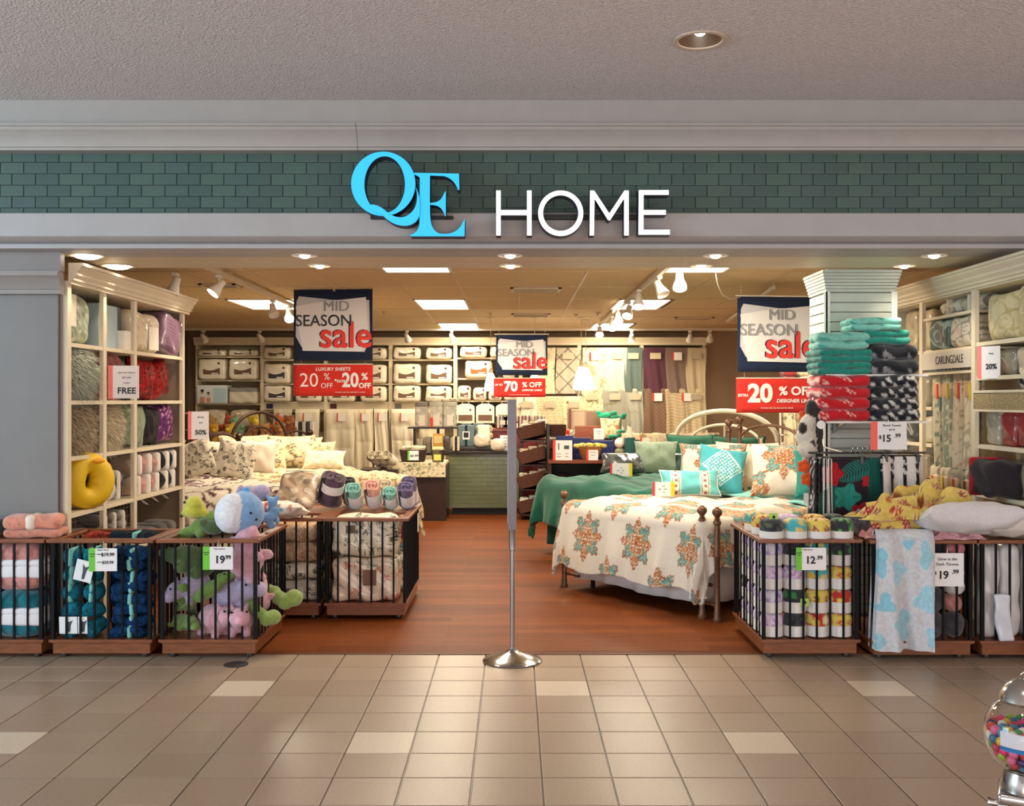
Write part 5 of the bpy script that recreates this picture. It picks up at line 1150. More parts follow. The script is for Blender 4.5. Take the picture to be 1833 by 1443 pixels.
CF = (-1.86, 11.05); AF = (-2.50, 9.86)
b3 = thing('bed', 'bed with arched dark iron headboard and cream paisley bedding, left', 'bed', (CF[0], CF[1], 0), rz=PL); bedbase(b3, 1.45, 2.2, sk=hx('cbb893'), H=.70); arcs_head(b3, 1.42, 2.27)
b4 = thing('bed', 'nearer left bed with arched dark iron headboard and plum tulip bedding', 'bed', (AF[0], AF[1], 0), rz=PL); bedbase(b4, 1.45, 2.1, sk=hx('d8cdb8'), H=.68); arcs_head(b4, 1.42, 2.2)
TUL = floral(hx('ddd2be'), [hx('4c2838'), hx('7a4a58'), hx('3e2230')], .22, .12, 21, stems=hx('5c3c3e'))
PAI = leafy(hx('d8c8a2'), hx('8f6e42'), 1.0, 3)
duvet('duvet', 'white duvet with large plum tulips on the nearer left bed', 1.52, 2.0, .77, .42, .42, (AF[0], AF[1], 0), PL, TUL, step=.02, seed=3)
duvet('duvet', 'cream paisley duvet draping down to the aisle on the left', 1.62, 2.1, .80, .55, .56, (CF[0], CF[1], 0), PL, PAI, step=.02, seed=9)
KN = linen(hx('e0d0ac'), hx('b89f74'), 120, .7); SHM = floral(hx('dacaa4'), [hx('7c7a5a'), hx('5e5c42'), hx('9a844c')], .07, .034, 31, stems=hx('5c5838')); LIN = floral(hx('ddd2bc'), [hx('3e3a36'), hx('5a5248')], .06, .022, 33, stems=hx('3e3a36'))
bp('textured cream sham at the left iron headboard, first pillow', .62, .42, .17, -.36, 1.98, .80, KN, AF, PL, dz=-34, tilt=16, mat='knit')
bp('textured cream sham beneath the arch of the second iron headboard', .64, .42, .17, -.34, 2.05, .82, KN, CF, PL, dz=-34, tilt=16, mat='knit')
bp('textured cream sham by the finial post of the second headboard', .62, .40, .17, .32, 2.05, .82, KN, CF, PL, dz=-34, tilt=16, mat='knit')
bp('tulip print pillow lying behind the sketched-flower cushion', .64, .44, .18, .30, 1.72, .80, TUL, AF, PL, dz=-30, tilt=28)
bp('cream cushion with black sketched flower, standing on the nearer left bed', .46, .46, .15, .22, 1.25, .80, LIN, AF, PL, dz=-30, tilt=26, roll=12, cat='cushion', name='cushion', n=60)
bp('square cushion with small black sprigs behind the sketched-flower one', .44, .44, .15, -.06, 1.42, .82, LIN, AF, PL, dz=-30, tilt=22, roll=-20, cat='cushion', name='cushion', n=60)
bp('paisley sham beside the white tulip pillow', .62, .42, .18, -.30, 1.55, .82, SHM, CF, PL, dz=-34, tilt=30)
bp('paisley sham in the middle of the second left bed', .62, .42, .18, .18, 1.60, .82, SHM, CF, PL, dz=-34, tilt=28)
bp('small floral cushion behind the white knitted lumbar cushion', .40, .34, .14, .52, 1.65, .82, SHM, CF, PL, dz=-34, tilt=25, cat='cushion', name='cushion')
bp('white cable-knit lumbar cushion toward the aisle side of the left bed', .52, .28, .14, .34, 1.18, .82, linen(hx('ece2ca'), hx('c8b68e'), 70, .6), CF, PL, dz=-34, tilt=42, mat='knit', cat='cushion', name='cushion')
bp('large white tulip pillow leaning at the left end of the nearer bed', .58, .44, .18, -.52, 1.60, .80, TUL, AF, PL, dz=-30, tilt=26)
bp('ivory tulip pillow between the sprig cushion and the paisley sham', .56, .42, .17, .58, 1.55, .80, TUL, AF, PL, dz=-34, tilt=26)
# ================================================================== GOODS ON THE LEFT UNIT
def boxg(label, cat, w_, d_, h_, loc, fn, rz=0, mat='bagged', r=.03, name='package', group=None, extra=None, tilt=0, roll=0, wob=.004, lab=None):
    o = thing(name, label, cat, loc, group=group, rot=(R(tilt), R(roll), R(rz)))
    part('body', G().rbox(w_, d_, h_, min(r, h_ * .49, d_ * .49), (0, 0, h_ / 2), col=fn, n=max(4, min(30, int(w_ / .02))), wob=wob, seed=w_ * 11 + h_), mat, o)
    for i, q in enumerate(lab or []): # (x0,x1,z0,z1,colour)
        part('label_card', G(q[4]).box(q[0], q[1], -d_ / 2 - .008 - .001 * i, -d_ / 2 - .004 - .001 * i, q[2], q[3]), 'paper', o, smooth=False)
    return o
SB = camo(np.array(hx('9aa88c')), [hx('6c7c64'), hx('c2c8b0')], 34)
boxg('shaggy sage throw in a clear bag on the top left shelf', 'throw', .46, .30, .36, (-3.19, 7.02, 2.04), SB, rz=90, r=.09, lab=[(-.20, -.06, .12, .34, hx('ecdccb'))], name='bagged_throw')
o = boxg('pale blue gift box with dark window print on the top shelf', 'box', .34, .20, .33, (-3.16, 7.58, 2.04), plain(hx('a9bcc0')), rz=90, r=.008, mat='smooth', wob=0, name='gift_box', lab=[(-.15, -.05, .11, .24, hx('ecebe8')), (-.135, -.065, .13, .22, hx('2b3440'))])
boxg('slate grey box behind the pale blue one on the top shelf', 'box', .14, .26, .34, (-3.22, 7.82, 2.04), plain(hx('5a646a')), rz=90, r=.008, mat='smooth', wob=0, name='gift_box')
boxg('small white box before the slate box on the top shelf', 'box', .12, .08, .15, (-3.04, 7.81, 2.04), plain(hx('e8e0d4')), rz=90, r=.006, mat='smooth', wob=0, name='gift_box')
boxg('first clear bag of cream throw on the third bay top shelf', 'throw', .30, .30, .34, (-3.18, 8.13, 2.04), camo(np.array(hx('d9c9aa')), [hx('b9a684')], 22), rz=84, r=.07, name='bagged_throw')
boxg('second clear bag of white throw with bright label on the third bay top shelf', 'throw', .26, .28, .33, (-3.16, 8.44, 2.04), camo(np.array(hx('e2d6be')), [hx('c5b595')], 22), rz=80, r=.07, name='bagged_throw', lab=[(-.08, .07, .03, .22, hx('f2e8d6'))])
boxg('plum pleated quilt in a clear bag tilted at the end of the top shelf', 'quilt', .36, .26, .36, (-3.12, 8.78, 2.045), stripesf([hx('75566a'), hx('5b4152')], [.02, .008], 1), rz=82, roll=14, r=.06, name='bagged_quilt')
furry('shaggy white and grey-tipped fur cushion bulging off the nearest shelf', .46, .36, .26, (-3.13, 7.00, 1.66), hx('d8d8c6'), hx('7d8a74'), rz=90, seed=1, ln=.09, nb=3600)
furry('dusty pink long-fur cushion in the second bay', .48, .36, .20, (-3.15, 7.60, 1.65), hx('c88f86'), hx('dba79b'), rz=90, seed=2, ln=.06)
pillow('dark green velvet cushion sliver beside the red sequin one', 'cushion', .30, .32, .12, (-3.2, 8.06, 1.655), plain(hx('345040')), rz=84, mat='plush', name='cushion')
RSQ = camo(np.array(hx('98040e')), [hx('c8141c'), hx('500408')], 60)
pillow('red sequin cushion sparkling on the shelf, left of two', 'cushion', .40, .36, .18, (-3.14, 8.36, 1.655), RSQ, rz=80, mat='sequin', roll=6, name='cushion', n=36)
pillow('red sequin cushion leaning right, nearest the shop interior', 'cushion', .42, .36, .18, (-3.12, 8.74, 1.655), RSQ, rz=82, mat='sequin', roll=-14, name='cushion', n=36)
furry('tan shaggy fur cushion on the third shelf, nearest bay', .46, .34, .22, (-3.14, 7.02, 1.275), hx('b7a184'), hx('d8c6a4'), rz=90, seed=3, ln=.08)
furry('cream shaggy fur cushion on the third shelf, second bay', .46, .34, .22, (-3.15, 7.58, 1.275), hx('d8c6a6'), hx('ece0c6'), rz=90, seed=4, ln=.08)
pillow('sage velvet cushion leaning past the post', 'cushion', .40, .36, .16, (-3.10, 8.06, 1.275), camo(np.array(hx('8c9a7c')), [hx('76856a')], 30), rz=84, mat='plush', roll=8, name='cushion')
pillow('dark plum cushion behind the sage one', 'cushion', .36, .34, .14, (-3.18, 8.34, 1.275), plain(hx('4c2c50')), rz=84, mat='plush', roll=8, name='cushion')
pillow('black sequin cushion in the middle of the third bay', 'cushion', .34, .34, .14, (-3.12, 8.50, 1.275), plain(hx('24242e')), rz=82, mat='sequin', roll=8, name='cushion')
pillow('purple sequin cushion with bright silver corner', 'cushion', .36, .36, .16, (-3.10, 8.80, 1.275), camo(np.array(hx('6d2c74')), [hx('8f4c98'), hx('d9a0c8')], 50), rz=80, mat='sequin', roll=-6, name='cushion', n=36)
# yellow ring pillow
a = np.linspace(0, 2 * PI, 49)[:-1]; b_ = np.linspace(0, 2 * PI, 17)[:-1]; A_, B_ = np.meshgrid(a, b_, indexing='ij')
rr_ = .085 * (1 + .12 * np.cos(A_ * 2 + .5)) * (1 + .03 * np.sin(A_ * 26)); P = np.stack([(.125 + rr_ * np.cos(B_)) * np.cos(A_), rr_ * .9 * np.sin(B_), (.125 + rr_ * np.cos(B_)) * np.sin(A_) + .20], 2)
o = thing('neck_pillow', 'glossy yellow ring neck pillow hanging out of the nearest shelf', 'neck pillow', (-3.02, 7.10, .885), rz=R(62)); part('ring', G(hx('e3b91c')).sheet(P[:, ::-1], close_u=True, close_v=True), 'smooth', o)
part('duck_beak', G(hx('e8a21c')).ell((.03, -.09, .34), (.05, .02, .02)), 'smooth', o)
o = toy('second yellow plush edge at the bottom left of the shelf', plushie([(0, 0, .06, .08, .08, .06, hx('dcb424')), (.06, .02, .10, .04, .04, .04, hx('dcb424'))]), (-3.12, 6.86, .89), (0, 0, 90), 1)
o = toy('white and black plush penguin on the second bay shelf', plushie([(0, 0, .10, .11, .09, .10, hx('dcd6cc')), (.10, .02, .14, .05, .07, .09, hx('23242c')), (0, 0, .20, .07, .07, .06, hx('e3ddd2')), (-.08, -.03, .05, .05, .05, .05, hx('c9a29a'))]), (-3.08, 7.52, .885), (0, 0, 75), .95, ((.0, -.07, .21),))
folded('grey knitted throw with card on the second bay shelf', 'throw', .20, .25, .22, 2, (-3.18, 7.77, .885), fluff(hx('8c8478')), rz=90, band=(.07, hx('ddd6ca')), name='folded_throw', seed=41)
for k, (y, c, nm) in enumerate(((8.08, 'b9a08c', 'taupe'), (8.30, 'dba79a', 'blush'), (8.50, 'cf9c90', 'dusty blush'), (8.72, '24222a', 'black'), (8.90, '1d1c24', 'jet black'))):
    for j in range(2 if k != 2 else 2):
        folded('%s plush robe bundle with white label, %s row, third bay' % (nm, ['lower', 'upper'][j]), 'robe', .18, .26, .16, 1, (-3.14 + (.01 if j else 0), y, .885 + j * .165), fluff(hx(c)), rz=88, band=(.07, hx('e6ded4')), name='folded_robe', seed=50 + k + j)
for k in range(3):
    folded('grey slipper sock pack hanging low in the second bay, %s' % ['left', 'middle', 'right'][k], 'socks', .13, .2, .30, 4, (-3.12, 7.44 + .17 * k, .50), fluff(hx(['8f867c', '7d756c', 'a19888'][k])), rz=90, band=(.05, hx('d8d0c4')), name='sock_pack', seed=60 + k)
for k in range(4):
    o = folded('dark grey slippers with white tag on the low third bay shelf, %s' % ['nearest', 'second', 'third', 'farthest'][k], 'slippers', .20, .28, .10, 1, (-3.12, 8.08 + .25 * k, .50), fluff(hx(['b9ada0', '5a5450', '4a4644', '5d5650'][k])), rz=88, name='slippers', seed=66 + k)
    t_ = part('tag', G(hx('dcd6cc')).box(-.045, .045, -.20, -.198, 0, .12), 'paper', o, smooth=False); t_.rotation_euler = (R(-50), R(12), 0); t_.location = (0, .07, .14)
folded('black folded robe on the lowest visible shelf of the nearest bay', 'robe', .40, .30, .14, 2, (-3.16, 7.02, .50), fluff(hx('24242c')), rz=90, name='folded_robe', seed=71)
folded('grey checked throw stack filling the nearest bay under the ring pillow', 'throw', .38, .30, .10, 1, (-3.17, 7.02, .64), camo(np.array(hx('5e5c5c')), [hx('8c8880')], 50), rz=90, name='folded_throw', seed=72)
def scard(label, p, w_, h_, lines, rz=90, strip=.03, sc=hx('f07f7a')): return card(label, 'price sign', w_, h_, p, strip, sc, lines, rz=rz)
scard('white card reading FREE with pink strip clipped on the shelf post', (-2.86, 7.36, 1.665), .21, .24, [('FREE', .062, .02, .055, .0015), ('buy one cushion', .018, .02, .19, 0), ('get one', .02, .02, .155, 0), ('second', .016, .02, .115, 0)], rz=18)
scard('white card reading 50% with pink strip at the far shelf post', (-2.86, 9.10, 1.30), .18, .25, [('50%', .06, .02, .06, .0015), ('throws', .02, .02, .2, 0), ('save', .02, .02, .15, 0)], rz=20)

# ================================================================== GOODS ON THE RIGHT UNIT (facing -x)
def rp(label, w_, h_, t_, y, z, fn, mat='fabric', x=3.42, rz=-90, n=40, **k): return pillow(label, 'cushion', w_, h_, t_, (x, y, z), fn, mat=mat, rz=rz, name='cushion', n=n, **k)
IVF = leafy(hx('cbbb8c'), hx('ded2aa'), .8, 5)
rp('gold and cream brocade cushion on the top right shelf, nearer', .46, .36, .18, 6.52, 2.065, IVF)
rp('cream leaf-print cushion on the top right shelf, farther', .44, .34, .18, 6.92, 2.065, leafy(hx('d9cba2'), hx('c2b07c'), .7, 2), x=3.40)
for i, (y, c, nm) in enumerate(((7.42, 'c9bda4', 'dotted cream'), (7.78, 'd3cab8', 'sketched leaf'))):
    o = thing('rolled_quilt', '%s rolled quilt under the right crown' % nm, 'quilt', (3.45, y, 2.31)); g = G(); P = np.array([[(.10 * (1 + .03 * math.sin(5 * t)) * math.cos(t) * (.75 if s in (0, 9) else 1), -.17 + .34 * s / 9, .062 + .062 * math.sin(t) * (.75 if s in (0, 9) else 1)) for s in range(10)] for t in np.linspace(0, 2 * PI, 29)[:-1]])
    g.sheet(P, leafy(hx(c), hx('8f8a80') if i else hx('a99c80'), 1.2, i)(P[:, :, 1].ravel() * 1, P[:, :, 2].ravel()).reshape(28, 10, 3), close_u=True); part('roll', g, 'fabric', o)
    part('strap', G(hx('d8d0c0')).rbox(.215, .03, .132, .06, (0, 0, .062), n=4), 'fabric', o)
def tright(u, v):
    return leafy(hx('d2cabb'), hx('8c8c84'), .8, 3)(u, v)
boxg('dark teal sprig-print pack on the upper right shelf', 'bedding pack', .34, .30, .23, (3.45, 7.84, 2.045), leafy(hx('3c5450'), hx('8fa49a'), .5, 1), rz=-90, r=.03, name='bedding_pack')
boxg('pale sketched-flower pack beside the dark teal one', 'bedding pack', .46, .30, .23, (3.45, 7.42, 2.045), tright, rz=-90, r=.05, name='bedding_pack')
DM = [leafy(hx('b9b096'), hx('6e7c70'), .9, 1), leafy(hx('8e9484'), hx('d0c8ac'), 1.1, 4), leafy(hx('cbbda4'), hx('a08e74'), .9, 6), leafy(hx('d6cab2'), hx('b0a084'), .6, 8)]
for i in range(4):
    y = 7.93 - i * .19
    o = thing('curtain', 'damask window panel hanging in clear top, %s from the shop side' % ['first', 'second', 'third', 'fourth'][i], 'curtain', (3.36, y, 1.86), rz=-PI / 2, group='hanging damask panels on the right unit')
    part('panel', hung_g(.165, .72, .07, DM[i], n=24, m=40, bulge=.012, seed=i), 'fabric', o)
    part('packet_top', G(hx('c9a27c')).rbox(.16, .085, .14, .03, (0, 0, -.13), n=3), 'bagged', o)
    part('price_strip', G(hx(['d8563c', 'b8a03c', 'c8402c', 'd9c42c'][i])).box(.03, .055, -.05, -.046, -.20, -.08), 'paper', o, smooth=False)
    o = thing('curtain', 'short lower damask panel, %s from the shop side' % ['first', 'second', 'third', 'fourth'][i], 'curtain', (3.34, y, 1.12), rz=-PI / 2, group='lower hanging damask panels')
    part('panel', hung_g(.165, .60, .07, DM[(i + 2) % 4], n=20, m=24, bulge=.012, seed=i + 5), 'fabric', o)
    part('packet_top', G(hx('cfae8c')).rbox(.16, .085, .12, .03, (0, 0, -.10), n=3), 'bagged', o)
    part('price_strip', G(hx(['c86a3c', 'd9c42c', 'd8563c', '7a5a44'][i])).box(-.02, .01, -.05, -.046, -.17, -.06), 'paper', o, smooth=False)
part('hanging_rail', G(hx('b8b0a4')).tube([(3.36 - RX, 7.2 - 6.3, 1.865), (3.36 - RX, 8.02 - 6.3, 1.865)], .008, 6), 'chrome', ru); part('hanging_rail', G(hx('b8b0a4')).tube([(3.34 - RX, 7.2 - 6.3, 1.125), (3.34 - RX, 8.02 - 6.3, 1.125)], .008, 6), 'chrome', ru)
PKC = ['cfc4ac', '8f8676', 'bfb296', 'a39a86', 'd8ccb2', '9a2c2c', 'c9bea6']
k = 0
for z, hh, nm in ((1.82, .20, 'second'), (1.34, .26, 'third'), (1.0, .26, 'fourth'), (.6, .3, 'lowest')):
    for i, y in enumerate((6.98, 6.76, 6.54)):
        c = PKC[k % 7]; k += 1
        if (z, i) == (1.34, 1): c = '9a2c2c'
        boxg('%s bedding pack on the %s shelf of the nearest right bay, %s' % ({'cfc4ac': 'cream', '8f8676': 'taupe', 'bfb296': 'sand', 'a39a86': 'grey-beige', 'd8ccb2': 'ivory', '9a2c2c': 'deep red', 'c9bea6': 'oatmeal'}[c], nm, ['farthest', 'middle', 'nearest'][i]), 'bedding pack', .20, .32, hh * .9, (3.47, y, z + .001), camo(np.array(hx(c)), [np.array(hx(c)) * .8], 20, i), rz=-90, r=.04, name='bedding_pack')
o = thing('duffel_bag', 'open dark storage bag with wide red trim on the low right shelf', 'bag', (3.22, 6.72, 1.0), rz=R(-90))
g = G(hx('2a2428')).rbox(.34, .22, .24, .05, (0, 0, .13), n=8, wob=.01); part('bag_body', g, 'fabric', o); part('trim_band', G(hx('a52228')).rbox(.05, .235, .26, .02, (-.14, 0, .135), n=3), 'fabric', o)
o = thing('wicker_header', 'woven basket header panel with raised lettering on the right shelf', 'panel', (3.25, 6.74, 1.585), rz=R(-90)); part('panel', G(hx('a8946c')).rbox(.72, .03, .12, .01, (0, 0, .06), n=3), 'wicker', o); part('frame', G(UC).box(-.37, .37, -.02, -.016, .118, .135).box(-.37, .37, -.02, -.016, -.012, .004), 'painted', o, smooth=False)
rp('bundled cream and black bow cushion above the woven header', .26, .2, .14, 6.55, 1.72, camo(np.array(hx('ddd0b4')), [hx('2f2a26')], 12), x=3.38)
scard('white card reading 20% with pink strip hanging on the nearest right shelf', (3.235, 6.86, 1.80), .17, .22, [('20%', .05, .02, .08, .0015), ('from', .018, .02, .17, 0)], rz=-60)
for i, (y, z, hh, c) in enumerate(((8.3, 2.06, .34, 'c9b692'), (8.6, 2.06, .36, 'b9a684'), (8.35, 1.60, .24, 'a39a86'), (8.65, 1.60, .24, '6a6458'), (8.3, 1.3, .22, 'c9bea6'), (8.6, 1.3, .22, '3c403c'), (8.4, 1.0, .2, 'b4a88c'))):
    boxg('bedding pack in the bay behind the column, %s' % ['top left drape', 'top right drape', 'third shelf left', 'third shelf right', 'fourth shelf left', 'fourth shelf right', 'lowest'][i], 'bedding pack', .26, .3, hh, (3.53, y, z), camo(np.array(hx(c)), [np.array(hx(c)) * .8], 20, i), rz=-90, r=.05, name='bedding_pack')

# ================================================================== TOWEL DISPLAY ON THE COLUMN
TY = 7.20
sh = thing('wall_shelf', 'white bracketed shelf on the column, upper one carrying teal towels', 'shelf', (2.55, PY0 - .01, 1.835)); part('board', G(hx('e6e4de')).box(-.36, .36, -.42, 0, -.015, 0), 'painted', sh, smooth=False)
for x in (-.18, .18): part('bracket', G(hx('9a9a98')).add([(x - .006, 0, -.015), (x + .006, 0, -.015), (x - .006, -.3, -.015), (x + .006, -.3, -.015), (x - .006, 0, -.10), (x + .006, 0, -.10)], [(0, 2, 3, 1), (0, 4, 2), (1, 3, 5), (2, 4, 5, 3), (0, 1, 5, 4)]), 'chrome', sh, smooth=False)
sh = thing('wall_shelf', 'white bracketed shelf on the column, lower one carrying red towels', 'shelf', (2.55, PY0 - .01, 1.505)); part('board', G(hx('e6e4de')).box(-.36, .36, -.42, 0, -.015, 0), 'painted', sh, smooth=False)
for x in (-.18, .18): part('bracket', G(hx('9a9a98')).add([(x - .006, 0, -.015), (x + .006, 0, -.015), (x - .006, -.3, -.015), (x + .006, -.3, -.015), (x - .006, 0, -.10), (x + .006, 0, -.10)], [(0, 2, 3, 1), (0, 4, 2), (1, 3, 5), (2, 4, 5, 3), (0, 1, 5, 4)]), 'chrome', sh, smooth=False)
tq = np.array(hx('1f8878')); tq2 = camo(tq, [hx('186c60')], 9); rd = camo(np.array(hx('c01a24')), [hx('a8121c')], 8)
def redw(u, v): c = rd(u, v); u = np.ravel(u); v = np.ravel(v); q = np.sin(u * 16 + 2.2 * np.sin(v * 40 + u * 9)); k = (np.abs(q - .86) < .09) & (u < .06); c[k] = hx('e2b6ac'); return c
bwf = camo(np.array(hx('23272c')), [hx('c9c9c4'), hx('12151a')], 42, 1); nv = camo(np.array(hx('1c1f27')), [hx('8c8e92'), hx('0f1116')], 26, 2)
def tw(label, x, z, w_, h_, fn, lay=2, rz=0, seed=0, y=TY, d_=.34): return folded(label, 'towel', w_, d_, h_, lay, (x, y, z), fn, rz=rz, name='folded_towel', seed=seed)
N4 = ['bottom', 'second up', 'third up', 'top', 'fifth up']
for k in range(3): tw('teal beach towel, %s of the left stack on the upper shelf' % ['bottom', 'middle', 'top paler'][k], X(1513, TY - .15) - .0, 1.836 + k * .088, .385 - .01 * k, .083 + .03 * (k == 2), tq2 if k < 2 else camo(np.array(hx('7fc4b4')), [hx('4aa898')], 12), 2, seed=80 + k, rz=(-3, 2, -5)[k])
for k in range(2): tw('black patterned beach towel, %s in the right stack, upper shelf' % N4[k], X(1603, TY - .15), 1.836 + k * .105, .36, .10, nv, 1, seed=84 + k, rz=2)
tw('teal beach towel lying above the black patterned ones', X(1590, TY - .15) - .02, 2.048, .34, .095, tq2, 2, seed=86, rz=5); tw('pale teal beach towel, topmost of the right stack', X(1578, TY - .15) - .03, 2.145, .36, .085, camo(np.array(hx('7fc8b8')), [hx('2f9a8a')], 10), 2, seed=87, rz=-6)
for k in range(4): tw('red beach towel with pale swirl, %s of the stack on the lower shelf' % N4[k], X(1512, TY - .15), 1.507 + k * .079, .385 - .012 * (k == 3), .08, redw, 1, seed=90 + k, rz=(2, -2, 3, -1)[k])
for k in range(4): tw('black and white floral towel, %s of the stack on the lower shelf' % N4[k], X(1602, TY - .15), 1.507 + k * .079, .36, .08, bwf, 1, seed=95 + k, rz=(-2, 3, 1, -3)[k])
o = card('white price card reading 15.99 with coral strip below the towels', 'price sign', .245, .19, (2.55, 6.85, 1.315), .045, hx('ef6a5c'), [('Beach Towels', .022, .02, .165, 0), ('$25.99', .015, .02, .135, 0), ('$', .034, -.06, .085, .001), ('15', .066, -.018, .075, .0018), ('.99', .036, .058, .095, .001)])
part('hook', G(hx('b8b8b8')).tube([(0, .002, .19), (0, .01, .2), (0, .06, .19)], .003, 6), 'chrome', o)
# hanging towels on a rail below
HR = 1.285
rl = thing('towel_rail', 'chrome hanging rail with clip hangers below the towel shelves', 'rail', (2.45, 7.02, HR)); part('rail', G(hx('8c8c90')).tube([(-.40, 0, 0), (.42, 0, 0)], .008, 8), 'chrome', rl)
for x in (-.15, .20): part('arm', G(hx('8c8c90')).tube([(x, 0, 0), (x, .45, .02)], .007, 6), 'chrome', rl)
for k in range(5): part('hanger_hook', G(hx('c8c8cc')).tube([(-.10 + .03 * k, -.01, .06 + .03 * math.cos(a)) if False else (-.10 + .035 * k + .0, -.012 + .02 * math.cos(a), .03 + .02 * math.sin(a)) for a in np.linspace(0, 5, 10)], .003, 5), 'chrome', rl)
for k in range(3): part('hanger_hook', G(hx('c8c8cc')).tube([(.26 + .022 * k, -.012 + .02 * math.cos(a), .03 + .02 * math.sin(a)) for a in np.linspace(0, 5, 10)], .003, 5), 'chrome', rl)
def hib(u, v):
    u = np.ravel(u); v = np.ravel(v) + .2; c = arr(hx('2a1c24'), len(u)).copy()
    for cx, cy, a0 in ((.08, .12, .4), (-.12, -.1, 1.2)):
        dx = (u - cx) * math.cos(a0) + (v - cy) * math.sin(a0); dy = -(u - cx) * math.sin(a0) + (v - cy) * math.cos(a0)
        k = (np.abs(dy) < .07 * (1 - (dx / .16) ** 2)) & (np.abs(np.sin(dx * 150 + np.abs(dy) * 80)) > .5) & (np.abs(dx) < .16); c[k] = hx('1d6a60')
    for cx, cy, R1, col in ((-.085, .10, .085, hx('a81c26')), (.02, -.06, .10, hx('2a8a7c')), (.12, -.17, .08, hx('9c1c26')), (.165, .05, .05, hx('a81c26'))):
        dx, dy = u - cx, v - cy; th = np.arctan2(dy, dx); k = np.hypot(dx, dy) < R1 * (.85 + .15 * np.cos(5 * th)); c[k] = col
        k2 = k & (np.abs(np.sin(th * 2.5)) < .08); c[k2] = np.array(col) * .5
    return c
def clip(o, xs):
    for x in xs: part('clip', G(BLACK).box(x - .012, x + .012, -.022, .022, -.03, .02), 'plastic', o, smooth=False)
    part('hanger_bar', G(BLACK).tube([(min(xs) - .03, 0, .012), (max(xs) + .03, 0, .012)], .005, 6), 'plastic', o)
o = thing('hanging_towel', 'dark towel with red and teal hibiscus print hanging from black clips', 'towel', (X(1510, 6.93), 6.93, HR - .04)); part('towel', hung_g(.335, .46, .03, hib, n=90, m=80, bulge=.008, seed=1), 'fabric', o); clip(o, (-.12, .12))
stz = stripesf([hx('d9d4cc'), hx('26282c'), hx('d9d4cc'), hx('8a8a8c')], [.07, .03, .02, .01])
o = thing('hanging_towel', 'white towel with black floral stripes hanging from clips at the right', 'towel', (X(1613, 6.97), 6.97, HR - .03)); part('towel', hung_g(.30, .44, .03, lambda u, v: np.where((np.sin(np.ravel(u) * 75) > .55)[:, None], bwf(u, v), arr(hx('d5cfc8'), np.size(u))), n=50, m=40, bulge=.02, seed=3), 'fabric', o); clip(o, (-.11, .11))
o = thing('hanging_towel', 'plain teal towel edge between the hibiscus and striped towels', 'towel', (X(1567, 7.0), 7.04, HR - .05)); part('towel', hung_g(.14, .44, .05, plain(hx('1f6a62')), bulge=.01, seed=3), 'fabric', o)
for k, (px, c, nm) in enumerate(((1458, bwf, 'black and white floral towel seen edge on at the left'), (1472, stripesf([hx('e4e0d8'), hx('33353a')], [.02, .008]), 'white striped towel seen edge on'), (1480, plain(hx('e0dcd4')), 'plain white towel edge beside the hibiscus towel'))):
    o = thing('hanging_towel', nm, 'towel', (X(px, 6.98), 7.0, HR - .04), rz=R(88)); part('towel', hung_g(.22, .46, .035, c, n=20, m=30, bulge=.006, seed=k), 'fabric', o)
# cow plush scarf hanging
cw = lambda u, v: camo(np.array(hx('d8d2c6')), [hx('2a2726')], 9, 2)(u, v)
ws = np.array(hx('d0cabd')); bk = np.array(hx('35302e'))
cowm = plushie([(0, 0, .30, .045, .05, .07, bk), (-.03, -.01, .20, .055, .05, .06, ws), (-.045, -.01, .10, .07, .055, .08, ws), (-.04, -.03, .02, .065, .055, .06, ws), (.05, 0, .26, .03, .04, .08, bk), (.055, 0, .13, .032, .04, .08, bk), (.055, 0, .0, .034, .04, .09, bk), (-.07, -.03, .16, .03, .04, .05, bk * .8), (-.01, -.04, .04, .03, .03, .05, bk), (.03, 0, -.10, .03, .04, .06, bk), (-.02, 0, -.05, .045, .045, .05, ws)])
o = thing('plush_toy', 'black and white cow plush hanging beside the column with round tag', 'plush toy', (X(1452, 7.1), 7.1, 1.29)); put('body', cowm, o); part('round_tag', G(hx('e8e6e2')).lathe([(.03, 0), (.03, .004)], 20, M=Matrix.Translation((.055, -.045, .19)) @ Matrix.Rotation(R(90), 4, 'X')), 'paper', o)
part('hook', G(hx('8c8c90')).tube([(0, 0, .35), (.03, .02, .39), (.06, .1, .40), (.08, .38, .40)], .004, 6), 'chrome', o)
org = np.array(hx('e05a28'))
for i, (px, py) in enumerate(((1441, 745), (1439, 835), (1445, 858))):
    y = 7.02 if i else 7.14
    o = thing('fabric_flower', 'orange felt flower clip, %s beside the cow plush' % ['upper', 'middle', 'lower'][i], 'flower', (X(px, y), y, Z(py, y)))
    put('petals', plushie([(.03 * math.cos(a), 0, .03 * math.sin(a), .022, .012, .022, org) for a in np.linspace(0, 2 * PI, 6)[:-1]] + [(0, -.005, 0, .014, .012, .014, org * 1.2)], .006), o)
    part('stem_cord', G(hx('8c3c20')).tube([(0, .01, -.04), (0, .01, .0), (.03, .03, .06)], .003, 5), 'fabric', o)
single('hang_tag', 'long white blank tag below the lower orange flower', 'tag', G(hx('dedad4')).box(-.016, .016, 0, .002, 0, .075), 'paper', (X(1443, 7.0), 7.0, Z(902, 7.0)))
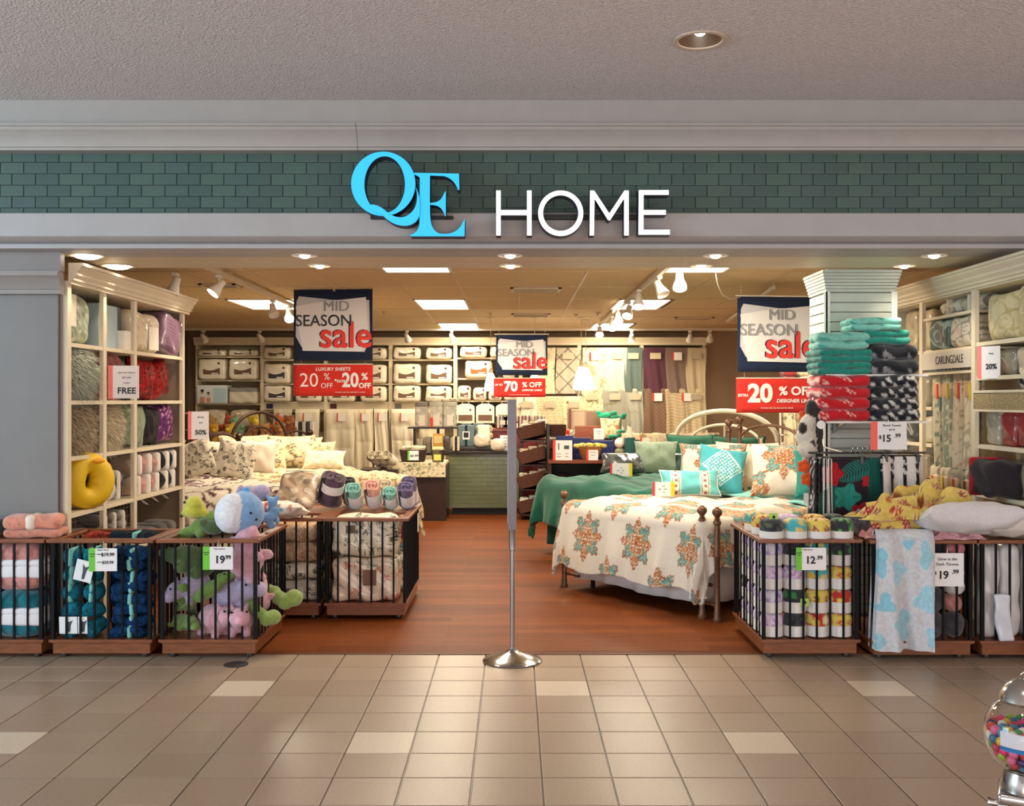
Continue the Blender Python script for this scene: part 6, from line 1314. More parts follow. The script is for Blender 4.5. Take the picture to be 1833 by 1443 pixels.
# ================================================================== GOODS ON THE BACK WALL
PACK = hx('e8dcc0'); PLB = hx('6b4f38')
def pack_proto(w_, h_, labw=.20, lab='brown', handle=False):
    key = (round(w_, 2), round(h_, 2), lab, handle)
    if key in _pk: return _pk[key]
    body = mesh_of('pouch', G(PACK).rbox(w_, .30, h_, min(.05, h_ * .3), (0, 0, h_ / 2), n=7, wob=.004, seed=w_ * 7, col=camo(np.array(PACK), [np.array(PACK) * .93], 14)), 'bagged')
    lc = {'brown': PLB, 'dark': hx('3f3a36'), 'orange': hx('cf5a28')}[lab]
    lw = w_ * .30; lh = min(h_ * .20, .06); z0 = h_ * .26
    g = G(lc); n = 9; V = []
    for i in range(n):
        x = -lw + 2 * lw * i / (n - 1); zt = z0 + lh * 1.5 - lh * .45 * math.sin(PI * i / (n - 1) * 1.2) ; V += [(x, -.157, z0), (x, -.157, zt), (x, -.154, z0), (x, -.154, zt)]
    F = []
    for i in range(n - 1):
        a = 4 * i; b2 = a + 4; F += [(a, a + 1, b2 + 1, b2), (a + 2, b2 + 2, b2 + 3, a + 3), (a + 1, a + 3, b2 + 3, b2 + 1)]
    g.add(V, F); labm = mesh_of('printed_label', g, 'paper', False)
    dot = mesh_of('emblem', G(hx('4a3a30')).box(w_ * .22, w_ * .22 + .035, -.157, -.154, h_ * .74, h_ * .74 + .035), 'paper', False)
    sub = mesh_of('white_strip', G(hx('efe8da')).box(.0, lw * .8, -.159, -.157, z0 + .006, z0 + .022), 'paper', False)
    _pk[key] = (body, labm, dot, sub); return _pk[key]
_pk = {}
def pack(label, x, z, w_, h_, lab='brown', y=BY + .02, group='cream bedding packs on the back wall', name='bedding_pack'):
    o = thing(name, label, 'bedding pack', (x, y, z), rz=R(rnd.uniform(-2, 2)), group=group); b_, l_, d_, s_ = pack_proto(w_, h_, lab=lab)
    put('pouch', b_, o); L_ = put('printed_label', l_, o); put('emblem', d_, o); put('white_strip', s_, L_); return o
def bx(b_, f): return BXE[b_] + (BXE[b_ + 1] - BXE[b_]) * f
SIDE = ['left', 'right']
for b_ in (1, 2, 3):
    nm = {1: 'second', 2: 'third', 3: 'fourth'}[b_]
    for z, h_, rn_ in ((1.63, .27, 'lower'), (1.93, .33, 'middle'), (2.33, .20, 'top')):
        for s in (0, 1):
            pack('cream bedding pack, %s of two on the %s shelf of the %s back bay' % (SIDE[s], rn_, nm), bx(b_, .26 + .49 * s), z, .44 - .02 * (s == 1), h_ * (.93 if s else .97), lab='dark' if (b_ == 1 and s == 0 and z < 2) else 'brown')
for s in (0, 1): pack('large cream pillow pack, %s of two in the first back bay' % SIDE[s], bx(0, .28 + .46 * s), 1.99, .46, .34); pack('flat cream pack, %s of two on the high shelf of the first back bay' % SIDE[s], bx(0, .28 + .46 * s), 2.38, .46, .10)
o = boxg('photo-print box showing two people resting on a white pillow', 'box', .50, .3, .30, (bx(0, .28), BY + .02, 1.60), plain(hx('dce0dc')), mat='smooth', r=.01, wob=0, name='pillow_box', lab=[(.03, .24, .02, .26, hx('b4cccf'))])
g = G(hx('c98f6c'))
for x, s in ((-.15, 1.0), (-.05, .8)):
    g.ell((x, -.158, .17 * s + .02), (.024 * s, .004, .032 * s)); g.rbox(.08 * s, .006, .10 * s, .003, (x, -.158, .06), n=2); g.ell((x - .003, -.160, .19 * s + .02), (.028 * s, .003, .025 * s), col=hx('3b241a'))
part('printed_figures', g, 'paper', o)
boxg('grey sloping memory pillow box in the first back bay', 'box', .46, .3, .26, (bx(0, .74), BY + .02, 1.60), lambda u, v: np.where((np.ravel(v) > .06)[:, None], np.array([hx('8c8880')]), np.array([hx('ddd2b8')])), mat='smooth', r=.04, name='pillow_box')
for s in (0, 1): boxg('clear bag of cream bedding, %s, low in the first back bay' % SIDE[s], 'bedding pack', .44, .3, .3, (bx(0, .28 + .46 * s), BY + .02, 1.2), camo(np.array(hx('ddd0b0')), [hx('c2b490')], 12), r=.09, name='bedding_pack')
# bay 5
for s in (0, 1): pack('cream pack, %s of two on the top shelf of the fifth back bay' % SIDE[s], bx(4, .28 + .46 * s), 2.36, .44, .17)
pack('cream pack with orange label alone on its shelf in the fifth back bay', bx(4, .36), 2.02, .44, .28, lab='orange')
pack('small cream box pack right of the orange-labelled one', bx(4, .82), 2.02, .2, .2)
for i in range(4): pack('small white boxed pack, %s on the third shelf of the fifth back bay' % ['first', 'second', 'third', 'fourth'][i], bx(4, .14 + .235 * i), 1.65, .215, (.24, .21, .16, .22)[i], group='small boxed packs')
def arch_pack(label, x, z, w_=.30, h_=.32):
    o = thing('bedding_pack', label, 'bedding pack', (x, BY + .02, z), group='arched cream pouches')
    pr = [(-w_ / 2, 0), (w_ / 2, 0), (w_ / 2, h_ * .8)] + [(w_ / 2 * math.cos(a), h_ * .8 + h_ * .2 * math.sin(a)) for a in np.linspace(.2, PI - .2, 8)] + [(-w_ / 2, h_ * .8)]
    part('pouch', G(PACK).prism([pr], -.14, .14), 'bagged', o, smooth=False); part('printed_label', G(PLB).box(-w_ * .38, w_ * .38, -.145, -.141, h_ * .12, h_ * .42), 'paper', o, smooth=False)
    part('handle', G(hx('cfc0a0')).tube(arc((-.06, h_ * .97), (.06, h_ * .97), .05, 8, yy=-.1), .006, 6), 'fabric', o); part('emblem', G(hx('4a3a30')).box(w_ * .22, w_ * .32, -.145, -.141, h_ * .62, h_ * .72), 'paper', o, smooth=False)
for i in range(3): arch_pack('arched cream pouch with handle, %s behind the cash desk' % ['left', 'middle', 'right'][i], bx(4, .16 + .30 * i), 1.28)
boxg('clear bag of grey bedding at the end behind the cash desk', 'bedding pack', .2, .3, .3, (bx(4, .93) - .02, BY + .02, 1.281), camo(np.array(hx('b9a888')), [hx('6e5c4a')], 20), r=.04, name='bedding_pack')
# hanging comforters (bays 2-4)
def comf(label, x, w_, fn, q, seed, tagc=RED, y=BY - .16, z=1.475, h_=1.25):
    o = thing('hanging_comforter', label, 'comforter', (x, y, z), group='hanging cream comforters'); part('comforter', hung_g(w_, h_, .12, fn, n=36, m=60, bulge=.015, seed=seed, quilt=q), 'fabric', o)
    t_ = part('price_tag', G(hx('efe6d6')).box(-.03, .09, -.105, -.10, -.16, -.04), 'paper', o, smooth=False); part('colour_strip', G(tagc).box(-.05, -.03, -.105, -.10, -.17, -.03), 'paper', t_, smooth=False)
CRM = plain(hx('e9dcbc')); CR2 = plain(hx('e3d5b2'))
comf('rolled cream comforter end hanging first from the left under the sheet packs', bx(1, .36), .30, CR2, None, 1); comf('plain cream comforter hanging in the second back bay', bx(1, .74), .40, CRM, (.2, 9), 2)
comf('box-quilted cream comforter with large puffed squares', bx(2, .26), .50, CRM, (.25, .30), 3); comf('cream comforter with wide vertical channels', bx(2, .62), .30, CR2, (.15, .5), 4); comf('smooth cream comforter at the right of the third back bay', bx(2, .88), .22, CRM, None, 5)
comf('cream comforter with diamond quilting in the fourth back bay', bx(3, .22), .40, CRM, (.2, .24), 6); comf('cream comforter behind the tower of boxed sets', bx(3, .66), .42, CR2, (.2, .3), 7)
# hanging quilts (bays 6-8)
def quilt(label, x, w_, z, h_, fn, mat='fabric', seed=0, tg=None, y=BY - .06):
    o = thing('hanging_quilt', label, 'quilt', (x, y, z), group='quilts hanging on the back wall'); part('quilt', hung_g(w_, h_, .07, fn, n=44, m=50, bulge=.010, seed=seed), mat, o)
    if tg: part('price_tag', G(hx('efe9dc')).box(tg - .0, tg + .13, -.06, -.055, -.19, -.06), 'paper', o, smooth=False); part('colour_strip', G(RED).box(tg - .03, tg, -.06, -.055, -.19, -.06), 'paper', o, smooth=False)
    else: part('swatch_card', G(hx('b9a98c')).box(-.09, .09, -.062, -.057, -.17, -.07), 'paper', o, smooth=False)
def ff(b, cs, sp, sz, sd): return floral(hx(b), [hx(c) for c in cs], sp, sz, sd, stems=hx('8a8a68'))
ZT, ZB, HT, HB = 2.50, 1.83, .62, .68
quilt('cream sprig quilt at the left of the sixth back bay, upper row', bx(5, .40), .36, ZT, .74, ff('dccfa8', ['8a8a68', 'a8946c'], .12, .03, 1), seed=1)
quilt('grey diamond-lattice quilt in the sixth back bay, upper row', bx(5, .80), .40, ZT, .74, lambda u, v: np.where((np.abs(np.sin((np.ravel(u) + np.ravel(v)) * 11)) < .14)[:, None] | (np.abs(np.sin((np.ravel(u) - np.ravel(v)) * 11)) < .14)[:, None], np.array([hx('6f6656')]), np.array([hx('b8ac94')])), seed=2)
quilt('white quilt with fine print behind the middle banner, lower row', bx(5, .1), .44, 1.70, .66, ff('e6dcc0', ['c2b48c', 'a8a080'], .14, .05, 3), seed=3)
quilt('cream basketweave check quilt, sixth back bay, lower row', bx(5, .50), .46, 1.70, .76, lambda u, v: np.where((np.sin(np.ravel(u) * 130) * np.sin(np.ravel(v) * 130) > .35)[:, None], np.array([hx('a8946c')]), np.array([hx('dccda4')])), seed=4)
quilt('cream quilt with dark red roses, sixth back bay, lower row', bx(5, .90), .34, 1.70, .76, ff('e0d2a6', ['7a2c30', '4a3048', '8a8a60'], .16, .05, 5), seed=5)
quilt('cream swirl-print quilt by the bright pendant glow, upper row', bx(6, .24), .40, ZT, HT + .08, leafy(hx('ddcfae'), hx('ae9c78'), .7, 2), seed=6, tg=-.06)
quilt('plain cream quilt in the seventh back bay, upper row', bx(6, .58), .36, ZT, HT + .08, plain(hx('decfa6')), seed=7); quilt('slate green quilt in the seventh back bay, upper row', bx(6, .85), .30, ZT, HT + .08, plain(hx('5c6a62')), seed=8)
quilt('yellow and cream busy floral quilt, seventh back bay, lower row', bx(6, .2), .38, ZB, .70, ff('e3d8a8', ['8a8a50', '6e7a58', 'a88c58'], .07, .032, 9), seed=9)
quilt('grey quilt with big pale magnolias, seventh back bay, lower row', bx(6, .56), .42, ZB, .74, ff('9a9686', ['ddd6c2', 'cfc8b2'], .26, .12, 10), seed=10); quilt('pale quilt with large daisies at the post, lower row', bx(6, .88), .28, ZB, .74, ff('a8a694', ['e6dfc8', 'd8cfae'], .2, .09, 11), seed=11)
quilt('deep plum quilt in the rightmost back bay, upper row', bx(7, .20), .36, ZT, .72, plain(hx('56323c')), seed=12); quilt('taupe quilt with white ticket, rightmost back bay, upper row', bx(7, .53), .38, ZT, .72, plain(hx('7c665a')), seed=13, tg=-.04); quilt('pale beige quilt at the right end, upper row', bx(7, .84), .34, ZT, .72, plain(hx('c2af8c')), seed=14)
RIP = lambda a, b_: (lambda u, v: mixc(arr(hx(a), np.size(u)), hx(b_), .5 + .5 * np.sin(np.ravel(v) * 120 + 2 * np.sin(np.ravel(u) * 20))))
quilt('brown textured quilt with white ticket, rightmost back bay, lower row', bx(7, .20), .38, ZB, .72, linen(hx('8a6f58'), hx('6c5342'), 90, .7), seed=15, tg=-.02); quilt('pale ripple quilt in the middle of the rightmost bay, lower row', bx(7, .53), .38, ZB, .72, RIP('d2bf9a', 'b9a27a'), seed=16, tg=.12); quilt('cream ripple quilt at the right end, lower row', bx(7, .84), .34, ZB, .72, RIP('dfcfa8', 'cdbb90'), seed=17)
for i, (f, c) in enumerate(((.10, 'e0d4ae'), (.30, 'e0d4ae'), (.52, 'dcc9ae'), (.74, 'd9c4a8'), (.93, 'd9c8a8'))):
    quilt('third-row floral quilt low on the back wall, %s from the left' % ['first', 'second', 'third', 'fourth', 'fifth'][i], X(1110 + 170 * f, 16.4), .42, 1.10, .8, ff(c, ['8a7a4a', 'b07a4a', '7c3a34'], .13, .05, 30 + i), seed=20 + i, y=BY - .08, tg=-.1 if i == 1 else None)
# grid-hung packs far right behind the banner and above the headboards
for i in range(6):
    quilt('folded printed throw on the far right wall rack, %s from the left' % ['first', 'second', 'third', 'fourth', 'fifth', 'sixth'][i], 3.55 + .17 * i, .16, 1.72 - .02 * (i % 2), .95, ff(['d8cfae', 'b8a888', 'c9b18c', '9a8c70', 'd4c8a4', 'b0987c'][i], ['7a6c54', '9c8a64'], .08, .03, 40 + i), seed=30 + i, y=13.0)
o = thing('wall_rack', 'white tubular wall rack holding printed throws behind the right bed', 'rack', (3.98, 13.05, 0)); 
for z in (1.68, 1.2): part('rail', G(hx('d8d2c4')).tube([(-.52, 0, z), (.52, 0, z)], .012, 8), 'painted', o)
for x in (-.52, .52): part('upright', G(hx('d8d2c4')).tube([(x, .03, 0), (x, .03, 1.85)], .016, 8), 'painted', o)
part('top_shelf', G(hx('d8d2c4')).box(-.54, .54, -.1, .3, 1.85, 1.87), 'painted', o, smooth=False)
for i in range(5): folded('folded printed pack on top of the far right rack, %s' % ['first', 'second', 'third', 'fourth', 'last'][i], 'bedding pack', .18, .28, .18, 2, (3.57 + .2 * i, 13.13, 1.871), fluff(hx(['8c2c30', 'cfc2a0', 'b09878', '3f4440', 'c9b890'][i])), name='folded_pack', seed=i)

# ---- toy pile on a dark table behind the left headboards
DW = hx('3b2018')
tt = thing('display_table', 'dark wooden table behind the left headboards heaped with bright plush', 'table', (-4.15, 15.6, 0)); part('top', G(DW).box(-.85, .85, -.4, .4, .93, .98), 'darkwood', tt, smooth=False)
for x in (-.8, .8):
    for y in (-.35, .35): part('leg', G(DW).box(x - .03, x + .03, y - .03, y + .03, 0, .93), 'darkwood', tt, smooth=False)
pc_ = ['c8402c', 'd8a02c', 'e0b83c', 'a8703c', 'c08a50', 'b07a44', 'c99a5c', 'd0583c', '8ab48a', 'e3c23c', 'd86a2c', 'a4623a']
pn_ = ['red', 'golden', 'bright yellow', 'brown', 'tan', 'light brown', 'sandy', 'coral', 'mint', 'yellow', 'orange', 'russet']
bearm = {}
for i in range(12):
    c = np.array(hx(pc_[i])); me = plushie([(0, 0, .10, .10, .09, .10, c), (0, -.02, .24, .085, .08, .08, c), (-.07, -.02, .31, .028, .02, .03, c * .8), (.07, -.02, .31, .028, .02, .03, c * .8), (0, -.10, .22, .035, .03, .028, np.minimum(c * 1.5, 1)), (-.10, -.05, .12, .035, .05, .03, c), (.10, -.05, .12, .035, .05, .03, c), (-.06, -.10, .03, .035, .05, .03, c), (.06, -.10, .03, .035, .05, .03, c)], .018)
    toy('%s plush animal, %s of the heap behind the left headboards' % (pn_[i], 'front row' if i < 6 else 'upper row'), me, (-4.85 + .26 * (i % 6) + (.1 if i > 5 else 0), 15.42 + (.18 if i > 5 else 0), .98 + (.13 if i > 5 else 0)), (rnd.uniform(-15, 15), rnd.uniform(-25, 25), rnd.uniform(-30, 30)), 1.0, ((-.03, -.095, .26), (.03, -.095, .26)))
for i in range(5): boxg('white and black spined book-like pack standing beside the plush heap, %s' % ['first', 'second', 'third', 'fourth', 'fifth'][i], 'pack', .05, .22, .34, (-3.36 - .005 * i + .062 * i, 15.6, .985), plain(hx(['e3dccc', '2c2c30', 'd8d0c0', '3a3a3e', 'cfc6b4'][i])), r=.006, mat='smooth', wob=0, name='slim_pack')
tt2 = thing('display_table', 'small dark side table holding slim packs at the back left', 'table', (-3.2, 15.6, 0)); part('top', G(DW).box(-.08, .3, -.3, .3, .95, .98), 'darkwood', tt2, smooth=False)
for x in (-.05, .27):
    for y in (-.26, .26): part('leg', G(DW).box(x - .025, x + .025, y - .025, y + .025, 0, .95), 'darkwood', tt2, smooth=False)

# ================================================================== CASH DESK AND ROUND ABOUT
dk = thing('cash_desk', 'olive green brick-faced cash desk with dark top and black kick', 'counter', (0, 14.5, 0)); DX0, DX1 = X(803, 14.5), X(929, 14.5)
OG = hx('6e7558'); part('body', G(np.array(OG) * .8).box(DX0 + .01, DX1 - .01, .012, .75, .10, .88), 'painted', dk, smooth=False); part('kick', G(BLACK).box(DX0 + .05, DX1 - .05, .06, .7, 0, .10), 'painted', dk, smooth=False)
g = G(OG); z = .10; r = 0
while z < .87:
    x = DX0 - (r % 2) * .08
    while x < DX1:
        a, b2 = max(x, DX0) + .002, min(x + .16, DX1) - .002
        if b2 - a > .01: g.box(a, b2, 0, .014, z + .0015, min(z + .062, .88) - .0015, np.array(OG) * rnd.uniform(.95, 1.05))
        x += .16
    z += .062; r += 1
o = part('brick_face', g, 'glazed', dk, smooth=False, stuff=True)
part('worktop', G(hx('2a201c')).rbox(DX1 - DX0 + .08, .82, .045, .008, ((DX0 + DX1) / 2, .35, .903), n=2), 'darkwood', dk)
def desk(px, dz=0): return (X(px, 14.5), 14.55, .926 + dz)
def tiebox(label, px, w_, h_, y, z, logo=False, c='5f7478'):
    o = boxg(label, 'box', w_, .22, h_, (X(px, y), y, z), plain(hx(c)), r=.006, mat='smooth', wob=0, name='gift_box')
    part('ribbon', G(hx('1e2022')).box(-.016, .016, -.114, .112, 0, h_ + .003), 'fabric', o, smooth=False)
    if logo: part('emblem_card', G(hx('e6e3dc')).box(-.05, .05, -.118, -.115, h_ * .33, h_ * .33 + .115), 'paper', o, smooth=False); part('printed_emblem', G(hx('1d1f22')).box(-.035, .035, -.120, -.118, h_ * .33 + .025, h_ * .33 + .10), 'paper', o, smooth=False)
    return o
single('desk_riser', 'low dark glass riser on the cash desk', 'riser', G(hx('3a302a')).rbox(.70, .26, .06, .01, (0, 0, .03), n=2), 'darkwood', (X(852, 14.6), 14.62, .927))
tiebox('slate blue box tied with black ribbon and square emblem on the desk', 835, .23, .30, 14.62, .99, True); tiebox('wider slate blue box behind the ribboned one on the desk', 846, .33, .38, 14.98, .927)
tr = camo(np.array(hx('a8987c')), [hx('8f7f66'), hx('c2b494')], 40)
folded('taupe plush throw folded upright behind the white packs on the desk', 'throw', .26, .20, .30, 3, (X(866, 14.65), 14.66, .99), tr, name='folded_throw', band=(.18, hx('e3d8c0')), seed=1); 
for i, (px, c) in enumerate(((858, 'dcd0b8'), (888, 'e6dcc6'))):
    folded('cream sheet bundle on the desk, %s' % ['with yellow ticket', 'right of the throw'][i], 'sheets', .20, .14, .17, 1, (X(px, 14.42) + .02, 14.42, .99 if i == 0 else .927), fluff(hx(c)), name='folded_sheets', seed=4 + i)
card('white list card on the cash desk beside the post', 'sign', .16, .22, (X(905, 14.5), 14.53, .927), 0, None, [('sheets', .026, 0, .18, 0), ('duvets', .026, 0, .14, 0), ('pillows', .026, 0, .10, 0), ('towels', .026, 0, .06, 0)])
single('card_terminal', 'small dark card terminal lying on the cash desk', 'card terminal', G(hx('2c2c30')).rbox(.16, .10, .03, .012, (0, 0, .015), n=3), 'plastic', (X(886, 14.5), 14.53, .927))
bk_ = thing('back_counter', 'deep red wooden back counter between the desk and the wall shelves', 'counter', (.25, 15.7, 0)); part('body', G(hx('7a241c')).box(-.62, .62, -.25, .25, 0, 1.18), 'darkwood', bk_, smooth=False); part('top', G(hx('8a3a20')).box(-.66, .66, -.29, .29, 1.18, 1.215), 'wood', bk_, smooth=False)
for i, (px, c, nm) in enumerate(((900, '5c4638', 'left with grey sets'), (912, '7a6a58', 'centre with silver sets'), (940, '6a2c28', 'right with red sets'), (962, '94806a', 'far right with beige sets'))):
    o = thing('bagged_comforter', 'open-topped display pack on the red back counter, ' + nm, 'bedding pack', (X(px, 15.6), 15.6, 1.216)); part('body', G().rbox(.22, .2, .20, .02, (0, 0, .10), col=stripesf([hx(c), hx('cfc2a8'), hx('33302e')], [.03, .015, .01]), n=16), 'bagged', o); part('label_card', G(hx('e3d8c8')).box(-.04, .04, -.106, -.103, .06, .13), 'paper', o, smooth=False)
# table with floral cloth, left of the desk
ft = thing('display_table', 'dark table under a floral cloth left of the cash desk', 'table', (X(745, 13.9), 14.1, 0))
part('top', G(hx('5a2c1c')).box(-.48, .42, -.35, .35, .72, .76), 'darkwood', ft, smooth=False); part('drawer_front', G(hx('2c1814')).box(-.44, .42, -.34, -.32, .02, .66), 'darkwood', ft, smooth=False); part('side_panel', G(hx('2c1814')).box(-.44, -.42, -.32, .32, 0, .72).box(.40, .42, -.32, .32, 0, .72), 'darkwood', ft, smooth=False)
o = thing('tablecloth', 'folded cream cloth with olive floral border draped over the table edge', 'tablecloth', (X(745, 13.9) + .02, 14.08, .762)); g = G(); g.rbox(.80, .74, .04, .015, (0, 0, .02), col=ff('d8ccaa', ['5c6448', '7c8460', '3f4a34'], .05, .024, 7), n=30); g.rbox(.80, .02, .20, .008, (0, -.375, -.06), col=ff('d8ccaa', ['5c6448', '7c8460', '3f4a34'], .045, .022, 8), n=50); part('cloth', g, 'fabric', o)
o = thing('storage_tub', 'dark brown tub of folded cloths with green-striped price card', 'tub', (X(738, 13.8), 13.95, .803)); part('tub', frustum_g(.30, .24, .36, .28, .17, .01, hx('3a241c')), 'wicker', o)
for i, x in enumerate((-.10, .02, .11)): folded('white folded cloth, %s in the dark tub' % ['left', 'middle', 'right'][i], 'cloth', .11, .2, .08, 2, (X(738, 13.8) + x, 13.95, .94), fluff(hx('ded2b4')), name='folded_cloth', seed=i)
card('white price card reading 4.99 with green strip on the dark tub', 'price sign', .15, .13, (X(741, 13.7) - .02, 13.79, .83), .025, G1, [('$4.99', .05, .015, .06, .001)])
o = thing('bucket', 'galvanised bucket with yellow label holding soaps', 'bucket', (X(783, 13.7), 13.80, .803)); part('pail', G(hx('9a9484')).lathe([(.07, 0), (.075, 0), (.095, .17), (.10, .175), (.095, .178), (.088, .17), (.07, .01)], 22), 'brushed', o); part('label_card', G(hx('e0d25c')).box(-.05, .05, -.098, -.094, .03, .11), 'paper', o, smooth=False)
for i in range(4): single('soap_bar', 'pale yellow wrapped soap in the galvanised bucket, %s' % ['leftmost', 'second', 'third', 'rightmost'][i], 'soap', G(hx('e8dc9c')).rbox(.055, .035, .05, .012, (0, 0, .025), n=3), 'smooth', (X(783, 13.7) - .05 + .033 * i, 13.80, .965), rz=i, group='soaps in the bucket')
rolls_ = [(660, 'tan'), (675, 'grey'), (690, 'cream')]
for i, (px, nm) in enumerate(((664, 'first'), (677, 'second'), (690, 'third'))):
    roll_throw('speckled rolled towel lying on the floral table end, %s from the left' % nm, .075, .24, (X(px, 13.4) + .08, 13.75, .80), camo(np.array(hx('b5a588')), [hx('6c5c48'), hx('ddd0b4')], 60, i), band=(.3, .7), rot=(R(62), 0, R(-30)), bandcol=hx('ded4bc'))
single('side_table', 'low dark table carrying the speckled rolled towels', 'table', G(hx('2c1a16')).box(-.28, .24, -.3, .3, .64, .72).box(-.26, .22, -.28, .28, 0, .64, np.array(hx('1e1210'))), 'darkwood', (X(678, 13.4), 13.8, 0))
# tower with boxed sets
tw_ = thing('display_tower', 'dark two-tier stand of boxed bedding sets left of the cash desk', 'stand', (X(782, 15.1), 15.15, 0))
for z in (.86, 1.255): part('shelf', G(hx('33201a')).box(-.42, .42, -.25, .25, z - .025, z), 'darkwood', tw_, smooth=False)
for x in (-.36, 0, .36):
    part('upright', G(hx('33201a')).box(x - .02, x + .02, .2, .24, 0, 1.255), 'darkwood', tw_, smooth=False)
BF = ff('cdbfa0', ['6c6454', '8c8468', '5a5048'], .06, .025, 3)
for i, (px, c) in enumerate(((756, 'a89880'), (782, 'b4a890'), (806, 'a8a48c'))):
    y = 15.0; o = thing('boxed_set', 'clear-fronted boxed bedding set, %s on top of the stand' % ['left', 'middle with red ticket', 'right'][i], 'bedding pack', (X(px, y), y, 1.256)); part('box', G().rbox(.19, .26, .33, .008, (0, 0, .165), col=ff(c, ['5c5448', 'ddd0b4', '7a705c'], .05, .022, i + 60), n=24), 'bagged', o)
    part('lid', G(hx('5c5850')).rbox(.197, .268, .07, .01, (0, 0, .335), n=3, col=hx('6c6458') if i == 0 else hx('a8a490')), 'bagged', o); part('label_card', G(hx('ddd2c0')).box(-.04, .05, -.136, -.133, .02, .18), 'paper', o, smooth=False)
    if i == 1: part('red_ticket', G(RED).box(-.085, -.05, -.138, -.135, .0, .14), 'paper', o, smooth=False)
folded('white folded towels lying over the boxed sets on the stand', 'towel', .26, .2, .08, 1, (X(778, 15), 15.0, 1.631), fluff(hx('e3d8bc')), name='folded_towel', seed=2)
folded('floral folded cloth over the right-hand boxed set', 'cloth', .26, .22, .05, 1, (X(806, 15), 15.0, 1.631), BF, name='folded_cloth', seed=3)
for i, (px, c, h_) in enumerate(((752, 'b8a888', .22), (766, '8c806c', .24), (800, '6c5c4c', .26), (812, 'c9bda4', .24))):
    boxg('small bedding pack on the lower tier of the stand, %s' % ['first', 'second', 'third', 'fourth'][i], 'bedding pack', .10, .2, h_, (X(px, 15), 15.05, .861), camo(np.array(hx(c)), [np.array(hx(c)) * .6], 40, i), r=.01, name='bedding_pack')
o = boxg('small yellow framed card box on the stand lower tier', 'box', .15, .05, .30, (X(784, 14.8), 14.85, .861), plain(hx('d9a03c')), r=.006, mat='smooth', wob=0, name='card_box', lab=[(-.06, .06, .16, .27, hx('e8cf8c'))])
tiebox('tall patterned cream box standing at the left corner of the desk', 817, .10, .20, 14.53, .927, c='cdbf9c')
# ---- wicker tower right of the desk
wt_ = thing('wicker_tower', 'dark wooden tower of tilted wicker baskets right of the cash desk', 'stand', (X(955, 13.9), 14.1, 0))
for x, y in ((-.16, .25), (.20, .25), (.20, -.28)): part('upright', G(hx('2a1812')).box(x - .02, x + .02, y - .02, y + .02, 0, 1.32), 'darkwood', wt_, smooth=False)
for k in range(4):
    z = .10 + .34 * k
    M_ = Matrix.Translation((0, -.02, z)) @ Matrix.Rotation(R(14), 4, 'Y').inverted() @ Matrix.Rotation(R(-8), 4, 'X')
    fg = frustum_g(.36, .42, .42, .48, .17, .012, hx('5a3422')); g = G(); g.add(np.concatenate(fg.V), fg.F, np.concatenate(fg.C), M=M_); part('wicker_basket', g, 'wicker', wt_)
    fg = frustum_g(.20, .30, .24, .34, .17, .012, hx('4a2a1c')); g = G(); g.add(np.concatenate(fg.V), fg.F, np.concatenate(fg.C), M=Matrix.Translation((.34, .05, z + .02))); part('wicker_basket', g, 'wicker', wt_)
    part('tier_board', G(hx('2a1812')).box(-.2, .46, -.26, .26, z - .03, z - .015), 'darkwood', wt_, smooth=False)
    for j in range(3):
        c = [['d8d4c4', 'c8d4cc', 'e3dccc'], ['d2cab0', 'b8b49c', 'ded6c4'], ['cdb49c', 'd8c8ae', 'b89a84'], ['e0d8c2', 'd0c4a8', 'e8e2d2']][k][j]
        folded('folded cloth in wicker tower, %s basket, %s' % (['lowest', 'second', 'third', 'top'][k], ['left', 'middle', 'right'][j]), 'cloth', .12, .34, .06, 2, (X(955, 13.9) - .13 + .125 * j, 14.07, z + .135 + .03 * j), fluff(hx(c)), name='folded_cloth', seed=k * 3 + j, tilt=-4)
# ---- mahogany table right
MY = 13.7
mt = thing('display_table', 'mahogany console table of kitchen linens behind the green bed', 'table', (X(1078, MY), MY + .2, 0)); MW = .72
part('top', G(hx('7c3f26')).box(-MW - .02, MW + .3, -.32, .32, .80, .84), 'wood', mt, smooth=False)
for x in (-MW, .1, MW + .25): part('side_panel', G(hx('3a1c14')).box(x - .025, x + .025, -.28, .28, 0, .80), 'darkwood', mt, smooth=False)
part('back_board', G(hx('24120e')).box(-MW, MW + .25, .26, .28, 0, .80), 'darkwood', mt, smooth=False); part('shelf', G(hx('3a1c14')).box(-MW, MW + .25, -.26, .26, .28, .31), 'darkwood', mt, smooth=False)
def mtp(px, y=MY): return (X(px, y), y, .841)
single('folded_throw', 'deep red folded throw on the lower shelf of the mahogany table', 'throw', folded_g(.5, .3, .16, 2, fluff(hx('5c1418')), 1), 'plush', (X(1062, MY), MY + .1, .311)); 
b_l = hx('1f2a66')
for i, (px, h_, w_, y) in enumerate(((1011, .32, .24, 13.95), (1041, .29, .26, 14.0), (1078, .25, .32, 14.02))):
    boxg('navy blue boxed table linen, %s behind the basket' % ['left tall one', 'middle one', 'right low one'][i], 'box', w_, .08, h_, (X(px, y), y, .841), stripesf([b_l, hx('2c3a80'), b_l], [.05, .012, .01], 1), r=.005, mat='smooth', wob=0, name='linen_box')
o = card('white illustrated card with red strip on the mahogany table', 'price sign', .26, .27, mtp(1007, 13.62), .035, hx('d8493c'), [('aprons', .02, -.05, .09, 0), ('mitts', .02, .06, .09, 0), ('towels', .02, -.05, .05, 0), ('linens', .02, .06, .05, 0)]); part('printed_figure', G(hx('3f5450')).box(-.06, -.045, -.002, 0, .14, .23).box(.02, .09, -.002, 0, .15, .20), 'paper', o, smooth=False)
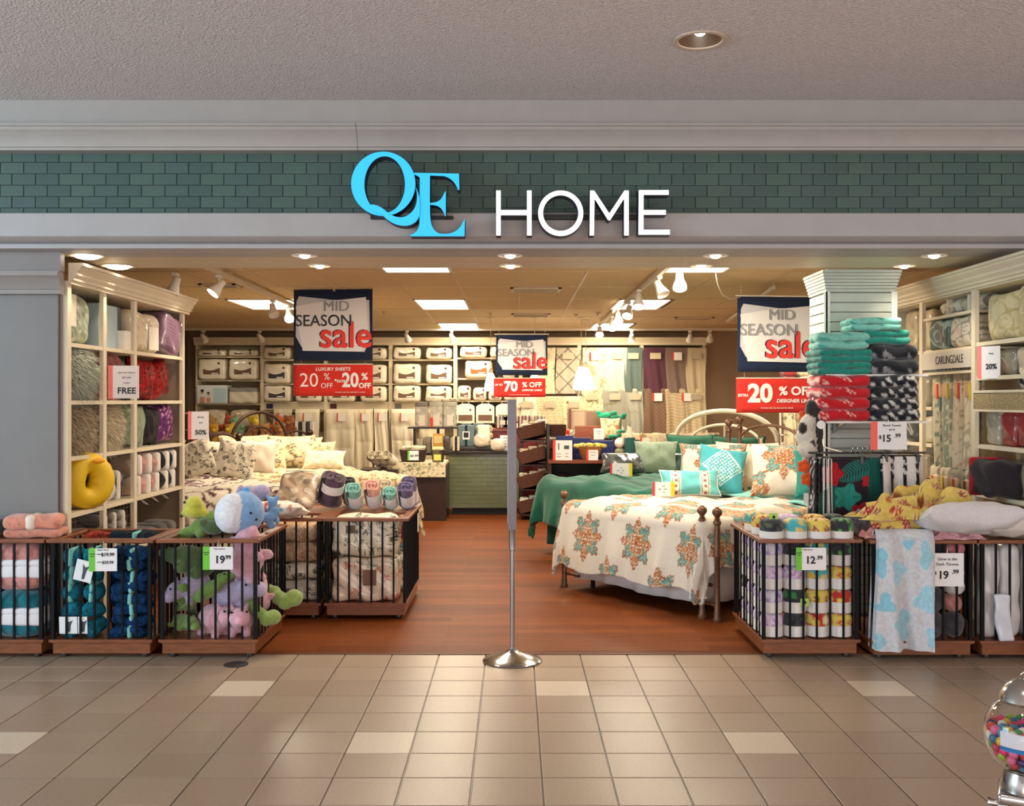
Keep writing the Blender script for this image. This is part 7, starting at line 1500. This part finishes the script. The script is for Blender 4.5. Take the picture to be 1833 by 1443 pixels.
o = thing('woven_basket', 'round tan woven basket of yellow cloths on the mahogany table', 'basket', mtp(1056, 13.84)); part('basket', G(hx('b07a40')).lathe([(.10, 0), (.11, .005), (.17, .16), (.18, .18), (.165, .18), (.10, .02)], 26), 'wicker', o)
for i in range(5): single('rolled_cloth', 'yellow checked cloth bundle, %s in the tan basket' % ['leftmost', 'second', 'middle', 'fourth', 'rightmost'][i], 'cloth', G().rbox(.09, .2, .06, .029, (0, 0, .03), col=camo(np.array(hx('c9b84c')), [hx('e3dcb0'), hx('8f8a38')], 50, i), n=6, wob=.006, seed=i), 'fabric', (X(1056, 13.84) - .14 + .07 * i, 13.84, 1.0), rz=R(20 * (i - 2)))
card('small white price card with red strip before the tan basket', 'price sign', .16, .14, mtp(1060, 13.60), .03, hx('c83c34'), [('tea towels', .018, .01, .11, 0), ('2 for 10', .018, .01, .07, 0)])
sp_ = single('round_lamp', 'white frosted ball lamp on a small stand on the mahogany table', 'lamp', G(hx('e3dcd2')).ell((0, 0, .225), (.07, .07, .07), seg=22), 'smooth', mtp(1109, 13.8)); part('stand', G(hx('8c8a70')).lathe([(.06, 0), (.065, .01), (.06, .06), (.065, .12), (.05, .14), (.03, .155)], 20), 'fabric', sp_)
single('tall_tin', 'tall dark teal tin canister on the mahogany table', 'canister', G(hx('2c5c58')).lathe([(.07, 0), (.074, .01), (.074, .28), (.078, .285), (.078, .30), (.06, .305)], 24), 'plastic', mtp(1127, 13.75)); o = single('paper_cup_stack', 'cream tapered shade standing on the teal canister', 'shade', G(hx('d8ccb0')).lathe([(.045, 0), (.032, .14), (.03, .142)], 18), 'paper', (X(1127, 13.75), 13.75, 1.147))
folded('pink and cream folded napkins near the basket on the table', 'napkins', .28, .2, .09, 4, mtp(1097, 13.55), fluff(hx('c9a48c')), name='folded_napkins', seed=1)
folded('dark green folded cloth by the canister foot', 'cloth', .16, .14, .03, 1, mtp(1141, 13.5), fluff(hx('23403a')), name='folded_cloth', seed=2); card('small blank white card standing at the canister foot', 'sign', .08, .11, (X(1140, 13.4), 13.4, .841), 0, None, [])
o = single('blue_bowl', 'cobalt blue glossy rounded bag at the right end of the table', 'bag', G(hx('2a22b8')).ell((0, 0, .05), (.09, .07, .05), seg=16), 'plastic', (X(1158, 13.3), 13.62, .842))
# risers, tulle and cushions behind
rs = thing('wooden_crate', 'red-brown wooden crate riser behind the mahogany table', 'crate', (X(1062, 14.9), 14.95, 0)); part('crate', G(hx('8c4526')).box(-.26, .26, -.2, .2, 1.0, 1.27), 'wood', rs, smooth=False); part('stand', G(hx('5c2c1c')).box(-.30, .50, -.2, .2, 0, 1.0), 'darkwood', rs, smooth=False)
rs2 = thing('wooden_crate', 'tall pale-fronted crate of striped linens over the riser', 'crate', (X(1045, 15.4), 15.45, 0)); part('front', G(hx('b59a7c')).box(-.20, .30, -.2, .2, 1.2, 1.50).box(-.17, .0, -.204, -.2, 1.24, 1.48, hx('cdb89a')).box(.03, .27, -.204, -.2, 1.24, 1.48, hx('9c7c64')), 'painted', rs2, smooth=False); rs2.children[0]['label'] = 'pale striped front'
part('side', G(hx('7a3c22')).box(-.24, -.20, -.2, .2, 0, 1.52), 'wood', rs2, smooth=False); part('stand', G(hx('6a3420')).box(-.2, .30, -.18, .18, 0, 1.2), 'darkwood', rs2, smooth=False)
card('white list card standing before the wooden crate', 'sign', .15, .16, (X(1072, 14.6), 14.6, 1.085), 0, None, [('kitchen', .02, 0, .12, 0), ('linens', .02, 0, .09, 0)])
st_ = single('display_plinth', 'low dark plinth behind the navy boxes', 'plinth', G(hx('2c1814')).box(-.35, .6, -.12, .18, 0, 1.08), 'darkwood', (X(1070, 14.55), 14.6, 0))
pillow('small cream cushion with orange flowers leaning on the crate', 'cushion', .30, .32, .10, (X(1093, 14.6), 14.62, 1.085), ff('e3d2a8', ['c8603c', 'd88a5c', '7c8a50'], .08, .035, 5), name='cushion', tilt=12)
for i, (px, py, s) in enumerate(((1086, 738, 1.0), (1106, 741, .9), (1100, 778, .8), (1112, 770, .5))):
    y = 15.0 if i < 2 else 14.52; gt = np.array(hx('1f9a74')); r9 = hashr(i)
    o = thing('tulle_bundle', 'bunch of green tulle, %s' % ['left of two above the crates', 'right of two above the crates', 'in front of the flowered cushion', 'small pale one by the ball lamp'][i], 'fabric bundle', (X(px, y), y, Z(py, y) - .05 * s))
    put('tulle', plushie([(r9.uniform(-.12, .12) * s, r9.uniform(-.05, .05), r9.uniform(-.02, .06) * s, .05 * s, .04 * s, .03 * s, gt * r9.uniform(.6, 1.4)) for _ in range(9)], .012), o)
    if i < 2:
        part('glass_holder', G(hx('7a8a78')).lathe([(.05, -.30), (.055, -.29), (.055, -.03)], 16), 'plastic', o)
for i in range(3): pillow('red, white and sprigged small cushion row at the far back, %s' % ['left', 'middle', 'right'][i], 'cushion', .26, .2, .1, (X(990 + 20 * i, 15.2), 15.25, 1.02), [ff('d8cdb0', ['a8584a'], .07, .03, 1), ff('c2382c', ['e8d8c8'], .07, .03, 2), ff('e8dcc4', ['c8705c'], .07, .03, 3)][i], name='cushion')
single('display_table', 'dark low table under the small far cushions', 'table', G(hx('4a2418')).box(-.35, .45, -.25, .25, 0, 1.02), 'darkwood', (X(1002, 15.3), 15.35, 0))
# pendants
for i, (x, y, z) in enumerate(((-.33, 14, 1.78), (.28, 14, 1.78), (.93, 14.0, 1.80), (1.02, 14.4, 1.80))):
    o = thing('pendant_lamp', 'glowing white glass pendant lamp, %s' % ['first from the left, over the cash desk', 'second from the left, before the red banner', 'third, within the bright glare', 'fourth, just behind the third'][i], 'pendant lamp', (x, y, z), group='pendant lamps')
    s = 1.0 if i < 2 else 1.25
    part('shade', G((1, .90, .72)).lathe([(.085 * s, 0), (.095 * s, .005), (.082 * s, .10 * s), (.055 * s, .20 * s), (.03 * s, .25 * s), (.012, .26 * s)], 22), 'glow_lamp', o); part('socket', G(hx('c9b896')).lathe([(.028, .25 * s), (.03, .30 * s), (.01, .32 * s)], 12), 'painted', o)
    part('cord', G(hx('d8c8a4')).tube([(0, 0, .3 * s), (0, 0, 2.80 - z)], .004, 5), 'painted', o); part('canopy', G(hx('d8c8a4')).lathe([(.01, 2.78 - z), (.05, 2.80 - z), (.05, 2.806 - z)], 16), 'painted', o)

# ================================================================== BANNERS
INK = hx('27282e')
def banner(label, x, y, ztop, zb, w_, rz, group='mid season sale banners'):
    h_ = ztop - zb; o = thing('hanging_banner', label, 'banner', (x, y, ztop), rz=R(rz), group=group)
    n = 20; u = np.linspace(-w_ / 2, w_ / 2, n); v = np.linspace(-h_, 0, 12); U, V = np.meshgrid(u, v, indexing='ij')
    P = np.stack([U, .004 * np.sin(U * 9), V], 2); g = G(NAVY); g.sheet(P); part('cloth', g, 'fabric', o).modifiers.new('t', 'SOLIDIFY').thickness = .003
    k = w_ / .86; hk = h_ / .80
    def pt(a, b_): return (a * w_, -b_ * h_)
    part('white_panel', G(hx('c9c9cc')).prism([[pt(-.46, .17), pt(.46, .10) if False else pt(-.43, .10), pt(.0, .155), pt(.46, .16), pt(.47, .70), pt(.40, .88), pt(-.40, .80), pt(-.47, .66)]], -.009, -.006), 'paper', o, smooth=False)
    part('white_panel', G(hx('e6e3df')).prism([[pt(-.47, .24), pt(-.20, .19), pt(.42, .12), pt(.455, .80), pt(.35, .875), pt(-.38, .86), pt(-.44, .5)]], -.013, -.010), 'paper', o, smooth=False)
    for s, sz, xx, zz, c, c2, bd, off, sx in (('MID', .155, .05, .25, hx('9c9ca0'), INK, 0, .004, 1.05), ('MID', .155, .053, .25, hx('9c9ca0'), INK, 0, .004, 1.05), ('SEASON', .172, -.11, .45, hx('9c9ca0'), INK, 0, .004, .98), ('SEASON', .172, -.107, .45, hx('9c9ca0'), INK, 0, .004, .98), ('sale', .39, .17, .66, hx('ea4238'), hx('1c2340'), .007, .012, .98)):
        txt(s, sz * k, c2, o, (xx * w_ - off * k, -.017, -zz * h_ + off * k * .3), bold=bd * k, sx=sx, name='lettering'); txt(s, sz * k, c, o, (xx * w_, -.020, -zz * h_), bold=bd * k * .8, sx=sx, name='lettering')
    part('top_rod', G(hx('e3dccb')).tube([(-w_ / 2 - .02, 0, .004), (w_ / 2 + .02, 0, .004)], .007, 8), 'plastic', o)
    for s in (-.45, .45): part('hanging_wire', G(hx('cfc4aa')).tube([(s * w_, 0, 0), (s * w_ * 1.02, 0, 2.806 - ztop)], .0018, 5), 'plastic', o)
    return o
def redb(label, x, y, ztop, zb, w_, rz, items, hang):
    h_ = ztop - zb; o = thing('hanging_banner', label, 'banner', (x, y, ztop), rz=R(rz)); g = G(hx('d8362c')); u = np.linspace(-w_ / 2, w_ / 2, 12); v = np.linspace(-h_, 0, 6); U, V = np.meshgrid(u, v, indexing='ij'); g.sheet(np.stack([U, .003 * np.sin(U * 9), V], 2)); part('cloth', g, 'fabric', o).modifiers.new('t', 'SOLIDIFY').thickness = .003
    for s, sz, xx, zz, bd, sx, sh_ in items: txt(s, sz * h_, hx('f2ede6'), o, (xx * w_, -.008, -zz * h_), bold=bd * h_, sx=sx, shear=sh_)
    part('top_rod', G(hx('e3dccb')).tube([(-w_ / 2, 0, 0), (w_ / 2, 0, 0)], .006, 8), 'plastic', o)
    for s in (-.4, .4): part('link', G(hx('cfc4aa')).tube([(s * w_, 0, 0), (s * w_, 0, hang)], .0018, 5), 'plastic', o)
BL = 10.5
xl = X(596, BL); wl = (668 - 524) * BL / FPX
banner('navy and white mid season sale banner on the left, largest', xl, BL, Z(517, BL), Z(646, BL), wl, -5)
redb('red luxury sheets banner hanging below the left sale banner', xl, BL, Z(652, BL), Z(709, BL), wl, -3,
     [('LUXURY SHEETS', .15, .0, .16, .003, 1.0, .15), ('20', .62, -.30, .52, 0, 1.0, 0), ('%', .30, -.075, .40, 0, 1, 0), ('OFF', .22, -.075, .68, 0, 1, 0), ('·', .4, .035, .52, .01, 1, 0), ('20', .62, .22, .52, .02, .85, 0), ('EXTRA', .11, .12, .54, .004, 1, 0), ('%', .30, .40, .40, .008, 1, 0), ('OFF', .22, .40, .68, .008, 1, 0), ('In-stores only. See associate for details.', .06, .22, .88, 0, 1, 0)], (652 - 646) * BL / FPX + .01)
BM_ = 13.2
banner('smallest mid season sale banner, in the middle over the aisle', X(934, BM_), BM_, Z(599, BM_), Z(672, BM_), 92 * BM_ / FPX, 0)
redb('red 70% off designer linens banner under the middle sale banner', X(930, BM_), BM_, Z(677, BM_), Z(711, BM_), 93 * BM_ / FPX, 0,
     [('70', .72, -.17, .46, .03, 1.0, 0), ('UP TO', .14, -.40, .36, .004, 1, 0), ('% OFF', .36, .24, .36, .012, 1.05, 0), ('DESIGNER LINENS', .13, .24, .64, .004, 1, .15), ('In-stores only. See associate for details.', .07, 0, .88, 0, 1, 0)], .04)
BR = 9.7
wr = (1466 - 1318) * BR / FPX
banner('mid season sale banner on the right, partly behind the column', X(1392, BR), BR, Z(531, BR), Z(666, BR), wr, 6)
redb('red extra 20% off designer linens banner under the right sale banner', X(1391, BR), BR, Z(677, BR), Z(739, BR), wr, 3,
     [('20', .72, -.21, .46, .03, 1.0, 0), ('EXTRA', .11, -.42, .50, .003, .9, .1), ('% OFF', .34, .23, .38, .012, 1.08, 0), ('DESIGNER LINENS', .14, .24, .66, .004, 1.05, .15), ('In-stores only. See associate for details.', .06, -.0, .86, 0, 1, 0)], .06)
single('loose_cable', 'thin white cable drooping from the ceiling to the right banner', 'cable', G(hx('d8ccb4')).tube([(X(1280, 8.9), 8.9, 2.80), (X(1284, 9.0), 9.0, 2.70), (X(1292, 9.2), 9.2, 2.62), (X(1306, 9.5), 9.45, 2.60), (X(1322, 9.7), 9.62, 2.64)], .004, 6), 'plastic')

# ================================================================== SIGN POST, GUMBALL MACHINE
ps = thing('sign_stand', 'chrome sign stand seen edge-on in the middle of the entrance', 'sign stand', (X(917, 6.37), 6.37, 0))
part('base', G(hx('b8b6b4')).lathe([(.186, 0), (.188, .006), (.182, .012), (.12, .034), (.05, .058), (.022, .075), (.018, .085)], 48), 'chrome', ps)
part('pole', G(hx('a8a6a6')).lathe([(.0135, .06), (.0135, .80)], 20), 'chrome', ps); part('collar', G(hx('9c9ca0')).lathe([(.016, .70), (.020, .705), (.020, .84), (.024, .85), (.024, .87), (.014, .872)], 20), 'brushed', ps)
fr = G(hx('5a585c'))
fr.box(-.026, .026, -.23, -.20, .86, 1.655).box(-.026, .026, .20, .23, .86, 1.655).box(-.026, .026, -.20, .20, .86, .885).box(-.026, .026, -.20, .20, 1.63, 1.655)
part('sign_frame', fr, 'brushed', ps, smooth=False); part('sign_panel', G(hx('c9c7c6')).box(-.012, .012, -.20, .20, .885, 1.63), 'plastic', ps, smooth=False)
part('edge_lip', G(hx('b8b4b2')).box(-.029, -.026, -.232, .232, .90, 1.655), 'paper', ps, smooth=False)
GX, GY = 1.225, 2.4
gm = thing('gumball_machine', 'chrome and white gumball machine with clear globe at the right frame edge', 'gumball machine', (GX, GY, 0), rz=R(-27)); gz = .853
gl_ = part('globe', G((1, 1, 1)).lathe([(.045, gz - .088), (.07, gz - .072), (.090, gz - .04), (.098, gz), (.092, gz + .035), (.076, gz + .062), (.058, gz + .080)], 48), 'glass', gm); gl_.modifiers.new('t', 'SOLIDIFY').thickness = .002
part('lid', G(hx('b8b4b0')).lathe([(.062, gz + .078), (.064, gz + .084), (.058, gz + .10), (.045, gz + .118), (.03, gz + .128), (.014, gz + .132), (.016, gz + .142), (.006, gz + .15)], 40), 'chrome', gm)
part('neck', G(hx('a8a8a8')).lathe([(.060, gz - .132), (.060, gz - .12), (.055, gz - .10), (.050, gz - .086)], 40), 'chrome', gm)
part('housing', G(hx('dfe2e6')).rbox(.125, .125, .22, .012, (0, 0, gz - .245), n=3), 'plastic', gm); part('chrome_trim', G(hx('b8b8b8')).rbox(.130, .130, .03, .01, (0, 0, gz - .145), n=3), 'chrome', gm)
kn = part('coin_knob', G(hx('c0c0c0')).tube([(-.060, -.03, gz - .165), (-.072, -.03, gz - .165), (-.085, -.03, gz - .165)], [.012, .008, .012], 14), 'chrome', gm)
part('chute', G(hx('b0b0b0')).rbox(.06, .02, .06, .008, (0, -.068, gz - .31), n=2), 'chrome', gm)
part('post', G(hx('a0a0a0')).lathe([(.022, .03), (.022, gz - .355)], 20), 'chrome', gm); part('base', G(hx('1e1e20')).lathe([(.17, 0), (.175, .01), (.16, .03), (.05, .05), (.03, .06)], 40), 'metal_dark', gm)
lb = part('paper_label', G(hx('dcdce4')).sheet(np.array([[((.0935) * math.cos(a), (.0935) * math.sin(a), gz + zz) for zz in (-.012, .022)] for a in np.linspace(R(-128), R(-60), 16)])), 'paper', gm)
lbs = part('colour_edge', G(hx('2c7cb8')).sheet(np.array([[((.0938) * math.cos(a), (.0938) * math.sin(a), gz + zz) for zz in (-.022, -.012)] for a in np.linspace(R(-128), R(-60), 16)])), 'paper', gm)
gc = [hx(c) for c in ('e8387c', '3a2a66', 'e8b42c', '3f9a44', 'd84a30', 'f0e6d8', 'e06a9c', '9cb82c', '2c7a9c', 'c23c44', 'ea7a2c')]
gnames = 'gumballs in the clear globe'; bmesh_ = [mesh_of('ball', G(c).ell((0, 0, 0), (.0118, .0118, .0118), seg=14), 'plastic') for c in gc]
GN = {m_.name: n_ for m_, n_ in zip(bmesh_, 'pink,violet,golden,green,orange-red,white,light pink,lime,teal,crimson,orange'.split(','))}
r5 = random.Random(11); k = 0
zz = gz - .070
while zz < gz + .018:
    Rg = math.sqrt(max(.0, .094 ** 2 - ((zz - gz) * 1.12) ** 2)) - .014
    for ring in (0, 1, 2, 3):
        rr2 = Rg - ring * .0235
        if rr2 < .0: continue
        n = max(1, int(2 * PI * rr2 / .0245)); a0 = r5.uniform(0, 6)
        for i in range(n):
            if r5.random() < .04 and zz > gz: continue
            a = a0 + 2 * PI * i / n
            o = put('gumball', bmesh_[r5.randrange(11)], None, (GX + rr2 * math.cos(a), GY + rr2 * math.sin(a), zz)); o['label'] = 'glossy %s gumball in the globe, %s layer, %s, %s' % (GN[o.data.name], ['bottom', 'lower', 'middle', 'upper', 'top'][min(4, int((zz - gz + .070) / .0205))], ['right', 'back right', 'back', 'back left', 'left', 'front left', 'front', 'front right'][int(((a % (2 * PI)) + PI / 8) / (PI / 4)) % 8], ['outermost', 'second ring', 'third ring', 'core'][ring]); o['category'] = 'gumball'; o['group'] = gnames; k += 1
    zz += .0205
print('gumballs', k)
